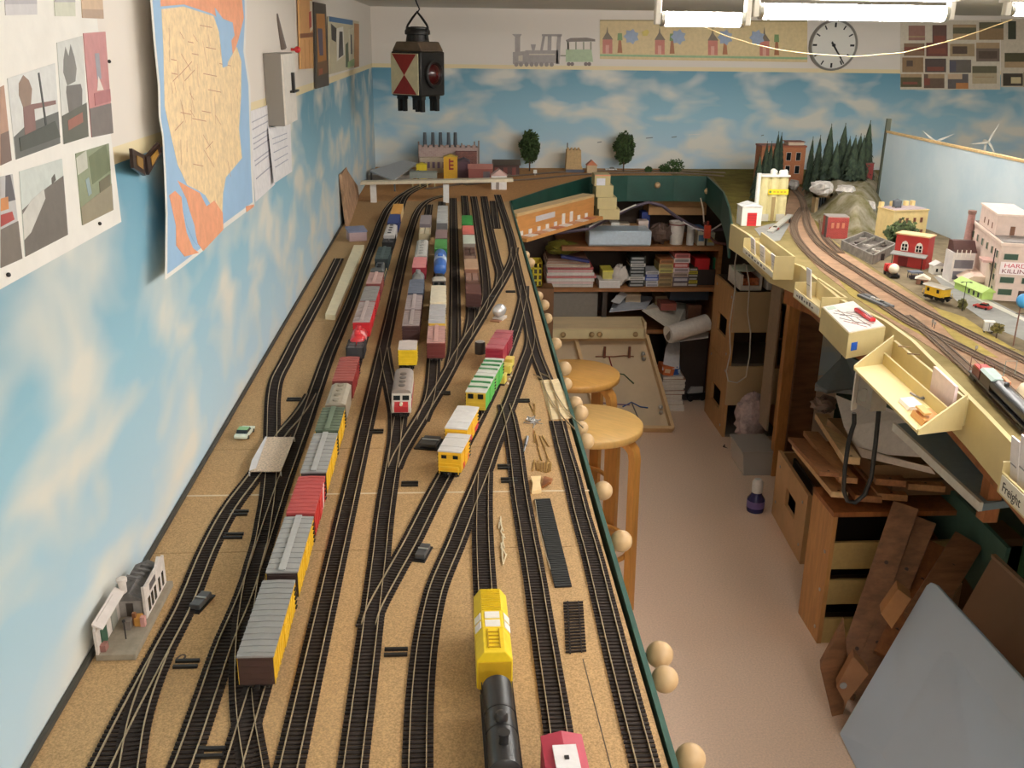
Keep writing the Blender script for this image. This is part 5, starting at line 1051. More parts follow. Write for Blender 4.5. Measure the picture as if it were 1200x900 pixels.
# hill
hp = [Vector(P(*p)[:2]) for p in ((940,232),(950,256),(975,272),(1012,280),(1042,268),(1052,236),(1040,214),(1000,206),(955,208),(942,216))]
def inside(p, poly):
    c = False; n = len(poly)
    for i in range(n):
        a, b = poly[i], poly[(i+1)%n]
        if (a.y > p.y) != (b.y > p.y) and p.x < (b.x-a.x)*(p.y-a.y)/(b.y-a.y)+a.x: c = not c
    return c
def edist(p, poly):
    d = 9
    for i in range(len(poly)):
        a, b = poly[i], poly[(i+1)%len(poly)]; u = max(0,min(1,(p-a).dot(b-a)/(b-a).length_squared)); d = min(d,(p-a-(b-a)*u).length)
    return d
HH = .105
def hillz(x, y):
    p = Vector((x,y))
    if not inside(p, hp): return ZT+.0002
    d = edist(p, hp); s = min(1, d/.13); s = s*s*(3-2*s)
    return ZT+HH*s+.010*math.sin(x*31)*math.cos(y*27)*s+.006*math.sin(x*77+y*63)*s
x0,x1,y0,y1 = min(p.x for p in hp)-.02,max(p.x for p in hp)+.02,min(p.y for p in hp)-.02,max(p.y for p in hp)+.02
N = 56; mb = MB(); vs = []; fs = []
for j in range(N+1):
    for i in range(N+1):
        x, y = x0+(x1-x0)*i/N, y0+(y1-y0)*j/N; vs.append((x,y,hillz(x,y)))
for j in range(N):
    for i in range(N):
        q = (j*(N+1)+i, j*(N+1)+i+1, (j+1)*(N+1)+i+1, (j+1)*(N+1)+i)
        if max(vs[k][2] for k in q) > ZT+.0003: fs.append(q)
mb.add(vs,fs); HILLM = mat('hill_scrub',(150,142,126),.95,rgb2=(96,90,54),scale=11,bump=.6,spec=.05)
t = thing('scenic_hill','scrubby model hill carrying the pine trees beside the white backdrop panel','hill',(0,0,0)); mb.build('slope', HILLM, t, smooth=180); t['kind'] = 'thing'
ROCK = mat('grey_rock',(186,180,174),.9,noise=.3,scale=45,bump=.8)
def rock(label, px0,py0,px1,py1, Y, dep, sd):
    a, b = PY(px0,py1,Y), PY(px1,py0,Y); random.seed(sd)
    cx, cz = (a[0]+b[0])/2, (a[2]+b[2])/2; rx, rz_ = (b[0]-a[0])/2, (b[2]-a[2])/2
    mb = MB(); n, k = 14, 9; vs = []
    for j in range(k+1):
        th = -PI/2+PI*j/k
        for i in range(n):
            ph_ = 2*PI*i/n; r = (1+random.uniform(-.2,.12))*(1+.12*math.cos(ph_*4))
            vs.append((cx+rx*r*math.cos(th)*math.cos(ph_), Y+dep+dep*r*math.cos(th)*math.sin(ph_), cz+rz_*(1+random.uniform(-.2,.1))*max(-.9,min(.62,math.sin(th)*1.1))))
    fs = [(j*n+i, j*n+(i+1)%n, (j+1)*n+(i+1)%n, (j+1)*n+i) for j in range(k) for i in range(n)]
    mb.add(vs, fs); o = mb.build('rock_outcrop', ROCK, smooth=0); tag(o,label,'rock','rock outcrops of the model hill')
yh = P(965,262)[1]
rock('pale rock outcrop over the tunnel portal', 955,212,985,232, yh+.10,.06,1)
rock('pale rock outcrop just right of the one over the tunnel portal', 985,217,1008,231, yh+.10,.05,2)
rock('whitish rock boulder low on the hill, left of the dark-green leafy tree', 1000,242,1018,260, yh-.1,.05,3)
rock('grey rock face against the lower left end of the white backdrop panel', 1012,233,1033,262, yh-.02,.06,4)
rock('small grey rock beside the brick building and silos', 928,210,940,224, 4.45,.04,5)
random.seed(11)
c = P(963,251); s = pxm(963,251); t = thing('tunnel_portal','tan tunnel portal with a dark grey opening under the pale rocks','tunnel',(c[0],c[1]-.005,ZT))
w = 9.5/s; h = 24/s
MB().bx(-w,-w*.62,0,.04,0,h).bx(w*.62,w,0,.04,0,h).bx(-w,w,0,.04,h*.8,h).build('portal_wall', paint((172,148,110)), t, smooth=0)
MB().bx(-w*.62,w*.62,.03,.04,0,h*.8).build('opening', mat('tunnel_dark',(24,26,28),.9), t, smooth=0)
for k in (-.3,0,.3): MB().bx(w*k-.0012,w*k+.0012,.026,.029,0,h*.78).build('bar', paint((120,128,134)), t, smooth=0)
# pines
def pine(label, px, pyt, pyb, hw, g, proto=[None]):
    Yb = P(px,pyb,ZT+.09)[1]; Yb = min(Yb, 5.1); b = PY(px,pyb,Yb); tp = PY(px+1,pyt,Yb); s = 1150/math.dist(b,(0,0,CAMZ)); zb = max(ZT+.0002,min(b[2],hillz(b[0],Yb)-.006)) if b[0] > x0 and Yb < y1 else ZT+.0002
    H = tp[2]-zb; R_ = hw/s
    t = thing('pine_tree', label, 'tree', (b[0],Yb,zb), random.uniform(0,6), g)
    if proto[0] is None:
        mb = MB(); 
        for k in range(1500):
            u = random.random()**.75; z = .10+.88*(1-u) if False else .08+.91*u; r = (1-z)**.8*(.6+.4*random.random())*(1 if (z*15)%1 > .25 else .72)
            a = random.uniform(0,2*PI); d = Vector((math.cos(a),math.sin(a),0)); n = Vector((-d.y,d.x,0)); L = .30*(1-z)+.05
            p = d*r*.9; p.z = z
            wn = .24*(1-z)+.015; q1 = p-d*L*.9+n*wn; q1.z += .045; q2 = p-d*L*.9-n*wn; q2.z += .035; e = p+d*L*.15; e.z = z-.02-.02*random.random()
            mb.m(k%2).tri(tuple(q1),tuple(e),tuple(q2))
        fo = mb.build('needles', [mat('pine_needles',(58,72,52),.9,noise=.2,scale=30), mat('pine_needles_deep',(40,54,42),.9,noise=.2,scale=30)], t, smooth=0)
        tr = MB().cyl((0,0,0),(0,0,.95),.04,.008,n=8).build('trunk', paint((78,62,48)), t); proto[0] = (fo, tr)
    else:
        fo, tr = (o.copy() for o in proto[0])
        for o in (fo,tr): COL.objects.link(o); o.parent = t
    fo.scale = (R_*1.7,R_*1.7,H); tr.scale = (H*.16,H*.16,H*.98)
PG = 'dark pine trees on the model hill'
for i,(px,pyt,pyb,hw) in enumerate(((948,162,206,5.5),(956,160,210,6.5),(967,147,212,8),(976,167,214,7),(983,146,212,8),(990,161,214,7),(996,160,216,8),(1002,158,214,7.5),(1006,160,216,7),(1011,143,214,8),(1016.5,180,214,6))):
    pine('dark model pine on the hill, %s from the brick building'%ordinal(i), px,pyt,pyb,hw,PG)
for i,(px,pyt,pyb,hw) in enumerate(((896,167,202,6),(901,167,202,6),(908,156,202,6.5),(912,157,200,6.5),(888,182,212,7))):
    pine('dark model pine in front of the orange brick building, %s from its right end'%ordinal([2,1,0,0,3][i]) if i != 3 else 'dark model pine tight against the brick windows', px,pyt,pyb,hw,'pine trees before the brick building')
# buildings
def at(name,label,px,py,rz=0,cat='building',z=ZT): 
    c = P(px,py); return thing(name,label,cat,(c[0],c[1],z+.0012),rz), pxm(px,py)
def wins(parent, xs, zs, w, h, y=-.0006, m=None, frame=None, name='window'):
    for x in xs:
        for z in zs:
            f = MB().bx(x-w/2-.0012,x+w/2+.0012,y-.0004,y+.0006,z-.0012,z+h+.0012).build(name, frame or paint((226,220,206)), parent, smooth=0)
            MB().bx(x-w/2,x+w/2,y-.0010,y-.0004,z,z+h).build('pane', m or GLASSD, f, smooth=0)
Y = 4.72; a, b = PY(889,219,Y), PY(945,171,Y); W, H = b[0]-a[0], b[2]-ZT
t = thing('model_factory','three-storey orange brick building with white windows behind the silos','building',(a[0],Y,ZT+.0008))
MB().bx(0,W,0,.10,0,H-.008).build('walls', brick_mat('orange_brick',(176,106,62),(158,90,54),(180,130,96)), t, smooth=0)
MB().bx(-.003,W+.003,-.003,.103,H-.008,H).build('cornice', paint((150,82,56)), t, smooth=0)
MB().bx(W*.62,W*.98,.02,.09,H,H+.014).build('roof_hut', paint((206,190,166)), t, smooth=0); MB().bx(W*.58,W,.018,.092,H+.014,H+.017).build('roof_slab', paint((150,80,64)), t, smooth=0)
wins(t,[W*.40,W*.62,W*.84],[H*.28,H*.62],W*.10,H*.20,frame=paint((232,228,222)))
wins(t,[W*.15],[H*.62],W*.10,H*.20)
# silos
c = P(905,260); s = pxm(905,260); t = thing('model_silos','cream concrete silos with white roof vents and a yellow sign','silo',(c[0],c[1],ZT+.0014),math.radians(0))
w = 17/s; H = (PY(905,208,c[1])[2]-ZT); SIL = paint((206,194,142))
for k in (-1,0,1): MB().cyl((k*w*.62,w*.55,0),(k*w*.62,w*.55,H),w*.36,n=20).build('silo_drum', SIL, t)
MB().bx(-w*.95,w*.95,w*.35,w*.9,0,H*.98).build('core', SIL, t, smooth=0)
MB().bx(-w*.98,w*.98,.1*w,w*1.0,H,H+.006).build('roof_slab', WHITE, t, smooth=0)
for x,y_,hh in ((-.1,.5,.022),(.45,.4,.018),(.75,.6,.018),(.1,.8,.016)): MB().lathe([(w*.19,H+.006),(w*.19,H+.006+hh*.7),(w*.1,H+.006+hh)],(x*w,y_*w,0),16).build('roof_vent', WHITE, t)
MB().cyl((-w*1.1,w*.3,0),(-w*1.1,w*.3,H+.012),w*.15,n=14).build('side_pipe', WHITE, t)
sg = MB().bx(-w*.42,w*.95,w*.17,w*.19,H*.60,H*.72).build('yellow_sign', paint((232,204,40)), t, smooth=0); MB().cyl((-w*.28,w*.17,H*.66),(-w*.28,w*.165,H*.66),w*.09,n=14).build('green_emblem', paint((80,110,50)), sg)
for k in range(4): MB().bx(w*(-.08+k*.24),w*(.08+k*.24),w*.165,w*.17,H*.645,H*.675).build('sign_mark', paint((176,140,36)), sg, smooth=0)
for x in (-.55,.55): MB().bx(w*(x-.28),w*(x+.28),w*.12,w*.2,0,H*.16).build('loading_door', paint((190,184,168)), t, smooth=0)
MB().bx(-w*.12,w*.12,w*.15,w*.19,0,H*.55).build('brown_pipe_chase', paint((150,128,84)), t, smooth=0)
c = P(880,265); s = pxm(880,265); w = 11.5/s; t = thing('model_shed','small white shed with a red roller door left of the silos','building',(c[0],c[1],ZT+.0009)); h = 22/s
MB().bx(-w,w,0,w*1.8,0,h).build('walls', WHITE, t, smooth=0); MB().prism([(-w*1.08,h),(w*1.08,h),(0,h+.012)],-.003,w*1.9,'y').build('roof', paint((232,232,230)), t, smooth=0)
d = MB().bx(-w*.45,w*.5,-.0012,0,0,h*.68).build('roller_door', paint((196,40,44)), t, smooth=0)
for k in range(4): MB().bx(-w*.45,w*.5,-.0018,-.0012,h*.12+k*h*.14,h*.14+k*h*.14).build('slat', paint((150,30,36)), d, smooth=0)
a, b = P(902,272,ZT+.004), P(926,252,ZT+.03); t = thing('conveyor','sloping grey conveyor ramp at the foot of the silos','conveyor',(0,0,0)); MB().beam(a,b,.022,.006).build('belt', paint((176,174,166)), t, smooth=0)
MB().bx(b[0]-.003,b[0]+.003,b[1]-.003,b[1]+.003,ZT+.0008,b[2]-.003).build('prop', DARKSTEEL, t, smooth=0)
t = toycar('tiny red and grey tractor at the foot of the silo conveyor', (*P(907,270)[:2],ZT+.0014), 1.0, (176,84,76), (110,106,104), L=.034, W=.018); t['category'] = 'tractor'
# red brick building beside the hill
c = P(980,280); s = pxm(980,280); t = thing('model_house','small red brick building with grey roof at the foot of the hill','building',(c[0],c[1],ZT+.0008),-.1); w = 12/s; h = 24/s
RB = brick_mat('red_brick',(160,50,46),(140,42,40),(170,90,80)); MB().bx(-w,w,0,w*1.6,0,h).build('walls', RB, t, smooth=0); MB().bx(-w*1.02,w*1.02,.002,w*1.62,h,h+.004).build('roof', paint((150,142,136)), t, smooth=0)
wins(t,[-w*.5,0,w*.5],[h*.5],w*.26,h*.26,m=paint((190,120,90)),frame=paint((120,40,38))); MB().bx(-w*1.1,-w*1.0,-.002,w*.5,0,h*1.05).build('dark_buttress', paint((70,58,54)), t, smooth=0)
Y = 3.98; a, b = PY(1018,240,Y), PY(1030,196,Y); t = thing('model_house','dark red brick building half hidden behind the hill by the backdrop panel','building',(a[0],Y+.12,ZT+.0008)); W,H = b[0]-a[0]+.03,b[2]-ZT
MB().bx(0,W,0,.08,0,H).build('walls', brick_mat('maroon_brick',(120,32,32),(104,28,30),(130,60,56)), t, smooth=0); MB().bx(-.002,W+.002,-.002,.082,H,H+.003).build('roof', paint((96,70,64)), t, smooth=0); wins(t,[W*.4,W*.75],[H*.3],.006,.03)
# roofless grey walls
q = [P(986,292)[:2],P(1022,310)[:2],P(1048,296)[:2],P(1012,281)[:2]]; GW = mat('ruin_grey',(132,126,118),.9,noise=.2,scale=60)
t = thing('model_ruin','low grey roofless building shell with pale rubble beside the tracks','building',(0,0,0))
z1_ = ZT+.030
for i in range(4): MB().beam((*q[i],(ZT+.0008+z1_)/2),(*q[(i+1)%4],(ZT+.0008+z1_)/2),.006,z1_-ZT-.0008).build('wall', GW, t, smooth=0)
for u in (.35,.68):
    A = Vector(q[0]).lerp(Vector(q[1]),u); B = Vector(q[3]).lerp(Vector(q[2]),u); MB().beam((*A,ZT+.016),(*B,ZT+.016),.004,.022).build('partition', GW, t, smooth=0)
MB().sheet([(*p,ZT+.0125) for p in q],.002,(0,0,1)).build('floor_slab', paint((96,88,82)), t, smooth=0)
for k in range(16):
    u, v = random.random()*.86+.07, random.random()*.8+.1; p = Vector(q[0]).lerp(Vector(q[1]),u).lerp(Vector(q[3]).lerp(Vector(q[2]),u),v); MB().box((p.x,p.y,ZT+.0175),(.022,.007,.006),(0,0,random.uniform(0,3))).build('rubble', paint(random.choice([(206,200,192),(170,160,150),(84,74,70)])), t, smooth=0)
A = Vector(q[1]).lerp(Vector(q[2]),.35); MB().bx(A.x-.009,A.x+.009,A.y-.008,A.y-.003,ZT+.0008,ZT+.022).build('doorway', paint((50,46,46)), t, smooth=0)
# yellow building with roof tank
c0, c1 = P(1043,284), P(1083,282); d = Vector(c1)-Vector(c0); rz = math.atan2(d.y,d.x); W = d.length; s = pxm(1065,282)
t = thing('model_house','pale yellow building with a dark roof tank against the backdrop panel','building',(c0[0],c0[1],ZT+.0008),rz); H = 34/s
YB_ = paint((222,196,136)); MB().bx(0,W,0,.09,0,H).build('walls', YB_, t, smooth=0)
MB().bx(-.002,W+.002,-.002,.092,H,H+.004).build('cornice', paint((206,180,124)), t, smooth=0); MB().bx(.004,W-.004,.004,.086,H+.004,H+.006).build('roof', paint((176,158,160)), t, smooth=0)
for x in (.0,W*.32,W*.72,W-.012): MB().bx(x,x+.012,.075,.09,H+.004,H+.022).build('parapet', YB_, t, smooth=0)
MB().lathe([(.015,H+.010),(.015,H+.030),(.001,H+.037)],(W*.32,.05,0),18).build('roof_tank', paint((84,88,92)), t)
for k in range(4): MB().bx(W*.32+(-1 if k%2 else 1)*.010-.001,W*.32+(-1 if k%2 else 1)*.010+.001,.05+(-1 if k//2 else 1)*.010-.001,.05+(-1 if k//2 else 1)*.010+.001,H+.005,H+.011).build('tank_leg', BLACK, t, smooth=0)
wins(t,[W*.2,W*.4,W*.62,W*.82],[H*.62],W*.07,H*.16,m=paint((110,60,44)),frame=paint((200,170,120))); wins(t,[W*.72,W*.86],[H*.22],W*.07,H*.16,m=paint((110,60,44)),frame=paint((200,170,120)))
c = P(1051,287); s = pxm(1051,287); leafy('model_tree','broad dark green leafy tree before the pale yellow building',(c[0]-.004,c[1]-.03,ZT+.0008),15/s,17/s,15/s,900,(74,88,46),leaf=.008)
# red building with arched windows over a grey canopy
c0, c1 = P(1049,312), P(1087,318); d = Vector(c1)-Vector(c0); rz = math.atan2(d.y,d.x); W = d.length; s = pxm(1068,315)
t = thing('model_house','red two-storey house with two white arched windows over a grey canopy','building',(c0[0],c0[1]+.02,ZT+.0008),rz); H = 36/s
RBM = paint((178,54,50)); MB().bx(0,W,0,.05,0,H).build('walls', RBM, t, smooth=0); MB().bx(-.003,W+.003,-.004,.052,H,H+.004).build('cornice', paint((222,186,140)), t, smooth=0)
for x in (W*.3,W*.74):
    f = MB().prism([(x-W*.11,H*.50),(x+W*.11,H*.50),(x+W*.11,H*.68),(x+W*.07,H*.78),(x,H*.82),(x-W*.07,H*.78),(x-W*.11,H*.68)],-.0022,0,'y').build('arched_window', WHITE, t, smooth=0)
    for sx in (-1,1):
        for z in (.52,.63): MB().bx(x+sx*W*.045-W*.033,x+sx*W*.045+W*.033,-.003,-.0022,H*z,H*(z+.09)).build('pane', GLASSD, f, smooth=0)
MB().prism([(-.022,H*.40),(0,H*.47),(0,H*.44),(-.022,H*.37)],-.004,W+.004,'x').build('canopy', paint((150,150,146)), t, smooth=0)
for x in (.004,W-.004): MB().bx(x-.001,x+.001,-.021,-.019,0,H*.38).build('canopy_post', DARKSTEEL, t, smooth=0)
MB().bx(W*.15,W*.45,-.001,0,.0,H*.3).build('shop_door', paint((120,36,36)), t, smooth=0)
c = P(1074,328); t = thing('model_booth','small dark blue-grey market booth in front of the red arched-window house','booth',(c[0],c[1],ZT+.0008)); 
MB().bx(-.018,.018,0,.028,.018,.022).build('booth_roof', paint((96,104,120)), t, smooth=0)
for x in (-.016,.016):
    for y_ in (.002,.026): MB().bx(x-.0008,x+.0008,y_-.0008,y_+.0008,0,.018).build('booth_post', DARKSTEEL, t, smooth=0)
MB().bx(-.014,.014,.006,.024,0,.009).build('counter', paint((70,66,76)), t, smooth=0)
# mixer truck
a, b = Vector(P(1036,318)), Vector(P(1053,330)); d = b-a; t = thing('mixer_truck','red cement mixer truck with a white drum parked beside the tracks','truck',((a.x+b.x)/2,(a.y+b.y)/2,ZT+.0012),math.atan2(-d.x,d.y)+PI)
MB().bx(-.012,.012,-.036,.036,.006,.010).build('chassis', BLACK, t, smooth=0); MB().prism([(.016,.010),(.036,.010),(.036,.020),(.032,.032),(.016,.032)],-.013,.013,'x').build('cab', paint((200,38,40)), t, smooth=0, bev=.001)
MB().bx(-.011,.011,.0335,.0352,.021,.029).build('windscreen', GLASSD, t, smooth=0)
MB().lathe([(.004,-.034),(.009,-.030),(.0155,-.014),(.0155,-.004),(.008,.013)],(0,0,.0245),18,'y').build('drum', paint((240,230,206)), t); MB().lathe([(.0157,-.014),(.0157,-.005)],(0,0,.0245),18,'y').build('drum_band', paint((200,40,40)), t)
for y_ in (-.026,-.012,.026):
    for sx in (-1,1): MB().cyl((sx*.009,y_,.0058),(sx*.014,y_,.0058),.0058,n=14).build('wheel', BLACK, t)
c = P(1080,334); t = thing('model_shed','tiny brown shed with a white pitched roof beside the mixer truck','building',(c[0],c[1],ZT+.0008),-.5); MB().bx(-.016,.016,0,.026,0,.018).build('walls', paint((126,84,62)), t, smooth=0); MB().prism([(-.021,.016),(.021,.016),(.0,.027)],-.004,.030,'y').build('roof', paint((240,226,208)), t, smooth=0); MB().bx(-.004,.004,-.0008,0,0,.012).build('door', GLASSD, t, smooth=0)
a, b = Vector(P(1084,350)), Vector(P(1110,358)); d = b-a; t = thing('yellow_caboose','yellow railway caboose set down by the road as a hut','wagon',((a.x+b.x)/2,(a.y+b.y)/2,ZT+.0012),math.atan2(-d.x,d.y)); caboose(t,.075,(230,184,44),(150,140,120),H=.046,cup=False,endc=(210,170,60))
# white house next to the chimney
c0, c1 = P(1112,331), P(1130,331); W = .062; s = pxm(1120,331); t = thing('model_house','narrow white building with a dark brown roof left of the tall chimney','building',(c0[0],c0[1],ZT+.0008),-.12); H = 34/s
MB().bx(0,W,0,.06,0,H).build('walls', paint((222,216,212)), t, smooth=0)
MB().prism([(0,H),(.06,H),(.06,H+.028),(.03,H+.030)],0.004,W+.004,'x').build('roof', paint((76,46,42)), t, smooth=0); 
for z in (.1,.48): MB().bx(W*.1,W*.95,-.001,0,H*z,H*(z+.28)).build('grey_window_band', paint((112,110,118)), t, smooth=0)
for k in range(4): MB().bx(W*(.14+.2*k),W*(.14+.2*k)+.002,-.002,0,H*.86,H*1.1).build('balustrade', WHITE, t, smooth=0)
c = P(1100,322); t = thing('small_house','little white house with a pale roof between the red house and the narrow white building','building',(c[0],c[1],ZT+.0008)); MB().bx(-.018,.018,0,.03,0,.026).build('walls', WHITE, t, smooth=0); MB().prism([(-.021,.026),(.021,.026),(0,.038)],-.003,.033,'y').build('roof', paint((190,186,182)), t, smooth=0); wins(t,[-.008,.008],[.008],.006,.010)
# mill building with lettered sign
c0, c1 = Vector(P(1163,352)), Vector(P(1131,319)); d = c1-c0; rz = math.atan2(-d.x,d.y); s = pxm(1163,352)
t = thing('mill_building','large pale pink-white mill with green windows and a red-lettered sign','building',(c0.x,c0.y,ZT+.0008),rz); H = PY(1168,288,c0.y)[2]-ZT; D_ = d.length; W = .235
ML = mat('mill_render',(214,192,180),.7,noise=.06,scale=50); GP = paint((44,70,54))
MB().bx(0,W,0,D_,0,H).build('walls', ML, t, smooth=0); MB().bx(-.004,W,-.004,D_+.004,H,H+.007).build('cornice', paint((226,204,190)), t, smooth=0)
MB().bx(.004,W,.004,D_-.004,H+.007,H+.009).build('roof', paint((120,112,108)), t, smooth=0)
for i in range(4):
    x = .026+i*.054
    for z in (.10,.32,.74):
        if z == .10 and i == 1: continue
        f = MB().bx(x-.019,x+.019,-.002,0,H*z,H*(z+.13)).build('window', paint((200,184,170)), t, smooth=0); MB().bx(x-.017,x+.017,-.003,-.002,H*z+.002,H*(z+.13)-.002).build('pane', GP, f, smooth=0)
MB().bx(.06,.078,-.0015,0,0,H*.2).build('doorway', paint((60,44,40)), t, smooth=0)
for k in range(6):
    y_ = D_*(k+.5)/6
    f = MB().bx(-.002,0,y_-.008,y_+.008,H*.74,H*.88).build('side_window', paint((200,184,170)), t, smooth=0); MB().bx(-.003,-.002,y_-.006,y_+.006,H*.75,H*.87).build('pane', GP, f, smooth=0)
for k,z in ((0,.12),(0,.34),(0,.54),(1,.54)):
    y_ = D_*(k+.4)/6; f = MB().bx(-.002,0,y_-.008,y_+.008,H*z,H*(z+.12)).build('side_window', paint((200,184,170)), t, smooth=0); MB().bx(-.003,-.002,y_-.006,y_+.006,H*z+.002,H*(z+.12)-.002).build('pane', GP, f, smooth=0)
sg = MB().bx(.004,.232,-.004,-.0008,H*.49,H*.71).build('sign_board', paint((244,232,232)), t, smooth=0)
text_mesh('HARDWORK', H*.105, paint((190,36,70)), frame_from((.012,-.0042,H*.645),(1,0,.0),(0,0,1)), sg, 'sign_lettering', sx=1.3)
text_mesh('KILLING CO', H*.105, paint((120,24,48)), frame_from((.008,-.0042,H*.545),(1,0,0),(0,0,1)), sg, 'sign_lettering', sx=1.3)
tw = MB().bx(.004,.085,D_*.30,D_*.86,H+.007,H+.062).build('roof_tower', ML, t, smooth=0); MB().bx(.001,.088,D_*.29,D_*.87,H+.062,H+.067).build('tower_cap', paint((230,210,196)), t, smooth=0)
for y_ in (.42,.55,.68): MB().bx(.003,.0042,D_*y_,D_*y_+.008,H+.020,H+.036).build('tower_window', paint((120,80,60)), tw, smooth=0)
MB().bx(.04,.052,D_*.30-.001,D_*.30,H+.010,H+.034).build('tower_door', paint((120,80,56)), tw, smooth=0)
MB().bx(.10,.225,D_*.3,D_*.7,H+.009,H+.022).build('skylight', paint((110,108,108)), t, smooth=0)
an = MB().add([(-.05,D_*.35,0),(0,D_*.35,0),(0,D_*.95,0),(-.05,D_*.95,0),(-.05,D_*.35,.022),(0,D_*.35,.022),(0,D_*.95,.022),(-.05,D_*.95,.022)],[(0,3,2,1),(4,5,6,7),(0,1,5,4),(1,2,6,5),(2,3,7,6),(3,0,4,7)]).build('loading_annex', ML, t, smooth=0)
MB().add([(-.06,D_*.32,.022),(0,D_*.32,.022),(0,D_*.98,.022),(-.06,D_*.98,.022),(-.03,D_*.32,.038),(-.03,D_*.98,.038),(0,D_*.32,.038),(0,D_*.98,.038)],[(0,1,6,4),(3,5,7,2),(0,4,5,3),(4,6,7,5)]).build('annex_roof', paint((226,200,184)), t, smooth=0)
MB().bx(-.03,-.001,D_*.12,D_*.28,H*.62,H*.66).build('balcony', paint((200,160,150)), t, smooth=0)
MB().tube([(-.006,D_*.1,0),(-.006,D_*.1,H*.9)],.0014,6).build('drain_pipe', DARKSTEEL, t)
c = P(1127.5,320); t = thing('model_chimney','tall tapering pinkish brick chimney beside the mill','chimney',(c[0],c[1],ZT+.0008)); H2 = PY(1140,247,c[1])[2]-ZT; r0 = 5.2/pxm(1127,320)
MB().cyl((0,0,0),(0,0,H2*.95),r0,r0*.72,n=20).build('stack', mat('chimney_brick',(176,136,130),.8,noise=.14,scale=90), t); MB().lathe([(r0*.74,H2*.94),(r0*.86,H2*.955),(r0*.86,H2),(r0*.6,H2)],n=20).build('crown', paint((140,108,100)), t)
# green-roofed shop
c0, c1 = P(1118,338), P(1150,352); d = Vector(c1)-Vector(c0); t = thing('green_shop','small shop with a lime green roof and dark windows before the mill','building',(c0[0],c0[1],ZT+.0008),math.atan2(d.y,d.x)); W = d.length
LG = paint((176,206,110)); MB().bx(.0,W,0,.036,0,.020).build('walls', LG, t, smooth=0); MB().prism([(-.005,.020),(.041,.020),(.018,.034)],-.004,W+.004,'x').build('roof', LG, t, smooth=0); wins(t,[W*.55,W*.72,W*.88],[.004],.008,.012,frame=paint((200,222,150)))
# street things
c = P(1127,365); s = pxm(1127,365); h = 34/s
t = thing('street_lamp','dark double-armed street lamp on the grass verge by the road','lamp',(c[0],c[1],ZT+.0015)); MB().cyl((0,0,0),(0,0,h),.0011,.0008,n=8).build('pole', DARKSTEEL, t)
for sx in (-1,1): MB().tube([(0,0,h-.001),(sx*.009,0,h),(sx*.014,0,h-.0012)],.0007,5).bx(sx*.012-.003,sx*.012+.003,-.0015,.0015,h-.0022,h-.0008).build('lamp_arm', DARKSTEEL, t)
leafy('model_bush','small olive bush at the foot of the street lamp',(*P(1127,363)[:2],ZT+.0015),.014,.012,.014,220,(116,112,54),tr=.0012,cat='bush',leaf=.004)
toycar('tiny dark red model car on the road before the mill', (*P(1151,362)[:2],ZT+.0011), math.radians(35), (176,66,62), (150,60,58), L=.045, W=.018)
c = P(1158,391); t = thing('relay_cabinet','small pale grey relay cabinet on legs by the right-hand tracks','cabinet',(c[0],c[1],ZT+.0015),-.3); MB().bx(-.011,.011,0,.014,.004,.026).build('cabinet', paint((200,198,194)), t, smooth=0, bev=.0006); MB().bx(-.012,.012,-.001,.015,.026,.028).build('lid', WHITE, t, smooth=0)
for x in (-.009,.009): MB().bx(x-.001,x+.001,.002,.012,0,.004).build('leg', DARKSTEEL, t, smooth=0)
MB().bx(-.001,.0,-.0005,0,.006,.025).build('door_gap', DARKSTEEL, t, smooth=0)
leafy('model_palm','small brown-green palm beside the pale relay cabinet',(*P(1167,397)[:2],ZT+.0015),.024,.013,.010,140,(124,112,56),tr=.0016,leaf=.006)
c = P(1187,406); s = pxm(1187,406); h = (406-360)/s*1.02; t = thing('ball_water_tower','blue ball-shaped water tower on a thin brown post at the right edge','water tower',(c[0],c[1],ZT+.0015)); MB().cyl((0,0,0),(0,0,h),.0016,n=8).build('post', paint((110,76,60)), t); MB().sph((.006,0,h+.012),.0165,24,16).build('ball', paint((66,150,206)), t, smooth=80); MB().tube([(-.008,0,h*.82),(.012,0,h*.82)],.0008,5).build('crossarm', DARKSTEEL, t)
for i,(px,py,hh) in enumerate(((1092,384,9),(1094.5,386,8),(1143,415,9))):
    c = P(px,py); s = pxm(px,py); h = hh/s; t = thing('track_signal','tiny trackside signal post, %s'%('with the left one of two plates by the nearer track','with the right one of two plates by the nearer track','standing alone near the black engine')[i],'signal',(c[0],c[1],ZT+.002)); MB().cyl((0,0,0),(0,0,h),.0008,n=6).build('post', DARKSTEEL, t); MB().bx(-.003,.003,-.0008,.0008,h*.6,h).build('plate', paint((150,140,130)), t, smooth=0)
a, b = P(1010,347,ZT+.002), P(1042,361,ZT+.002); t = thing('loose_flatcar','dark grey flat wagon deck with white scraps lying beside the tracks','wagon',(0,0,0)); MB().beam((a[0],a[1],ZT+.0055),(b[0],b[1],ZT+.0055),.030,.006).build('deck', paint((90,92,94)), t, smooth=0)
for u,cl in ((.42,(230,226,216)),(.55,(190,186,176)),(.62,(226,214,190)),(.75,(84,84,88))): 
    p = Vector(a).lerp(Vector(b),u); MB().box((p.x,p.y+.004,ZT+.0105),(.006,.010,.004),(0,0,.6)).build('scrap', paint(cl), t, smooth=0)
MB().beam((a[0],a[1],ZT+.009),(b[0],b[1],ZT+.009),.006,.0015).build('centre_beam', paint((60,60,62)), t, smooth=0)
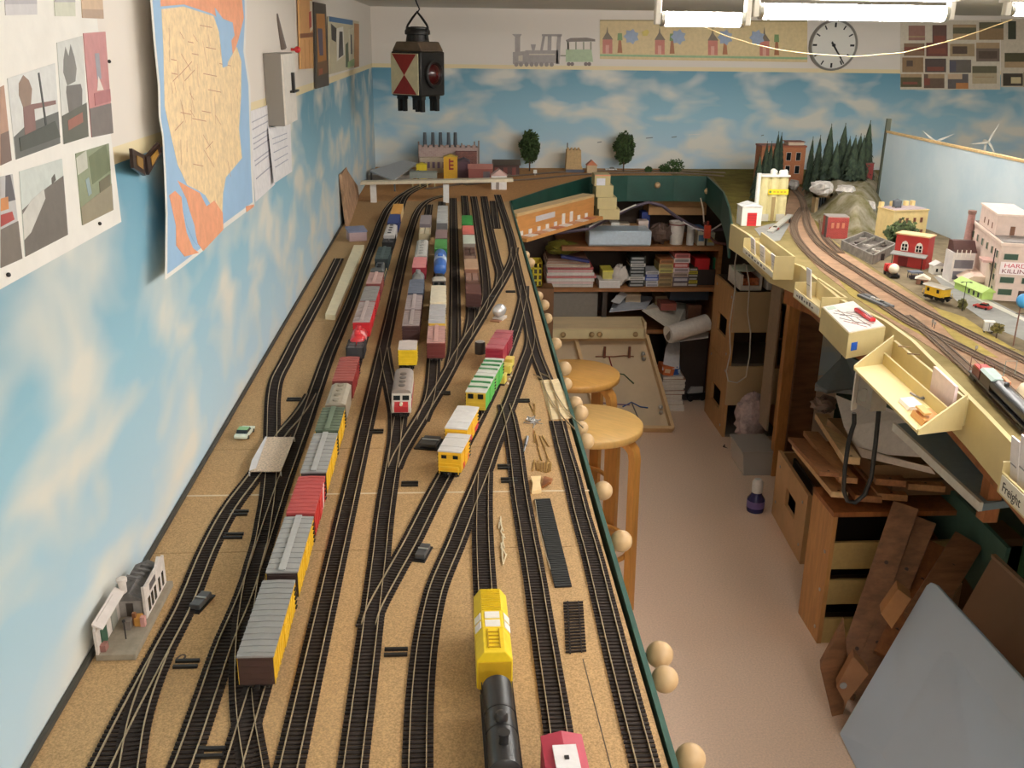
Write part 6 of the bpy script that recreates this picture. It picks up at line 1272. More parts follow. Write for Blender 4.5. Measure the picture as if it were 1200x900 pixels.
# engine at the right edge
a, b = Vector(P(1141,446)), Vector(P(1206,514)); d = b-a; t = thing('steam_locomotive','black engine with a red-roofed open cab at the right edge of the layout','locomotive',((a.x+b.x)/2,(a.y+b.y)/2,ZT+.0018),math.atan2(d.x,-d.y)); L = d.length
under(t,L,.03,1); r = .0135; zc = ZR+.0285
MB().lathe([(.001,-L/2),(r*.8,-L/2+.001),(r,-L/2+.004),(r,L*.10),(.001,L*.10)],(0,0,zc),24,'y').build('boiler', KB, t)
MB().bx(-.0145,.0145,-L/2,L/2,ZR+.012,ZR+.015).build('running_plate', KB, t, smooth=0)
MB().bx(-.0135,.0135,L*.10,L*.28,ZR+.015,ZR+.038).build('cab', paint((70,56,44)), t, smooth=0); MB().prism([(-.0155,ZR+.038),(.0155,ZR+.038),(.010,ZR+.0425),(-.010,ZR+.0425)],L*.06,L*.29,'y').build('cab_roof', paint((166,186,180)), t, smooth=0)
MB().bx(-.012,.012,L*.31,L*.45,ZR+.015,ZR+.032).build('bunker', paint((110,52,44)), t, smooth=0); MB().bx(-.012,.012,L*.31,L*.43,ZR+.032,ZR+.036).build('red_tank_top', paint((206,70,66)), t, smooth=0)
for x in (-.013,.013): 
    MB().tube([(x,L*.30,ZR+.015),(x,L*.30,ZR+.045),(x,L*.485,ZR+.045),(x,L*.485,ZR+.015)],.0008,5).build('frame_post', paint((96,50,44)), t)
    MB().tube([(x*1.05,-L/2,zc+.008),(x*1.05,L*.08,zc+.008)],.0008,5).build('handrail', DARKSTEEL, t)
MB().lathe([(.005,zc+r*.8),(.005,zc+r+.005),(.003,zc+r+.007)],(0,-L*.05,0),14).build('dome', KB, t); MB().bx(.006,.013,L*.0,L*.10,zc+.010,zc+.016).build('orange_box', paint((214,140,100)), t, smooth=0)
c = P(1204,470); t = thing('cream_dome','small cream domed tank behind the black engine, at the right edge','tank',(c[0],c[1],ZT+.0012)); MB().lathe([(.022,0),(.022,.02),(.018,.030),(.010,.036),(.001,.038)],n=24).build('dome', paint((240,222,190)), t); MB().lathe([(.0225,.004),(.0225,.008)],n=24).build('band', paint((176,150,120)), t)
c = P(1182,442); t = thing('loading_gauge','thin grey frame standing behind the black engine','frame',(c[0],c[1],ZT+.0012)); MB().tube([(-.012,0,0),(-.012,0,.034),(.012,0,.034),(.012,0,0)],.0009,6).build('frame', paint((140,146,136)), t)
# backdrop panel and wind turbines
XP = 1.76
tl = PX(1039.5,156,XP); bl = (XP, tl[1]+.0, ZT+.0008); tn = PX(1200,190,XP)
zt_ = (tl[2]+tn[2])/2
t = thing('scenery_screen','long pale sky-blue backdrop panel standing behind the town','panel',(0,0,0))
MB().bx(XP,XP+.008,.7,tl[1],ZT+.0008,zt_).build('panel', mat('backdrop_paint',(206,220,226),.6,rgb2=(190,210,220),scale=4), t, smooth=0)
MB().bx(XP-.004,XP+.012,.7,tl[1],zt_,zt_+.008).build('top_batten', PINE, t, smooth=0)
MB().bx(XP-.006,XP+.012,tl[1],tl[1]+.012,ZT+.0008,zt_+.055).build('end_post', paint((70,74,60)), t, smooth=0)
def turbine(label, px,py, Y, tip, ang):
    hb = PY(px,py,Y); t = thing('wind_turbine', label, 'wind turbine', (hb[0],Y,ZT+.0002), 0, 'white wind turbines behind the backdrop panel'); h = hb[2]-ZT
    MB().cyl((0,0,0),(0,0,h),.009,.005,n=12).build('tower', WHITE, t); rt = MB().cyl((0,-.018,h),(0,.014,h),.007,.009,n=12).build('nacelle', WHITE, t)
    for k in range(3):
        a = ang+k*2*PI/3; e = Vector((math.cos(a),0,math.sin(a))); n = Vector((-e.z,0,e.x)); o = Vector((0,-.020,h))
        MB().sheet([tuple(o+n*.004),tuple(o+e*tip*.25+n*.007),tuple(o+e*tip),tuple(o+e*tip*.2-n*.004),tuple(o-n*.004)],.002,(0,-1,0)).build('blade', WHITE, t, smooth=0)
turbine('white wind turbine above the backdrop panel, the taller one near the right edge', 1155.5,166, 4.3, .085, math.radians(66))
turbine('white wind turbine mostly hidden by the backdrop panel, one blade showing', 1094,166, 4.3, .085, math.radians(24))
# ================================================================== card boxes and panels on the aisle fascia
CARD = paint((238,234,238)); LABELM = paint((226,222,206))
def cardbox(label, f0, f1, z, dep, hgt, back, cards, g='cream card boxes on the aisle fascia', scrib=True, txt=None):
    """tray whose front top edge runs from f0 (far) to f1 (near); cards stand inside at given fractions"""
    A, B = Vector(P(*f0,z)), Vector(P(*f1,z)); d = (B-A); L = d.length; d.normalize(); n = Vector((d.y*-1,d.x,0)); n = n if n.x > 0 else -n
    t = thing('card_box', label, 'card box', tuple(A), math.atan2(d.y,d.x), g)
    s = 1 if (Matrix.Rotation(-math.atan2(d.y,d.x),3,'Z') @ n).y > 0 else -1
    y = lambda v: s*v
    def b(nm, m, x0,x1,ya,yb,z0,z1): return MB().bx(x0,x1,min(y(ya),y(yb)),max(y(ya),y(yb)),z0,z1).build(nm,m,t,smooth=0)
    b('front', CREAM, 0,L,0,.004,-hgt,0); b('floor', CREAM, 0,L,.004,dep,-hgt,-hgt+.004); b('back', CREAM, 0,L,dep-.006,dep,-hgt+.004,back)
    b('end', CREAM, -.004,0,0,dep,-hgt,back*.6); b('end', CREAM, L,L+.004,0,dep,-hgt,back)
    lb = b('label_strip', LABELM, .004,L-.004,-.001,0,-hgt+.004,-.003)
    if txt:
        text_mesh(txt, hgt*.62, BLACK, frame_from((.012, y(-.0012), -hgt*.55),(1,0,0),(0,0,1)), lb, 'lettering') if s > 0 else None
        if s < 0: text_mesh(txt, hgt*.62, BLACK, frame_from((L*.62, y(-.0012), -hgt*.55),(-1,0,0),(0,0,1)), lb, 'lettering')
    elif scrib:
        for k in range(7): MB().bx(L*(.12+.1*k),L*(.12+.1*k)+L*.05,min(y(-.0014),y(-.001)),max(y(-.0014),y(-.001)),-hgt*.62,-hgt*.62+hgt*(.18+.22*((k*37)%3)/2)).build('pen_stroke', paint((84,80,76)), lb, smooth=0)
    return t, A, d, n, L, s
def card(label, box, u, w, h, yy, col=CARD, g=None, top=None):
    t, A, d, n, L, s = box; c = A+d*(u*L)+n*yy
    o = thing('waybill_card', label, 'card', (c.x,c.y,A.z-.02), math.atan2(d.y,d.x), g)
    MB().box((0,0,h/2),(w,.003,h),(.12*s,0,0)).build('card', col, o, smooth=0)
    for k in range(3): MB().box((0,-s*.0022,h*(.45+.16*k)),(w*.7,.0006,h*.025),(.12*s,0,0)).build('printed_line', paint((150,148,160)), o, smooth=0)
    if top: MB().box((0,-s*.003,h*.93),(w*1.0,.0012,h*.14),(.12*s,0,0)).build('coloured_tab', top, o, smooth=0)
b1 = cardbox('small cream card box with three white cards, far end of the aisle fascia', (871,289),(906,319), ZT-.016,.062,.022,.05,3)
for i,u in enumerate((.14,.46,.82)): card('white waybill card in the three-card box, %s from the far end'%ordinal(i), b1, u, .055,.060,.02, g='cards in the three-card box')
b2 = cardbox('cream card box with a single blue-topped card beside the track diagram box', (931,338),(961,361), ZT-.020,.07,.026,.03,1)
card('single white card with a blue tab in the card box beside the track diagram', b2, .14,.036,.085,.03, top=paint((120,170,206)))
b3 = cardbox('card box hand-lettered Freight at the right edge of the view', (1174,553),(1216,593), ZT-.022,.055,.038,.03,2, txt='Freight')
card('white card standing in the Freight box, left of the orange-topped one', b3, .10,.03,.085,.012); card('white card with an orange tab in the Freight box', b3, .34,.03,.10,.012, top=paint((224,120,50)))
# track diagram box
zt2 = ZT+.012; q = [P(963,359,zt2),P(1000,352,zt2),P(1038,382,zt2),P(995,390,zt2)]
t = thing('control_box','cream control box with a white track diagram on its lid and a blue label','box',(0,0,0)); MB().sheet([(p[0],p[1],zt2-.002) for p in q],.062,(0,0,-1)).build('box', CREAM, t, smooth=0)
ins = [tuple(Vector(p).lerp(sum((Vector(k) for k in q),Vector())/4,.04)) for p in q]; dg = MB().sheet([(p[0],p[1],zt2-.002) for p in ins],.002,(0,0,1)).build('diagram_sheet', paint((228,220,214)), t, smooth=0)
def dq(u,v,z=zt2+.0004): p = lerpq(ins,u,v); return (p.x,p.y,z)
for u0,v0,u1,v1,c in ((.1,.3,.9,.75,0),(.2,.22,.75,.6,1),(.12,.5,.7,.92,0),(.3,.2,.42,.8,1),(.15,.62,.55,.95,2),(.45,.35,.95,.5,0),(.3,.72,.8,.88,2),(.55,.6,.65,.95,1),(.2,.4,.5,.5,0)):
    MB().beam(dq(u0,v0),dq(u1,v1),.0022,.0006).build('diagram_line', paint([(60,60,64),(130,110,90),(150,70,64)][c]), dg, smooth=0)
dd = MB().sheet([dq(.05,.05),dq(.30,.05),dq(.30,.16),dq(.05,.16)],.0005,(0,0,1)).build('green_patch', paint((190,206,186)), dg, smooth=0)
a = Vector(q[3]).lerp(Vector(q[2]),.10); b = Vector(q[3]).lerp(Vector(q[2]),.26); f = (b-a).normalized(); o_ = Vector((f.y,-f.x,0)); o_ = o_ if o_.y < 0 else -o_
MB().sheet([tuple(a+o_*.0006+Vector((0,0,-.026))),tuple(b+o_*.0006+Vector((0,0,-.026))),tuple(b+o_*.0006+Vector((0,0,-.046))),tuple(a+o_*.0006+Vector((0,0,-.046)))],.0006,tuple(o_)).build('blue_label', paint((36,90,190)), t, smooth=0)
A, B = Vector(P(1004,362,zt2+.006)), Vector(P(1023,375,zt2+.006)); d = (B-A); t = thing('pocket_knife','closed red pocket knife lying on the track diagram','knife',tuple((A+B)/2),math.atan2(d.y,d.x)); L = d.length
MB().bx(-L/2,L/2,-.008,.008,-.005,.004).build('handle', mat('knife_red',(196,30,36),.25), t, bev=.003); MB().bx(-L*.45,L*.4,-.0015,.0015,.004,.0055).build('blade_spine', mat('knife_steel',(190,190,192),.3,.9), t, smooth=0); MB().cyl((L*.2,0,.004),(L*.2,0,.0052),.003,n=12).build('emblem', WHITE, t)
# slanting tray
zt3 = ZT+.004; F0,F1,B0,B1 = (Vector(P(*p,zt3)) for p in ((1001,431),(1075,505),(1047,399),(1132,468)))
t = thing('fascia_tray','large cream slant-bottomed tray hanging on the aisle fascia','tray',(0,0,0)); dn = Vector((0,0,-.055))
MB().sheet([tuple(F0),tuple(F1),tuple(B1+dn),tuple(B0+dn)],.005,(0,0,-1)).build('sloping_floor', mat('cream_floor',(240,220,160),.5,noise=.03,scale=8), t, smooth=0)
MB().sheet([tuple(B0),tuple(B1),tuple(B1+dn),tuple(B0+dn)],.006).build('back_panel', CREAM, t, smooth=0)
for p,k in ((0,(F0,B0)),(1,(F1,B1))):
    MB().sheet([tuple(k[0]+Vector((0,0,.004))),tuple(k[1]+Vector((0,0,.012))),tuple(k[1]+dn+Vector((0,0,-.006))),tuple(k[0]+Vector((0,0,-.006)))],.005,tuple((F0-F1).normalized()) if p == 0 else tuple((F1-F0).normalized())).build('end_panel', CREAM, t, smooth=0)
L0, L1 = (B0+dn).lerp(F0,.22), (B1+dn).lerp(F1,.22); MB().beam(tuple(L0+Vector((0,0,.014))),tuple(L1+Vector((0,0,.014))),.004,.026).build('inner_ledge', CREAM, t, smooth=0)
for u in (.16,.30): 
    p = B0.lerp(B1,u)+Vector((0,0,.004)); MB().beam(tuple(p+Vector((-.010,.006,0))),tuple(p+Vector((.014,-.004,0))),.0025,.0025).build('dowel', paint((110,84,50)), t, smooth=0)
def ontray(u,v,h=0): p = F0.lerp(F1,u).lerp((B0+dn).lerp(B1+dn,u),v); return (p.x,p.y,p.z+.0012+h)
fr = (F1-F0).normalized(); sl = ((B0+dn)-F0).normalized(); up = fr.cross(sl); up = up if up.z > 0 else -up
def slab(nm,label,cat,u0,u1,v0,v1,h,m,extra=None):
    o = thing(nm,label,cat,(0,0,0)); MB().sheet([ontray(u0,v0),ontray(u1,v0),ontray(u1,v1),ontray(u0,v1)],h,tuple(up)).build('slab',m,o,smooth=0); return o
o = slab('paper_stack','stack of white slips lying in the cream fascia tray','paper',.60,.74,.20,.52,.012,paint((244,240,240)))
o = slab('wooden_block','brown stepped wooden block at the near end of the cream tray','block',.80,.96,.16,.56,.018,paint((206,150,86))); MB().sheet([ontray(.82,.2,.018),ontray(.94,.2,.018),ontray(.94,.36,.018),ontray(.82,.36,.018)],.006,tuple(up)).build('upper_step', paint((226,176,108)), o, smooth=0)
A, B = Vector(ontray(.52,.62,.003)), Vector(ontray(.62,.72,.003)); o = MB().beam(tuple(A),tuple(B),.004,.003).beam(tuple(B),tuple(B+Vector((.010,.004,.001))),.008,.003).build('wrench', mat('tool_steel',(120,120,124),.35,.7), smooth=0); tag(o,'small grey wrench lying in the cream tray','tool')
C0 = B1.lerp(B0,.06)+dn*.6; C1 = B1.lerp(B0,.34)+dn*.6; o = thing('card_packet','red and white striped packet standing at the near end of the cream tray','packet',(0,0,0)); off = Vector((-.014,-.012,0))
MB().sheet([tuple(C1+off),tuple(C0+off),tuple(C0+off+Vector((0,0,.055))),tuple(C1+off+Vector((0,0,.060)))],.006).build('packet', paint((226,206,210)), o, smooth=0)
for k in (0,2,4):
    u0,u1 = k/6,(k+1)/6; p0,p1 = C1.lerp(C0,u0)+off*1.25,C1.lerp(C0,u1)+off*1.25; MB().sheet([tuple(p0),tuple(p1),tuple(p1+Vector((0,0,.05))),tuple(p0+Vector((0,0,.05)))],.0015).build('red_stripe', paint((206,50,56)), o, smooth=0)
# grey unit below the tray and black cable
t = thing('handset_cradle','pale grey control unit under the far end of the cream tray','controller',(0,0,0)); u = fr; A = F0+Vector((.03,.035,-.030)); nrm = Vector((-.8,-.6,0))
MB().sheet([tuple(A),tuple(A+u*.085),tuple(A+u*.085+Vector((0,0,-.05))),tuple(A+Vector((0,0,-.062)))],.04,(.9,.1,0)).build('casing', paint((150,146,138)), t, smooth=0)
MB().sheet([tuple(A+Vector((-.008,.0,.026))),tuple(A+Vector((.01,.014,.026))),tuple(A+Vector((.01,.014,-.08))),tuple(A+Vector((-.008,0,-.08)))],.008,tuple(-u)).build('white_end_strip', paint((228,224,214)), t, smooth=0)
MB().cyl(tuple(A+u*.045+Vector((-.001,-.004,-.026))),tuple(A+u*.045+Vector((-.005,-.008,-.026))),.014,n=20).build('dial', paint((140,136,128)), t)
Yc = 2.02
pts = [PY(*p,Yc) for p in ((1031,466),(1029,490),(1026,520),(1021,560),(1013,580),(1002,589),(993,587),(988.5,574),(990,550),(994,520),(998,505),(1001,496),(1001,484))]
o = MB().tube(pts,.0052,10).build('coiled_cable', mat('cable_black',(20,20,21),.4)); tag(o,'thick black cable hanging in a loop below the cream tray','cable')
# ------------------------------------------------------------------ structure below the right-hand layout
t = thing('light_block_board','dark green board added under the right-hand layout to block light','board',(0,0,0)); MB().bx(1.82,1.84,.9,4.3,0.002,ZT-.022).build('board', mat('dark_green_board',(56,84,72),.7,noise=.1,scale=6), t, smooth=0); MB().bx(1.80,1.82,.9,4.3,.5,.56).build('batten', BROWNWOOD, t, smooth=0)  # added board, keeps light from the right out of the space below
Yp = 3.98; a, b = PY(914,520,Yp), PY(944,500,Yp)
def post(label, x0, x1, y0, y1, m, z1=ZT-.022, g='brown wooden posts under the layout'):
    t = thing('support_post', label, 'post', (x0,y0,0), 0, g); MB().bx(0,x1-x0,0,y1-y0,0,z1).build('post', m, t, smooth=0, bev=.003); MB().bx(-.012,x1-x0+.012,-.012,0,z1-.16,z1-.04).build('brace', m, t, smooth=0)
post('broad dark brown post under the layout, between the wooden crates and the plank pile', a[0]+.03, b[0]+.03, Yp, Yp+.10, REDWOOD)
a = PY(905,530,Yp-.04); b = PY(917,530,Yp-.04); o = MB().bx(a[0],b[0],Yp-.06,Yp-.015,0,ZT-.09).build('timber_upright', mat('orange_pine',(184,128,70),.55,noise=.2,scale=8,stretch=(6,6,1)), smooth=0, bev=.002); tag(o,'narrow orange pine upright fixed in front of the broad dark post','post')
# lower shelf with white edge
zs = .95; q = [P(1050,493,zs),P(1112,506,zs),P(1158,552,zs),P(1150,588,zs)]
t = thing('lower_shelf','blue-grey shelf with a whitish front edge slung below the tray','shelf',(0,0,0)); 
e0, e1 = Vector(P(1048,497,zs)), Vector(P(1150,591,zs)); MB().sheet([tuple(e0),tuple(e1),tuple(e1+Vector((.26,.06,0))),tuple(e0+Vector((.26,.06,0)))],.016,(0,0,-1)).build('board', paint((124,146,158)), t, smooth=0)
MB().beam(tuple(e0+Vector((0,0,-.006))),tuple(e1+Vector((0,0,-.006))),.008,.020).build('edge_strip', paint((206,206,198)), t, smooth=0)
MB().beam(tuple(e1+Vector((.035,.03,.16))),tuple(e1+Vector((.035,.03,-.05))),.03,.03).build('bracket', BROWNWOOD, t, smooth=0)
MB().beam(tuple(e0+Vector((.20,.02,.06))),tuple(e1+Vector((.20,.0,.06))),.04,.10).build('hanger_rail', BROWNWOOD, t, smooth=0)
# ------------------------------------------------------------------ box with square hole, drawer stack, planks
c0, c1 = Vector(P(937,661,0)), Vector(P(904,601,0)); d = c1-c0; rz = math.atan2(-d.x,d.y); D_ = d.length; H = PY(951,581,c0.y)[2]
t = thing('holed_box','plywood box with a square hole in its side on the aisle floor','box',(c0.x,c0.y,0),rz); PLYL = mat('ply_light',(206,166,118),.55,noise=.08,scale=8)
yh0,yh1,zh0,zh1 = D_*.30,D_*.62,H*.42,H*.68
MB().bx(0,.014,0,D_,0,zh0).bx(0,.014,0,D_,zh1,H).bx(0,.014,0,yh0,zh0,zh1).bx(0,.014,yh1,D_,zh0,zh1).build('side_panel', PLYL, t, smooth=0)
MB().bx(.014,.40,0,.014,0,H*.98).build('front_panel', PLYL, t, smooth=0); MB().bx(.014,.40,D_-.014,D_,0,H*.98).build('rear_panel', PLYL, t, smooth=0); MB().bx(.386,.40,.014,D_-.014,0,H*.98).build('side_panel', PLYL, t, smooth=0); MB().bx(.014,.386,.014,D_-.014,0,.012).build('bottom', PLYL, t, smooth=0)
MB().bx(.06,.07,.014,D_-.014,.012,H*.9).build('dark_inside', paint((60,54,48)), t, smooth=0)  # dark panel added inside so the hole looks shaded
for y_,z in ((.04,.06),(.05,H-.05),(D_-.05,H-.05),(D_-.04,.07)): MB().cyl((-.002,y_,z),(0,y_,z),.006,n=12).build('screw', mat('bright_steel',(190,188,184),.3,.9), t)
c0 = Vector(P(957,754,0)); H = PY(973,606,c0.y)[2]; W = .42; D_ = .18
t = thing('drawer_stack','tall plywood rack with cream fronts and dark slots beside the leaning timbers','rack',(c0.x,c0.y,0),math.radians(0)); OAK = mat('ply_orange',(190,140,84),.55,noise=.14,scale=9,stretch=(6,6,1))
for x in (0,W-.014): MB().bx(x,x+.014,0,D_,0,H).build('side_panel', OAK, t, smooth=0)
MB().bx(0.014,W-.014,D_-.012,D_,0,H).build('back_panel', paint((50,40,32)), t, smooth=0); MB().bx(-.002,W+.002,-.002,D_,H,H+.016).build('top', BROWNWOOD, t, smooth=0)
fr_ = [(0,.195),(.315,.505),(.595,.80)]
for k,(u,v) in enumerate(fr_):
    f = MB().bx(.014,W-.014,.002,.014,H*u,H*v).build('drawer_front', paint((186,160,104)), t, smooth=0); MB().bx(.014,W-.014,.014,D_-.012,H*u,H*u+.008).build('drawer_floor', paint((120,96,64)), f, smooth=0)
for z in (.1,.4,.7): MB().cyl((-.002,.03,H*z),(0,.03,H*z),.006,n=12).build('screw', mat('bright_steel',(190,188,184),.3,.9), t)
PL = [mat('plank_a',(226,192,142),.55,noise=.12,scale=10,stretch=(8,1,8)), mat('plank_b',(190,140,92),.6,noise=.16,scale=10,stretch=(8,1,8)), mat('plank_c',(160,108,66),.6,noise=.2,scale=10,stretch=(8,1,8))]
zt4 = H+.016
G = 'planks piled on the plywood rack'
spec = [((984,580),(936,523),.05,.018,0,'pale plank with a screw hole at its end, lowest of the rack pile'),((994,563),(950,508),.055,.018,1,'mid brown plank just above the pale lowest one on the rack pile'),((998,540),(963,488),.05,.022,0,'pale plank highest on the left of the rack pile'),((972,556),(933,515),.06,.014,2,'dark brown plank sunk between the left planks of the pile'),((1018,585),(966,520),.08,.02,2,'wide dark plank at the front middle of the rack pile'),((1046,583),(990,515),.09,.02,1,'wide brown plank at the front right of the rack pile'),((1044,566),(1000,505),.09,.02,2,'dark plank lying over the wide brown one on the rack pile'),((1086,572),(1030,500),.11,.02,1,'brown plank at the far right of the rack pile')]
for i,(n_,f_,w,th,mi,lab) in enumerate(spec):
    A, B = Vector(PY(*n_,2.665)), Vector(PY(*f_,3.36)); t = thing('wooden_plank',lab,'plank',(0,0,0),0,G); MB().beam(tuple(A),tuple(B),w,th).build('plank', PL[mi], t, smooth=0, bev=.001)
    e = (A-B).normalized(); MB().cyl(tuple(A-e*.02+Vector((0,0,th/2))),tuple(A-e*.02+Vector((0,0,th/2+.001))),.004,n=10).build('screw_hole', BLACK, t)
t = thing('paper_sheets','large white paper sheets slung over the planks below the tray','paper',(0,0,0)); 
MB().sheet([PY(979,463,3.05),PY(996,470,2.98),PY(1030,474,2.85),PY(1066,490,2.70),PY(1082,536,2.56),PY(1040,533,2.66),PY(1003,523,2.78),PY(989,500,2.88)],.003,(-.3,-.6,.7)).build('upper_sheet', paint((236,230,224)), t, smooth=0); MB().sheet([PY(990,503,2.86),PY(1004,524,2.76),PY(1042,536,2.64),PY(1090,548,2.52),PY(1096,556,2.5),PY(1010,536,2.74)],.003,(-.3,-.6,.7)).build('lower_sheet', paint((214,204,194)), t, smooth=0)
o = MB().sheet([PX(1100,560,1.55),PX(1180,642,1.55),PX(1160,720,1.55),PX(1085,610,1.55)],.012,(1,0,0)).build('teal_board', mat('teal_board',(84,120,108),.6,noise=.08,scale=6), smooth=0); tag(o,'dull teal green board standing behind the leaning timbers','board')
for i,(x0_,x1_,y_,z,c,lab) in enumerate(((1.30,1.54,2.72,PY(1040,545,2.72)[2]-.05,(150,116,80),'flat brown cardboard sheet below the white papers'),(1.36,1.66,2.70,PY(1060,560,2.70)[2]-.06,(128,96,66),'flat dark cardboard sheet lowest under the white papers'))):
    o = MB().bx(x0_,x1_,y_,y_+.4,z,z+.05).build('cardboard_sheet', paint(c), smooth=0); tag(o,lab,'cardboard')
t = thing('blue_case','pale blue-grey plastic lid standing behind the planks','lid',(0,0,0)); Yb = 3.5
MB().sheet([PY(954,453,Yb),PY(988,419,Yb+.1),PY(1016,432,Yb),PY(1004,458,Yb-.05),PY(968,462,Yb-.05)],.03,(-.2,-.7,.7)).build('lid', paint((150,164,172)), t, smooth=0, bev=.004); MB().beam(PY(955,455,Yb-.02),PY(1004,460,Yb-.07),.02,.014).build('rim', paint((186,196,200)), t, smooth=0)
t = thing('crumpled_cloth','crumpled grey-brown cloth beneath the pale blue lid','cloth',(0,0,0)); random.seed(5); c = PY(966,473,3.35); vs=[]; 
mb = MB().sph(c,.045,16,10,(1,.9,.6)); mb.v = [(x+random.uniform(-.012,.012),y_+random.uniform(-.012,.012),z+random.uniform(-.010,.010)) for x,y_,z in mb.v]; mb.build('cloth', paint((150,128,116)), t, smooth=40)
# leaning brown timbers
G = 'brown timbers leaning by the plywood rack'
tim = [((986,815),2.38,(1062,592),2.60,.075,.03,REDWOOD,'long red-brown plank leaning over the front of the plywood rack'),((1010,800),2.36,(1085,610),2.58,.06,.03,REDWOOD,'red-brown plank second from the rack in the leaning bundle'),((1035,770),2.36,(1100,640),2.56,.06,.03,BROWNWOOD,'darker timber third from the rack in the leaning bundle'),((1075,730),2.33,(1134,634),2.52,.085,.03,REDWOOD,'wide red-brown board of the leaning bundle, nearest the grey panels')]
for a,ya_,b,yb2,w,th,m,lab in tim:
    A, B = Vector(PY(*a,ya_)), Vector(PY(*b,yb2)); t = thing('leaning_timber',lab,'timber',(0,0,0),0,G); A2 = A if 'third' in lab or 'wide' in lab else A-(B-A).normalized()*max(0,(A.z-.03)/max(.01,(B-A).normalized().z)); MB().beam(tuple(A2),tuple(B),w,th,(-.5,-.8,.3)).build('plank', m, t, smooth=0, bev=.002)
    for u in (.25,.7): p = A.lerp(B,u)+Vector((-.5,-.8,.3)).normalized()*th*.52; MB().cyl(tuple(p),tuple(p+Vector((-.0008,-.0012,.0005))),.006,n=10).build('knot', paint((66,44,34)), t)
q = [P(961,783,.06),P(972,827,.005),P(992,800,.02),P(992,772,.08),P(989,730,.18)]
def block(lab, pts, nrm, th, m):
    o = thing('timber_block',lab,'timber',(0,0,0),0,'timber blocks at the foot of the leaning bundle'); b = MB().sheet(pts,th,nrm).build('block', m, o, smooth=0, bev=.001); return o
Y0 = 2.32
o = block('red-brown pointed timber block standing on the floor at the foot of the leaning planks',[PY(961,783,Y0-.02),P(975,840,.002),P(988,837,.002),PY(1000,800,Y0-.02),PY(993,772,Y0),PY(989,731,Y0+.03)],(.3,.95,.1),.035,REDWOOD)
o = block('light brown block with a screw plate at the foot of the leaning planks',[PY(1000,769,Y0-.07),PY(1018,790,Y0-.09),PY(991,825,Y0-.09),PY(980,805,Y0-.07)],(.3,.95,.1),.035,mat('timber_mid',(144,100,64),.6,noise=.18,scale=9)); c = PY(988,803,Y0-.09); MB().cyl(c,(c[0],c[1]-.003,c[2]),.010,n=14).build('screw_plate', mat('bright_steel',(190,188,184),.3,.9), o)
o = block('tan square block halfway up the leaning planks',[PY(1032,719,2.2),PY(1052,690,2.2),PY(1068,702,2.19),PY(1045,737,2.19)],(.3,.95,.1),.04,mat('timber_tan',(160,112,66),.6,noise=.18,scale=9))
# leaning panels
c = Vector(P(983,861,0)); T = Vector(PY(1090,678,2.20)); T2 = Vector((T.x+.02,T.y-1.1,T.z)); c2 = Vector((c.x-.06,c.y-1.1,0))
c.z = c2.z = .004
t = thing('leaning_sheet','large pale grey-blue panel leaning at the near right of the aisle','panel',(0,0,0)); n_ = (c2-c).cross(T-c).normalized(); n_ = n_ if n_.x > 0 else -n_
cr = [c, c2, T2, T+(T2-T).normalized()*.03, T+(T2-T).normalized()*.008+(c-T).normalized()*.006, T+(c-T).normalized()*.022]
MB().sheet([tuple(p) for p in cr],.012,tuple(n_)).build('panel', mat('panel_grey',(190,208,228),.5,noise=.02,scale=3), t, smooth=0, bev=.003); MB().beam(tuple(c+Vector((.02,0,.004))),tuple(c2+Vector((.02,0,.004))),.012,.008).build('bottom_edge', paint((90,84,76)), t, smooth=0)
T = Vector(PY(1164,651,2.28)); c = Vector((T.x-.16,T.y+.02,.004)); T2 = T+Vector((.02,-1.1,0)); c2 = c+Vector((.02,-1.1,0))
t = thing('leaning_sheet','brown hardboard panel leaning behind the pale grey-blue one','panel',(0,0,0)); MB().sheet([tuple(c),tuple(c2),tuple(T2),tuple(T)],.010,(1,0,.2)).build('panel', mat('hardboard',(150,118,92),.6,noise=.06,scale=6), t, smooth=0); MB().beam(tuple(T),tuple(T2),.012,.010).build('edge', paint((170,140,112)), t, smooth=0)
for i,(px,py) in enumerate(((1177,632),(1190,640))):
    c = PY(px,py,2.5); o = MB().bx(c[0]-.03,c[0]+.06,2.5,2.62,0.002,c[2]).build('stored_board', paint([(96,70,44),(60,96,60)][i]), smooth=0); tag(o,['dark brown board end behind the hardboard panel','green board end behind the hardboard panel'][i],'board')
# ================================================================== storage under the far end of the layout
YS = 4.88; zA = PY(780,289,YS)[2]; zB = PY(780,337,YS)[2]
SHW = mat('shelf_wood',(156,106,62),.6,noise=.18,scale=8,stretch=(1,6,6))
t = thing('storage_shelves','brown wooden shelving under the layout at the end of the room','shelves',(0,0,0))
MB().bx(.55,1.36,YS,5.28,zA-.022,zA).build('upper_board', SHW, t, smooth=0); MB().bx(.30,1.42,YS,5.28,zB-.022,zB).build('lower_board', SHW, t, smooth=0)
MB().bx(.25,1.9,5.282,5.296,0,ZT-.03).build('back_panel', mat('under_layout_shade',(78,64,54),.8,noise=.1,scale=6), t, smooth=0)  # added sheet; the darkness under the layout is put into its colour
x = PY(709,350,YS)[0]; MB().bx(x-.012,x+.012,YS+.01,YS+.05,0,zB-.022).build('upright', paint((60,50,44)), t, smooth=0); MB().bx(1.36,1.38,YS+.02,5.28,0,zA).build('upright', SHW, t, smooth=0)
def bp(nm,label,cat,x0_,y0_,x1_,y1_,Y=YS+.03,dep=.12,z=None,g=None):
    A, B = PY(x0_,y1_,Y), PY(x1_,y0_,Y); zz = A[2] if z is None else z
    t = thing(nm,label,cat,(A[0],Y,zz+.0004),0,g); return t, B[0]-A[0], dep, B[2]-zz
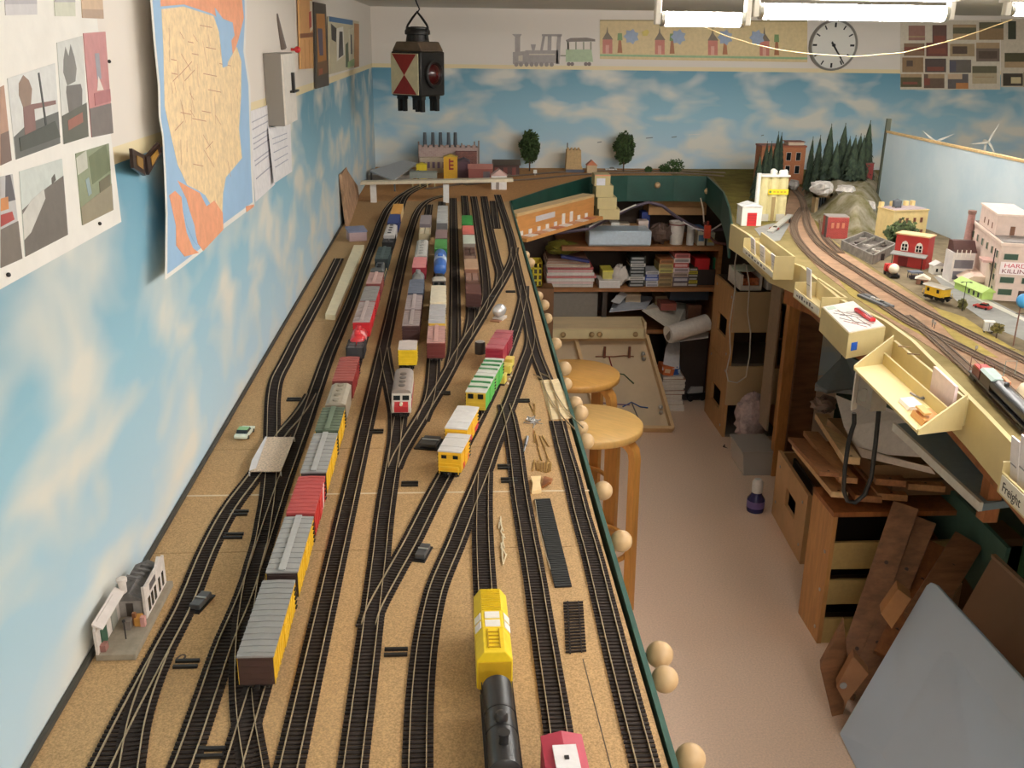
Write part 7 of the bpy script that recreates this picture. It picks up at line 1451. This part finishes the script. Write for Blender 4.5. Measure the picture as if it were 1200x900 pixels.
def carton(label,x0_,y0_,x1_,y1_,col,Y=YS+.03,dep=.12,z=None,g=None,nm='carton',cat='box',stripe=None,lid=None):
    t,w,d,h = bp(nm,label,cat,x0_,y0_,x1_,y1_,Y,dep,z,g); MB().bx(0,w,0,d,0,h*.86).build('box', paint(col), t, smooth=0)
    MB().bx(-.0008,w+.0008,-.0008,d,h*.86,h).build('lid', paint(lid or tuple(min(255,int(c*1.08)) for c in col)), t, smooth=0)
    if stripe: MB().bx(w*.12,w*.88,-.0010,0,h*.25,h*.62).build('front_label', paint(stripe), t, smooth=0)
    return t
# upper shelf
t,w,d,h = bp('foam_tray','pale blue-white foam tray on the upper shelf','tray',690,271,764,290,YS-.02,.16,zA)
MB().prism([(0,.012),(.02,0),(d,0),(d,h),(0,h)],0,w,'x').build('tray', paint((206,222,236),.35), t, bev=.006)
rx = [(696,262,706,272,(206,190,160)),(705,263,716,272,(150,130,110)),(716,261,726,272,(232,226,216)),(726,262,738,272,(176,160,140)),(738,264,748,272,(206,160,110)),(748,259,760,272,(226,206,196))]
for i,(a,b,c_,e,col) in enumerate(rx): carton('small packet behind the foam tray on the upper shelf, %s from the left'%ordinal(i),a,b,c_,e,col,Y=YS+.145,z=zA,dep=.06,g='small packets behind the foam tray')
carton('dark blue carton at the back of the upper shelf',752,249,762,262,(40,60,130),Y=5.12,dep=.08,z=PY(752,262,5.12)[2] if False else zA)
def lump(nm,label,cat,px,py,rx_,rz_,Y,col,sd,z=None):
    c = PY(px,py,Y); random.seed(sd); mb = MB().sph((0,0,0),1,16,10); mb.v = [((x+random.uniform(-.2,.2))*rx_,(y_+random.uniform(-.2,.2))*rx_*.8,(zz+random.uniform(-.2,.2))*rz_) for x,y_,zz in mb.v]
    zmin = min(v[2] for v in mb.v); cz = (z-zmin) if z is not None else c[2]
    o = mb.build(nm, paint(col), smooth=30, loc=(c[0],Y+rx_*.5,cz)); tag(o,label,cat); return o
lump('rag_bundle','dark brown rag bundle between the foam tray and the white bucket','cloth',775,277,.055,.05,YS+.03,(96,76,66),3,zA)
t,w,d,h = bp('white_bucket','white tapered bucket on the upper shelf','bucket',785,261,805,287,YS+.03,.1,zA)
MB().lathe([(w*.40,0),(w*.5,h*.95),(w*.53,h*.95),(w*.53,h),(w*.46,h),(w*.44,h*.8),(.001,h*.8)],(w/2,w/2,0),24).build('pail', paint((226,220,212),.35), t); MB().lathe([(w*.505,h*.86),(w*.53,h*.86),(w*.53,h*.9),(w*.505,h*.9)],(w/2,w/2,0),24).build('rim_band', paint((150,60,56)), t)
t,w,d,h = bp('paint_tin','pale grey tin right of the white bucket','tin',805,266,815,287,YS+.03,.1,zA); MB().lathe([(w*.5,0),(w*.5,h*.94),(w*.52,h*.95),(w*.52,h),(.001,h)],(w/2,w/2,0),20).build('tin', paint((206,204,200),.35), t); MB().lathe([(w*.42,h),(w*.42,h+.004),(.001,h+.004)],(w/2,w/2,0),20).build('lid', paint((170,168,166)), t)
carton('small carton with a blue top at the right end of the upper shelf',817,268,827,288,(216,210,190),z=zA,stripe=(90,130,170),lid=(70,120,170)); carton('small yellow-labelled carton at the right end of the upper shelf',828,273,838,288,(176,180,166),z=zA,stripe=(214,196,90))
t,w,d,h = bp('cardboard_carton','wide brown cardboard carton hanging under the back of the layout','box',760,231,829,252,5.10,.15,None); MB().bx(0,w,0,d,0,h).build('box', mat('cardboard2',(190,146,98),.8,noise=.05,scale=10), t, smooth=0); MB().bx(w*.02,w*.98,-.001,0,h*.46,h*.49).build('flap_line', paint((140,104,68)), t, smooth=0)
# lower shelf
G = 'magazines stacked on the lower shelf'
cols = [(214,206,198),(226,196,192),(236,232,226),(206,120,120),(230,226,220),(222,180,180),(170,70,70),(206,186,160),(190,150,130),(150,110,90)]
for i,c in enumerate(cols):
    y1_ = 337-i*3.3; A, B = PY(640+random.uniform(-1,2),y1_,YS+.01), PY(699-random.uniform(0,6)-(6 if i > 6 else 0),y1_-2.8,YS+.01); z0_ = zB+.0005+i*.0148
    t = thing('magazine','magazine in the stack on the lower shelf, %s from the bottom'%ordinal(i),'magazine',(A[0],YS+.01,z0_),random.uniform(-.02,.02),G); MB().bx(0,B[0]-A[0],0,.2,0.001,.0132).build('pages', paint((232,228,220)), t, smooth=0); MB().bx(-.001,B[0]-A[0],-.001,.2,.0132,.0145).build('cover', paint(c), t, smooth=0); MB().bx(.0,(B[0]-A[0]),-.0012,0,.003,.0120).build('spine', paint(c), t, smooth=0)
ztop = zB+.15
lump('olive_cloth','crumpled olive green bag on top of the magazine stack','bag',660,296,.09,.035,YS+.04,(128,124,50),8,ztop); 
o = MB().beam(PY(657,300,YS-.01),PY(690,306,YS-.01),.05,.012).build('blue_folder', paint((40,46,110)), smooth=0, bev=.002); tag(o,'dark blue folder lying on the olive bag','folder')
t,w,d,h = bp('yellow_basket','yellow perforated plastic basket at the left end of the lower shelf','basket',619,308,636,336,4.62,.12,None); YP_ = paint((226,206,50)); mb = MB()
for k in range(4): mb.bx(w*k/3-.003 if k else 0,min(w,w*k/3+.005),0,.004,0,h)
for k in range(5): mb.bx(0,w,0,.004,h*k/4-(.003 if k else 0),min(h,h*k/4+.005))
mb.bx(0,w,d-.004,d,0,h).bx(0,.004,0,d,0,h).bx(w-.004,w,0,d,0,h).bx(0,w,0,d,0,.004); mb.build('lattice_walls', YP_, t, smooth=0); MB().bx(.006,w-.006,.006,.1,.004,h*.8).build('dark_liner', paint((70,62,36)), t, smooth=0)
o = MB().bx(0,.14,0,.12,0,.30).build('shelf_bracket_box', paint((120,84,52)), smooth=0, loc=(PY(615,337,4.62)[0],4.6,PY(615,337,4.62)[2]-.302)); tag(o,'brown wooden crate under the yellow basket','crate')
lump('plastic_bag','crumpled white plastic bag on the lower shelf','bag',727,322,.045,.05,YS+.02,(214,206,198),9,zB); carton('flat yellow-lidded pack left of the white bag',706,317,719,329,(206,196,110),z=zB+.02,lid=(226,216,90)); carton('thin white paper pack sticking out under the yellow-lidded pack',702,329,727,338,(226,222,218),Y=YS-.01,z=zB,nm='paper_pack')
def stack(x0_,x1_,ytop,ybot,n,cols,gname,what,Y=YS+.02,dep=.13):
    zt_ = PY(x0_,ytop,Y)[2]; hh = (zt_-zB)/n
    for i in range(n):
        c = cols[i%len(cols)]; A, B = PY(x0_+random.uniform(-.8,.8),ybot,Y), PY(x1_+random.uniform(-.8,.8),ybot,Y)
        t = thing('media_case','%s, %s from the bottom'%(what,ordinal(i)),'case',(A[0],Y,zB+.0004+i*hh),0,gname); w = B[0]-A[0]; MB().bx(0,w,0,dep,0,hh*.94).build('case', paint(c), t, smooth=0); MB().bx(w*.08,w*.9,-.001,0,hh*.2,hh*.74).build('spine_label', paint(tuple(int(150+q*.35) for q in c) if sum(c) < 350 else tuple(int(q*.7) for q in c)), t, smooth=0)
stack(737,755,301,337,9,[(34,42,40),(40,48,46),(214,212,208),(36,44,44)],'dark cases on the lower shelf','dark case in the tall stack right of the white bag')
stack(756,771,318,337,5,[(206,206,214),(210,210,216),(60,90,170),(50,70,140),(206,206,210)],'blue and white cases on the lower shelf','blue or white case in the low stack')
stack(771,787,304,337,6,[(166,140,96),(176,150,104),(150,120,84),(206,196,120),(190,170,110),(176,120,76)],'tan boxes on the lower shelf','tan box in the stack between blue and red ones')
stack(788,806,297,337,7,[(110,96,96),(96,90,110),(190,170,160),(214,196,200),(190,70,70),(226,214,212),(206,120,120)],'red and white boxes on the lower shelf','box in the red and white stack')
stack(806,817,314,337,6,[(60,56,40),(206,190,60),(56,54,40)],'black and yellow boxes on the lower shelf','black or yellow box in the rightmost stack')
carton('bright red box at the right end of the lower shelf',814,303,832,314,(190,30,36),Y=YS+.05,z=PY(814,316,YS+.05)[2]); o = MB().bx(0,.10,0,.1,0,PY(814,316,YS+.05)[2]-zB-.001).build('dark_carton', paint((52,44,42)), smooth=0, loc=(PY(815,337,YS+.05)[0],YS+.05,zB+.0004)); tag(o,'dark carton carrying the bright red box','box')
t,w,d,h = bp('green_tub','green plastic tub at the far right of the lower shelf','tub',834,303,847,337,YS+.06,.1,zB); MB().lathe([(w*.42,0),(w*.5,h),(.001,h)],(w/2,w/2,0),20).build('tub', paint((40,110,70),.35), t); MB().lathe([(w*.53,h*.94),(w*.53,h),(.001,h+.003)],(w/2,w/2,0),20).build('lid', paint((60,130,90)), t)
# below the lower shelf
t,w,d,h = bp('grey_cupboard','grey cupboard door below the lower shelf','cupboard',612,340,706,470,YS+.02,.34,0); w -= .02; h = min(h,zB-.026); MB().bx(0,w,.012,d,0,h).build('carcass', paint((110,104,98)), t, smooth=0); MB().bx(.004,w-.004,0,.012,.004,h-.004).build('door', paint((128,122,114)), t, smooth=0); MB().bx(w*.9,w*.92,-.012,0,h*.6,h*.7).build('handle', DARKSTEEL, t, smooth=0)
o = None
def lpaper(nm,label,pts,col,th=.003,cat='paper',Y=YS-.02,tilt=.10):
    P3 = [PY(px,py,Y+tilt*k) for px,py,k in pts]; o = MB().sheet(P3,th).build(nm, paint(col), smooth=0); tag(o,label,cat); return o
zc2 = PY(760,388,YS-.02)[2]
t = thing('paper_shelf','low brown board carrying loose papers below the lower shelf','shelf',(0,0,0)); MB().bx(PY(712,380,YS)[0],1.36,YS,5.28,zc2-.02,zc2).build('board', SHW, t, smooth=0); MB().bx(1.0,1.02,YS+.1,5.27,0,zc2-.02).build('support', SHW, t, smooth=0)
lpaper('paper_sheet','bluish white paper sheet lying below the lower shelf, left of the big cream sheet',[(714,366,0),(757,362,0),(766,348,2.4),(722,346,2.4)],(206,212,222))
lpaper('paper_sheet','big cream white sheet slanting down below the lower shelf',[(752,364,-.3),(790,390,-.6),(806,384,1.2),(805,356,2.6),(770,352,2.6)],(226,220,206))
lpaper('paper_sheet','small folded white sheet near the post below the lower shelf',[(716,353,0),(728,341,1),(736,345,1),(726,356,0)],(200,200,200))
carton('tan carton on the loose papers below the lower shelf',733,345,751,356,(196,176,146),Y=YS+.10,dep=.1,z=PY(733,357,YS+.1)[2])
stack_g = 'tan booklets below the lower shelf'
for i in range(4): carton('tan booklet in the little pile below the lower shelf, %s from the bottom'%ordinal(i),768,358-i*3.6,788,361-i*3.6,[(130,110,76),(150,130,90),(120,96,70),(140,120,90)][i],Y=YS+.12,dep=.1,g=stack_g,nm='booklet',cat='booklet')
carton('red-brown flat box before the little booklet pile',774,356,793,364,(140,76,64),Y=YS+.02,dep=.1); carton('dark blue-black case wedged right under the lower shelf',785,340,831,352,(36,44,56),Y=YS+.05,dep=.2); carton('brown panel standing between papers and crates',805,358,822,384,(110,72,52),Y=YS+.08,dep=.05)
A, B = PY(783,392,4.72), PY(828,378,4.80); t = thing('paper_roll','rolled white paper lying before the crates','paper',(0,0,0)); MB().cyl(A,B,.045,n=24).build('roll', paint((226,222,216)), t); MB().cyl((A[0]-.001,A[1]-.0002,A[2]),(A[0]-.0015,A[1]-.0003,A[2]),.030,n=24).build('hollow', paint((120,110,104)), t)
lpaper('paper_sheet','white sheet beneath the paper roll, hanging over the low board edge',[(786,402,-1.5),(830,396,-.8),(831,388,.5),(795,384,.8)],(222,220,216))
lpaper('paper_sheet','dark-edged white folded sheet leaning above the floor pile',[(776,434,-1),(796,432,-1),(797,402,.6),(786,396,.6),(780,408,0)],(206,206,210))
G = 'booklets piled on the floor'
z_ = 0.001
for i in range(11):
    A, B = PY(775+random.uniform(-1,1),474,4.74), PY(801+random.uniform(-3,2),474,4.74); hh = random.choice((.012,.016,.02)); c = random.choice([(214,206,196),(190,170,150),(226,220,214),(160,120,100),(206,196,180)])
    t = thing('floor_booklet','booklet in the floor pile beside the leaning baseboard, %s from the bottom'%ordinal(i),'booklet',(A[0],4.74,z_),random.uniform(-.06,.06),G); MB().bx(0,B[0]-A[0],0,.2,0,hh*.88).build('pages', paint((226,220,210)), t, smooth=0); MB().bx(-.001,B[0]-A[0]+.001,-.001,.2,hh*.88,hh).build('cover', paint(c), t, smooth=0); z_ += hh+.0004
zt_ = z_
t = thing('orange_packet','orange packet on the floor pile of booklets','packet',(PY(776,440,4.74)[0],4.75,zt_)); MB().box((.03,.05,.025),(.06,.09,.05),(0,.2,.2)).build('packet', paint((206,110,60)), t, smooth=0, bev=.004); MB().box((.03,.004,.028),(.03,.004,.02),(0,.2,.2)).build('print', paint((226,196,160)), t, smooth=0)
t = thing('blue_packet','blue packet beside the orange one on the floor pile','packet',(PY(788,440,4.74)[0],4.76,zt_)); MB().box((.025,.05,.022),(.05,.09,.044),(0,-.2,-.3)).build('packet', paint((44,84,160)), t, smooth=0, bev=.004); MB().box((.03,.004,.022),(.03,.004,.02),(0,-.2,-.3)).build('print', paint((190,206,226)), t, smooth=0)
c = P(816,470,0); t = thing('toy_vehicle','silver and black gadget on the floor before the crates','gadget',(c[0],c[1],0),.2); MB().bx(-.055,.055,0,.08,.012,.045).build('body', BLACK, t, smooth=0, bev=.005); MB().prism([(-.05,.045),(.05,.045),(.035,.08),(-.03,.08)],.005,.07,'y').build('silver_top', mat('silver',(226,226,228),.25,.5), t, smooth=0)
for x in (-.035,.035): MB().cyl((x,-.003,.016),(x,.083,.016),.016,n=16).build('wheel', DARKSTEEL, t)
o = MB().bx(1.20,1.345,4.9,5.27,.001,zc2-.022).build('dark_crate', paint((56,46,42)), smooth=0); tag(o,'dark crate on the floor below the loose papers','crate')
# cables at the end of the room
CB = mat('cable_purple',(84,70,84),.5)
def cable(label,pts,r,m): o = MB().tube([PY(*p) for p in pts],r,8).build('power_cable',m); tag(o,label,'cable'); return o
cable('dark cable arching under the back of the layout over the upper shelf',[(650,274,4.7),(690,268,4.75),(715,256,4.8),(740,243,4.85),(760,237,4.86),(776,241,4.86),(790,252,4.85),(806,262,4.84),(824,270,4.83),(845,269,4.82),(862,262,4.80)],.008,CB)
cable('thin white cable running beside the arching dark cable',[(690,266,4.74),(716,253,4.79),(745,240,4.84)],.004,paint((214,206,200))); cable('thin white cable looping down right of the buckets',[(800,260,4.82),(815,268,4.80),(832,271,4.79),(846,262,4.78),(850,255,4.78)],.0035,paint((214,206,206))); cable('white cable hanging from the green fascia corner',[(821,232,4.86),(824,245,4.86),(825,262,4.85)],.0035,paint((206,190,170)))
cable('dark red cable at the right end of the upper shelf',[(826,260,4.80),(829,275,4.78),(838,284,4.76),(855,287,4.72),(868,286,4.6)],.007,paint((90,40,36)))
t = thing('red_plug','orange-red cable plug hanging at the right end of the upper shelf','plug',PY(829,271,4.77)); MB().bx(-.016,.016,-.012,.012,-.035,.030).build('plug_body', paint((196,66,40)), t, smooth=0, bev=.004); MB().cyl((0,0,.03),(0,0,.05),.006,n=10).build('cable_boot', paint((150,50,34)), t)
# control panel and stair box below the green fascia
A, B = Vector(PY(606,254,3.95)), Vector(PY(696,241,4.48)); z1_ = A.z; zlo = PY(606,278,3.95)[2]
t = thing('switch_board','orange-brown switch panel with a white name strip and a row of white tags','control panel',(A.x,A.y,zlo),math.atan2(B.y-A.y,B.x-A.x)); L = math.hypot(B.x-A.x,B.y-A.y); h = z1_-zlo
OP = mat('orange_ply',(206,146,84),.5,noise=.10,scale=8,stretch=(1,6,6)); MB().bx(0,L,0,.012,0,h).build('face', OP, t, smooth=0); MB().bx(-.004,L,-.05,.012,-.014,0).build('ledge', OP, t, smooth=0); MB().bx(0,L,0,.06,h,h+.012).build('top_board', PINE, t, smooth=0)
MB().bx(L*.22,L*.46,-.0015,0,h*.5,h*.78).build('name_strip', paint((214,210,214)), t, smooth=0)
for k in range(9): 
    big = k in (5,6); MB().bx(L*(.03+k*.105),L*(.03+k*.105)+.022,-.004,0,h*.02,h*(.24 if not big else .55)).build('white_tag', paint((236,232,228)), t, smooth=0)
for k in range(8): MB().bx(L*(.06+k*.11),L*(.06+k*.11)+L*.08,-.046,-.006,0,.003).build('ledge_card', paint([(232,228,224),(206,150,110),(226,216,206),(190,120,90)][k%4]), t, smooth=0)
t,w,d,h = bp('stair_box','cream stepped card box with a white label on the green fascia','card box',695,205,727,256,4.70,.10,None)
st = [(0,.58,.0),(.58,.72,.26),(.72,.88,.50),(.88,1.0,.74)]
for i,(x1f,zf) in enumerate(((.62,1.0),(.74,.76),(.88,.50),(1.0,.24))): MB().bx(w*.06*i,w*x1f,-.012*i,d,h*(zf-.26) if i < 3 else 0,h*zf).build('tier', CREAM, t, smooth=0, bev=.001)
MB().bx(w*.08,w*.42,-.002,0,h*.72,h*.92).build('white_label', paint((226,226,236)), t, smooth=0); MB().bx(w*.02,w*.62,-.001,.0,h*.97,h*1.0).build('orange_tab', paint((226,150,110)), t, smooth=0)
# crates under the layout corner
c0 = P(846,512,0); Yc_ = c0[1]; W = .30; D_ = .36
def zpx(y): return PY(846,y,Yc_)[2]
CR = mat('crate_ply',(196,150,98),.55,noise=.10,scale=7,stretch=(6,6,1)); CRF = mat('crate_front',(196,170,132),.5,noise=.05,scale=6)
def crate(label, z0_, z1_, zs):
    t = thing('wooden_crate',label,'crate',(c0[0],Yc_,z0_),0.0,'wooden crates stacked under the layout corner'); h = z1_-z0_; zz = zs-z0_
    MB().bx(0,.014,0,D_,h*.0,h*.30).bx(0,.014,0,D_,h*.56,h).bx(0,.014,0,D_*.25,h*.3,h*.56).bx(0,.014,D_*.72,D_,h*.3,h*.56).build('side_panel', CR, t, smooth=0); MB().bx(W-.014,W,0,D_,0,h).build('side_panel', CR, t, smooth=0)
    MB().bx(.014,W-.014,D_-.012,D_,0,h).build('back_panel', paint((70,58,48)), t, smooth=0); MB().bx(.014,W-.014,.0,D_-.012,0,.010).build('bottom', paint((110,104,96)), t, smooth=0)
    MB().bx(0.0,W,-.012,0,zz,h).build('front_panel', CRF, t, smooth=0)
    for y_,z in ((.04,h*.9),(D_-.05,h*.9),(.05,h*.12)): MB().cyl((-.002,y_,z),(0,y_,z),.007,n=10).build('screw', mat('bright_steel',(190,188,184),.3,.9), t)
zc_ = [0.0005,zpx(429),zpx(342)]
crate('lower wooden crate of the two stacked under the layout corner', zc_[0], zc_[1], zpx(474)); crate('upper wooden crate of the two stacked under the layout corner', zc_[1]+.0008, zc_[2], zpx(389))
t = thing('glass_bin','white-rimmed bin of reddish scraps on top of the wooden crates','bin',(c0[0]+.03,Yc_+.02,zc_[2]+.0006)); MB().bx(0,.010,0,.22,0,.075).bx(.09,.10,0,.22,0,.075).bx(.01,.09,0,.010,0,.022).bx(.01,.09,.21,.22,0,.075).bx(.01,.09,.01,.21,0,.006).build('bin', paint((232,228,222)), t, smooth=0); MB().bx(.011,.089,.011,.208,.006,.055).build('scraps', mat('scraps',(170,100,66),.8,noise=.5,scale=60), t, smooth=0)
t = thing('dome_lid','pale green-white domed lid resting on the bin of scraps','lid',(c0[0]+.07,Yc_+.13,zc_[2]+.0765)); MB().lathe([(.055,0),(.058,.006),(.045,.016),(.02,.021),(.001,.022)],n=24).build('lid', paint((214,226,212),.3), t); MB().lathe([(.006,.021),(.006,.028),(.001,.029)],n=12).build('grip', WHITE, t)
t = thing('white_canister','white square canister beside the bin on the crates','canister',(c0[0]+.155,Yc_+.02,zc_[2]+.0006)); MB().bx(0,.05,0,.06,0,.105).build('body', paint((232,228,226),.35), t, smooth=0, bev=.006); MB().cyl((.025,.03,.105),(.025,.03,.118),.014,n=14).build('cap', paint((206,204,200)), t)
t = thing('grey_canister','round grey-beige canister at the right on the crates','canister',(c0[0]+.255,Yc_+.08,zc_[2]+.0006)); MB().lathe([(.05,0),(.05,.10),(.046,.106),(.001,.106)],n=24).build('drum', paint((176,166,154)), t); MB().lathe([(.048,.106),(.048,.114),(.001,.115)],n=24).build('lid', paint((196,186,172)), t)
def Zc(x,y): return (800+x/3.215, 280+y/3.215)
cable('pale cable drooping in a loop over the front of the crates',[(*Zc(205,40),4.30),(*Zc(197,90),4.29),(*Zc(197,190),4.30),(*Zc(176,330),4.33),(*Zc(180,430),4.335),(*Zc(164,500),4.34),(*Zc(172,535),4.34),(*Zc(205,542),4.34),(*Zc(238,520),4.34),(*Zc(252,440),4.335),(*Zc(256,350),4.33),(*Zc(244,280),4.33),(*Zc(252,180),4.33),(*Zc(240,100),4.32)],.0032,paint((206,202,192)))
cable('brown cable lying on the floor by the foot of the crates',[(838,518,4.34),(850,520,4.32),(848,524,4.26),(858,530,4.22),(880,531,4.22),(888,527,4.24)],.006,paint((70,44,38)))
c = PY(884,500,4.20); t = thing('plastic_bag','clear crumpled plastic bag of pinkish things on the floor before the crates','bag',(c[0],4.26,0.0)); random.seed(21); mb = MB().sph((0,0,0),1,18,12); mb.v = [((x+random.uniform(-.14,.14))*.075,(y_+random.uniform(-.14,.14))*.06,(z+random.uniform(-.14,.14))*.125+.145) for x,y_,z in mb.v]; mb.build('bag', mat('bag_plastic',(196,176,176),.25,noise=.25,scale=30), t, smooth=25); MB().bx(-.05,.05,-.04,.04,0.001,.03).build('contents', paint((150,110,110)), t, smooth=0)
t = thing('clear_tub','pale translucent plastic tub on the floor by the post','tub',(PY(868,570,3.95)[0],3.93,0.0)); MB().prism([(0,0),(.13,0),(.145,.11),(-.012,.11)],0,.2,'y').build('tub', mat('tub_plastic',(196,192,186),.25,trans=.25), t, smooth=0, bev=.004); MB().bx(-.016,.149,-.004,.204,.11,.118).build('rim', mat('tub_plastic',(196,192,186)), t, smooth=0)
c = P(893,598,0); t = thing('spray_bottle','dark blue bottle with a white cap on the floor beside the holed box','bottle',(c[0]-.03,c[1],0)); MB().lathe([(.034,0),(.036,.01),(.036,.055),(.022,.075),(.020,.085)],n=20).build('bottle', mat('bottle_blue',(40,40,90),.25), t); MB().lathe([(.022,.085),(.022,.13),(.014,.142),(.001,.143)],n=20).build('cap', paint((226,224,220)), t); MB().lathe([(.0365,.02),(.0365,.05)],n=20).build('label', paint((110,90,150)), t)
# small crate and tools hanging behind
t,w,d,h = bp('tool_crate','small dark wooden crate hung between the crates and the post','crate',907,364,928,432,4.10,.12); MB().bx(0,w,0,d,0,.01).bx(0,.01,0,d,0,h).bx(w-.01,w,0,d,0,h).bx(0,w,d-.01,d,0,h).bx(0,w,0,d,h*.5,h*.53).build('frame_box', paint((104,78,54)), t, smooth=0); MB().bx(.015,w-.015,.02,d-.02,.011,h*.35).build('dark_tools', BLACK, t, smooth=0); MB().bx(-.008,.0,-.006,d,-.3,h+.25).build('mounting_strip', paint((170,150,126)), t, smooth=0)
# leaning baseboard module and shallow box on it
br, tr_, tl_, bl_ = Vector(P(787,506,0)), Vector(PY(757,398,4.86)), Vector(PY(612,398,4.86)), Vector(P(640,506,0)); br.z = bl_.z = .003
t = thing('baseboard_module','empty wooden baseboard module leaning underside out against the shelves','baseboard',(0,0,0)); n_ = (br-bl_).cross(tr_-br).normalized(); n_ = n_ if n_.y < 0 else -n_
MB().sheet([tuple(p) for p in (bl_,br,tr_,tl_)],.010,tuple(-n_)).build('back_sheet', mat('module_ply',(206,184,152),.6,noise=.06,scale=6), t, smooth=0)
FRM = mat('module_frame',(214,182,136),.55,noise=.08,scale=8)
for nm,a,b in (('frame_rail',bl_,br),('frame_rail',br,tr_),('frame_rail',tr_,tl_),('frame_rail',bl_.lerp(br,.42),tl_.lerp(tr_,.42))):
    if nm and a is not br or True:
        e = (b-a).normalized(); mb = MB(); off = n_*.022; mb.beam(tuple(a+off+(Vector((0,0,.012)) if a is bl_ else Vector())),tuple(b+off),.016,.044,tuple(n_)); mb.build(nm, FRM, t, smooth=0)
def onm(u,v): return bl_.lerp(br,u).lerp(tl_.lerp(tr_,u),v)+n_*.004
for u,v in ((.93,.80),(.95,.22)): p = onm(u,v)+n_*.03; MB().sph(tuple(p),.012,12,8).sph(tuple(p+Vector((.004,0,-.028))),.011,12,8).build('steel_clamp', mat('bright_steel',(190,188,184),.3,.9), t)
for pts,c in ((((.55,.80),(.70,.80),(.78,.81),(.86,.80)),(140,90,60)),(((.62,.52),(.66,.62),(.74,.60),(.80,.50)),(70,90,60)),(((.66,.25),(.74,.30),(.80,.25),(.86,.24)),(60,90,140)),(((.74,.30),(.76,.12),(.70,.05)),(110,104,100)),(((.45,.30),(.6,.28),(.72,.27)),(120,90,120)),(((.66,.80),(.66,.68),(.70,.62)),(130,40,36))): MB().tube([tuple(onm(*p)+n_*.003) for p in pts],.0035,6).build('wire', paint(c), t)
for u,v in ((.62,.79),(.82,.79)): p = onm(u,v); MB().beam(tuple(p),tuple(p+Vector((0,-.002,.06))),.012,.012).build('terminal', paint((110,60,40)), t, smooth=0)
Yq = 4.84; A, B = PY(612,396,Yq), PY(753,367,Yq); z0_ = max(tr_.z,tl_.z)+.03
t = thing('shallow_box','pale wooden shallow box with round knobs resting on the leaning module','box',(A[0],Yq-.05,z0_)); w = B[0]-A[0]; PB = mat('pale_box',(222,200,160),.5,noise=.06,scale=7,stretch=(1,6,6))
zt_ = PY(753,393,Yq-.05)[2]; hb = max(.02,zt_-z0_+.05)
MB().prism([(0,0),(0,.05),(.02,.055),(.10,PY(700,368,4.95)[2]-z0_),(.11,PY(700,368,4.95)[2]-z0_),(.11,0)],0,w,'x').build('sloping_face', PB, t, smooth=0); MB().bx(-.002,w+.006,-.012,0,-.002,.046).build('knob_rail', mat('rail_cream',(222,206,160),.5,noise=.04,scale=8), t, smooth=0); MB().bx(w,w+.012,-.012,.11,0,PY(700,368,4.95)[2]-z0_).build('end_cheek', PB, t, smooth=0)
for px in (659.5,693,702,744): x = PY(px,394,Yq-.06)[0]-A[0]; MB().sph((x,-.026,.024),.014,14,10).build('round_knob', mat('knob_wood',(176,146,100),.5), t, smooth=80)
# ================================================================== camera and world
cam = bpy.data.cameras.new('Camera'); co = bpy.data.objects.new('Camera', cam); COL.objects.link(co)
cam.sensor_fit = 'HORIZONTAL'; cam.sensor_width = 36.0; cam.lens = 36.0*F/1200.0; cam.clip_start = 0.01; cam.clip_end = 50
# rows of DX/DY/DZ are room axes in lens coordinates (u right, v down, w forward)
Rm = Matrix(((DX[0], -DX[1], -DX[2]), (DY[0], -DY[1], -DY[2]), (DZ[0], -DZ[1], -DZ[2])))
co.matrix_world = Matrix.Translation((0,0,CAMZ)) @ Rm.to_4x4()
SC.camera = co
w = bpy.data.worlds.new('World'); SC.world = w; w.use_nodes = True
w.node_tree.nodes['Background'].inputs[0].default_value = (0.9,0.88,0.84,1); w.node_tree.nodes['Background'].inputs[1].default_value = 0.2
SC.view_settings.view_transform = 'Standard'; SC.view_settings.look = 'None'; SC.view_settings.gamma = 1.0
SC.view_settings.exposure = 0.08; SC.view_settings.use_curve_mapping = False
SC.cycles.use_denoising = True
SC.cycles.max_bounces = 8; SC.cycles.diffuse_bounces = 5; SC.cycles.sample_clamp_indirect = 6.0
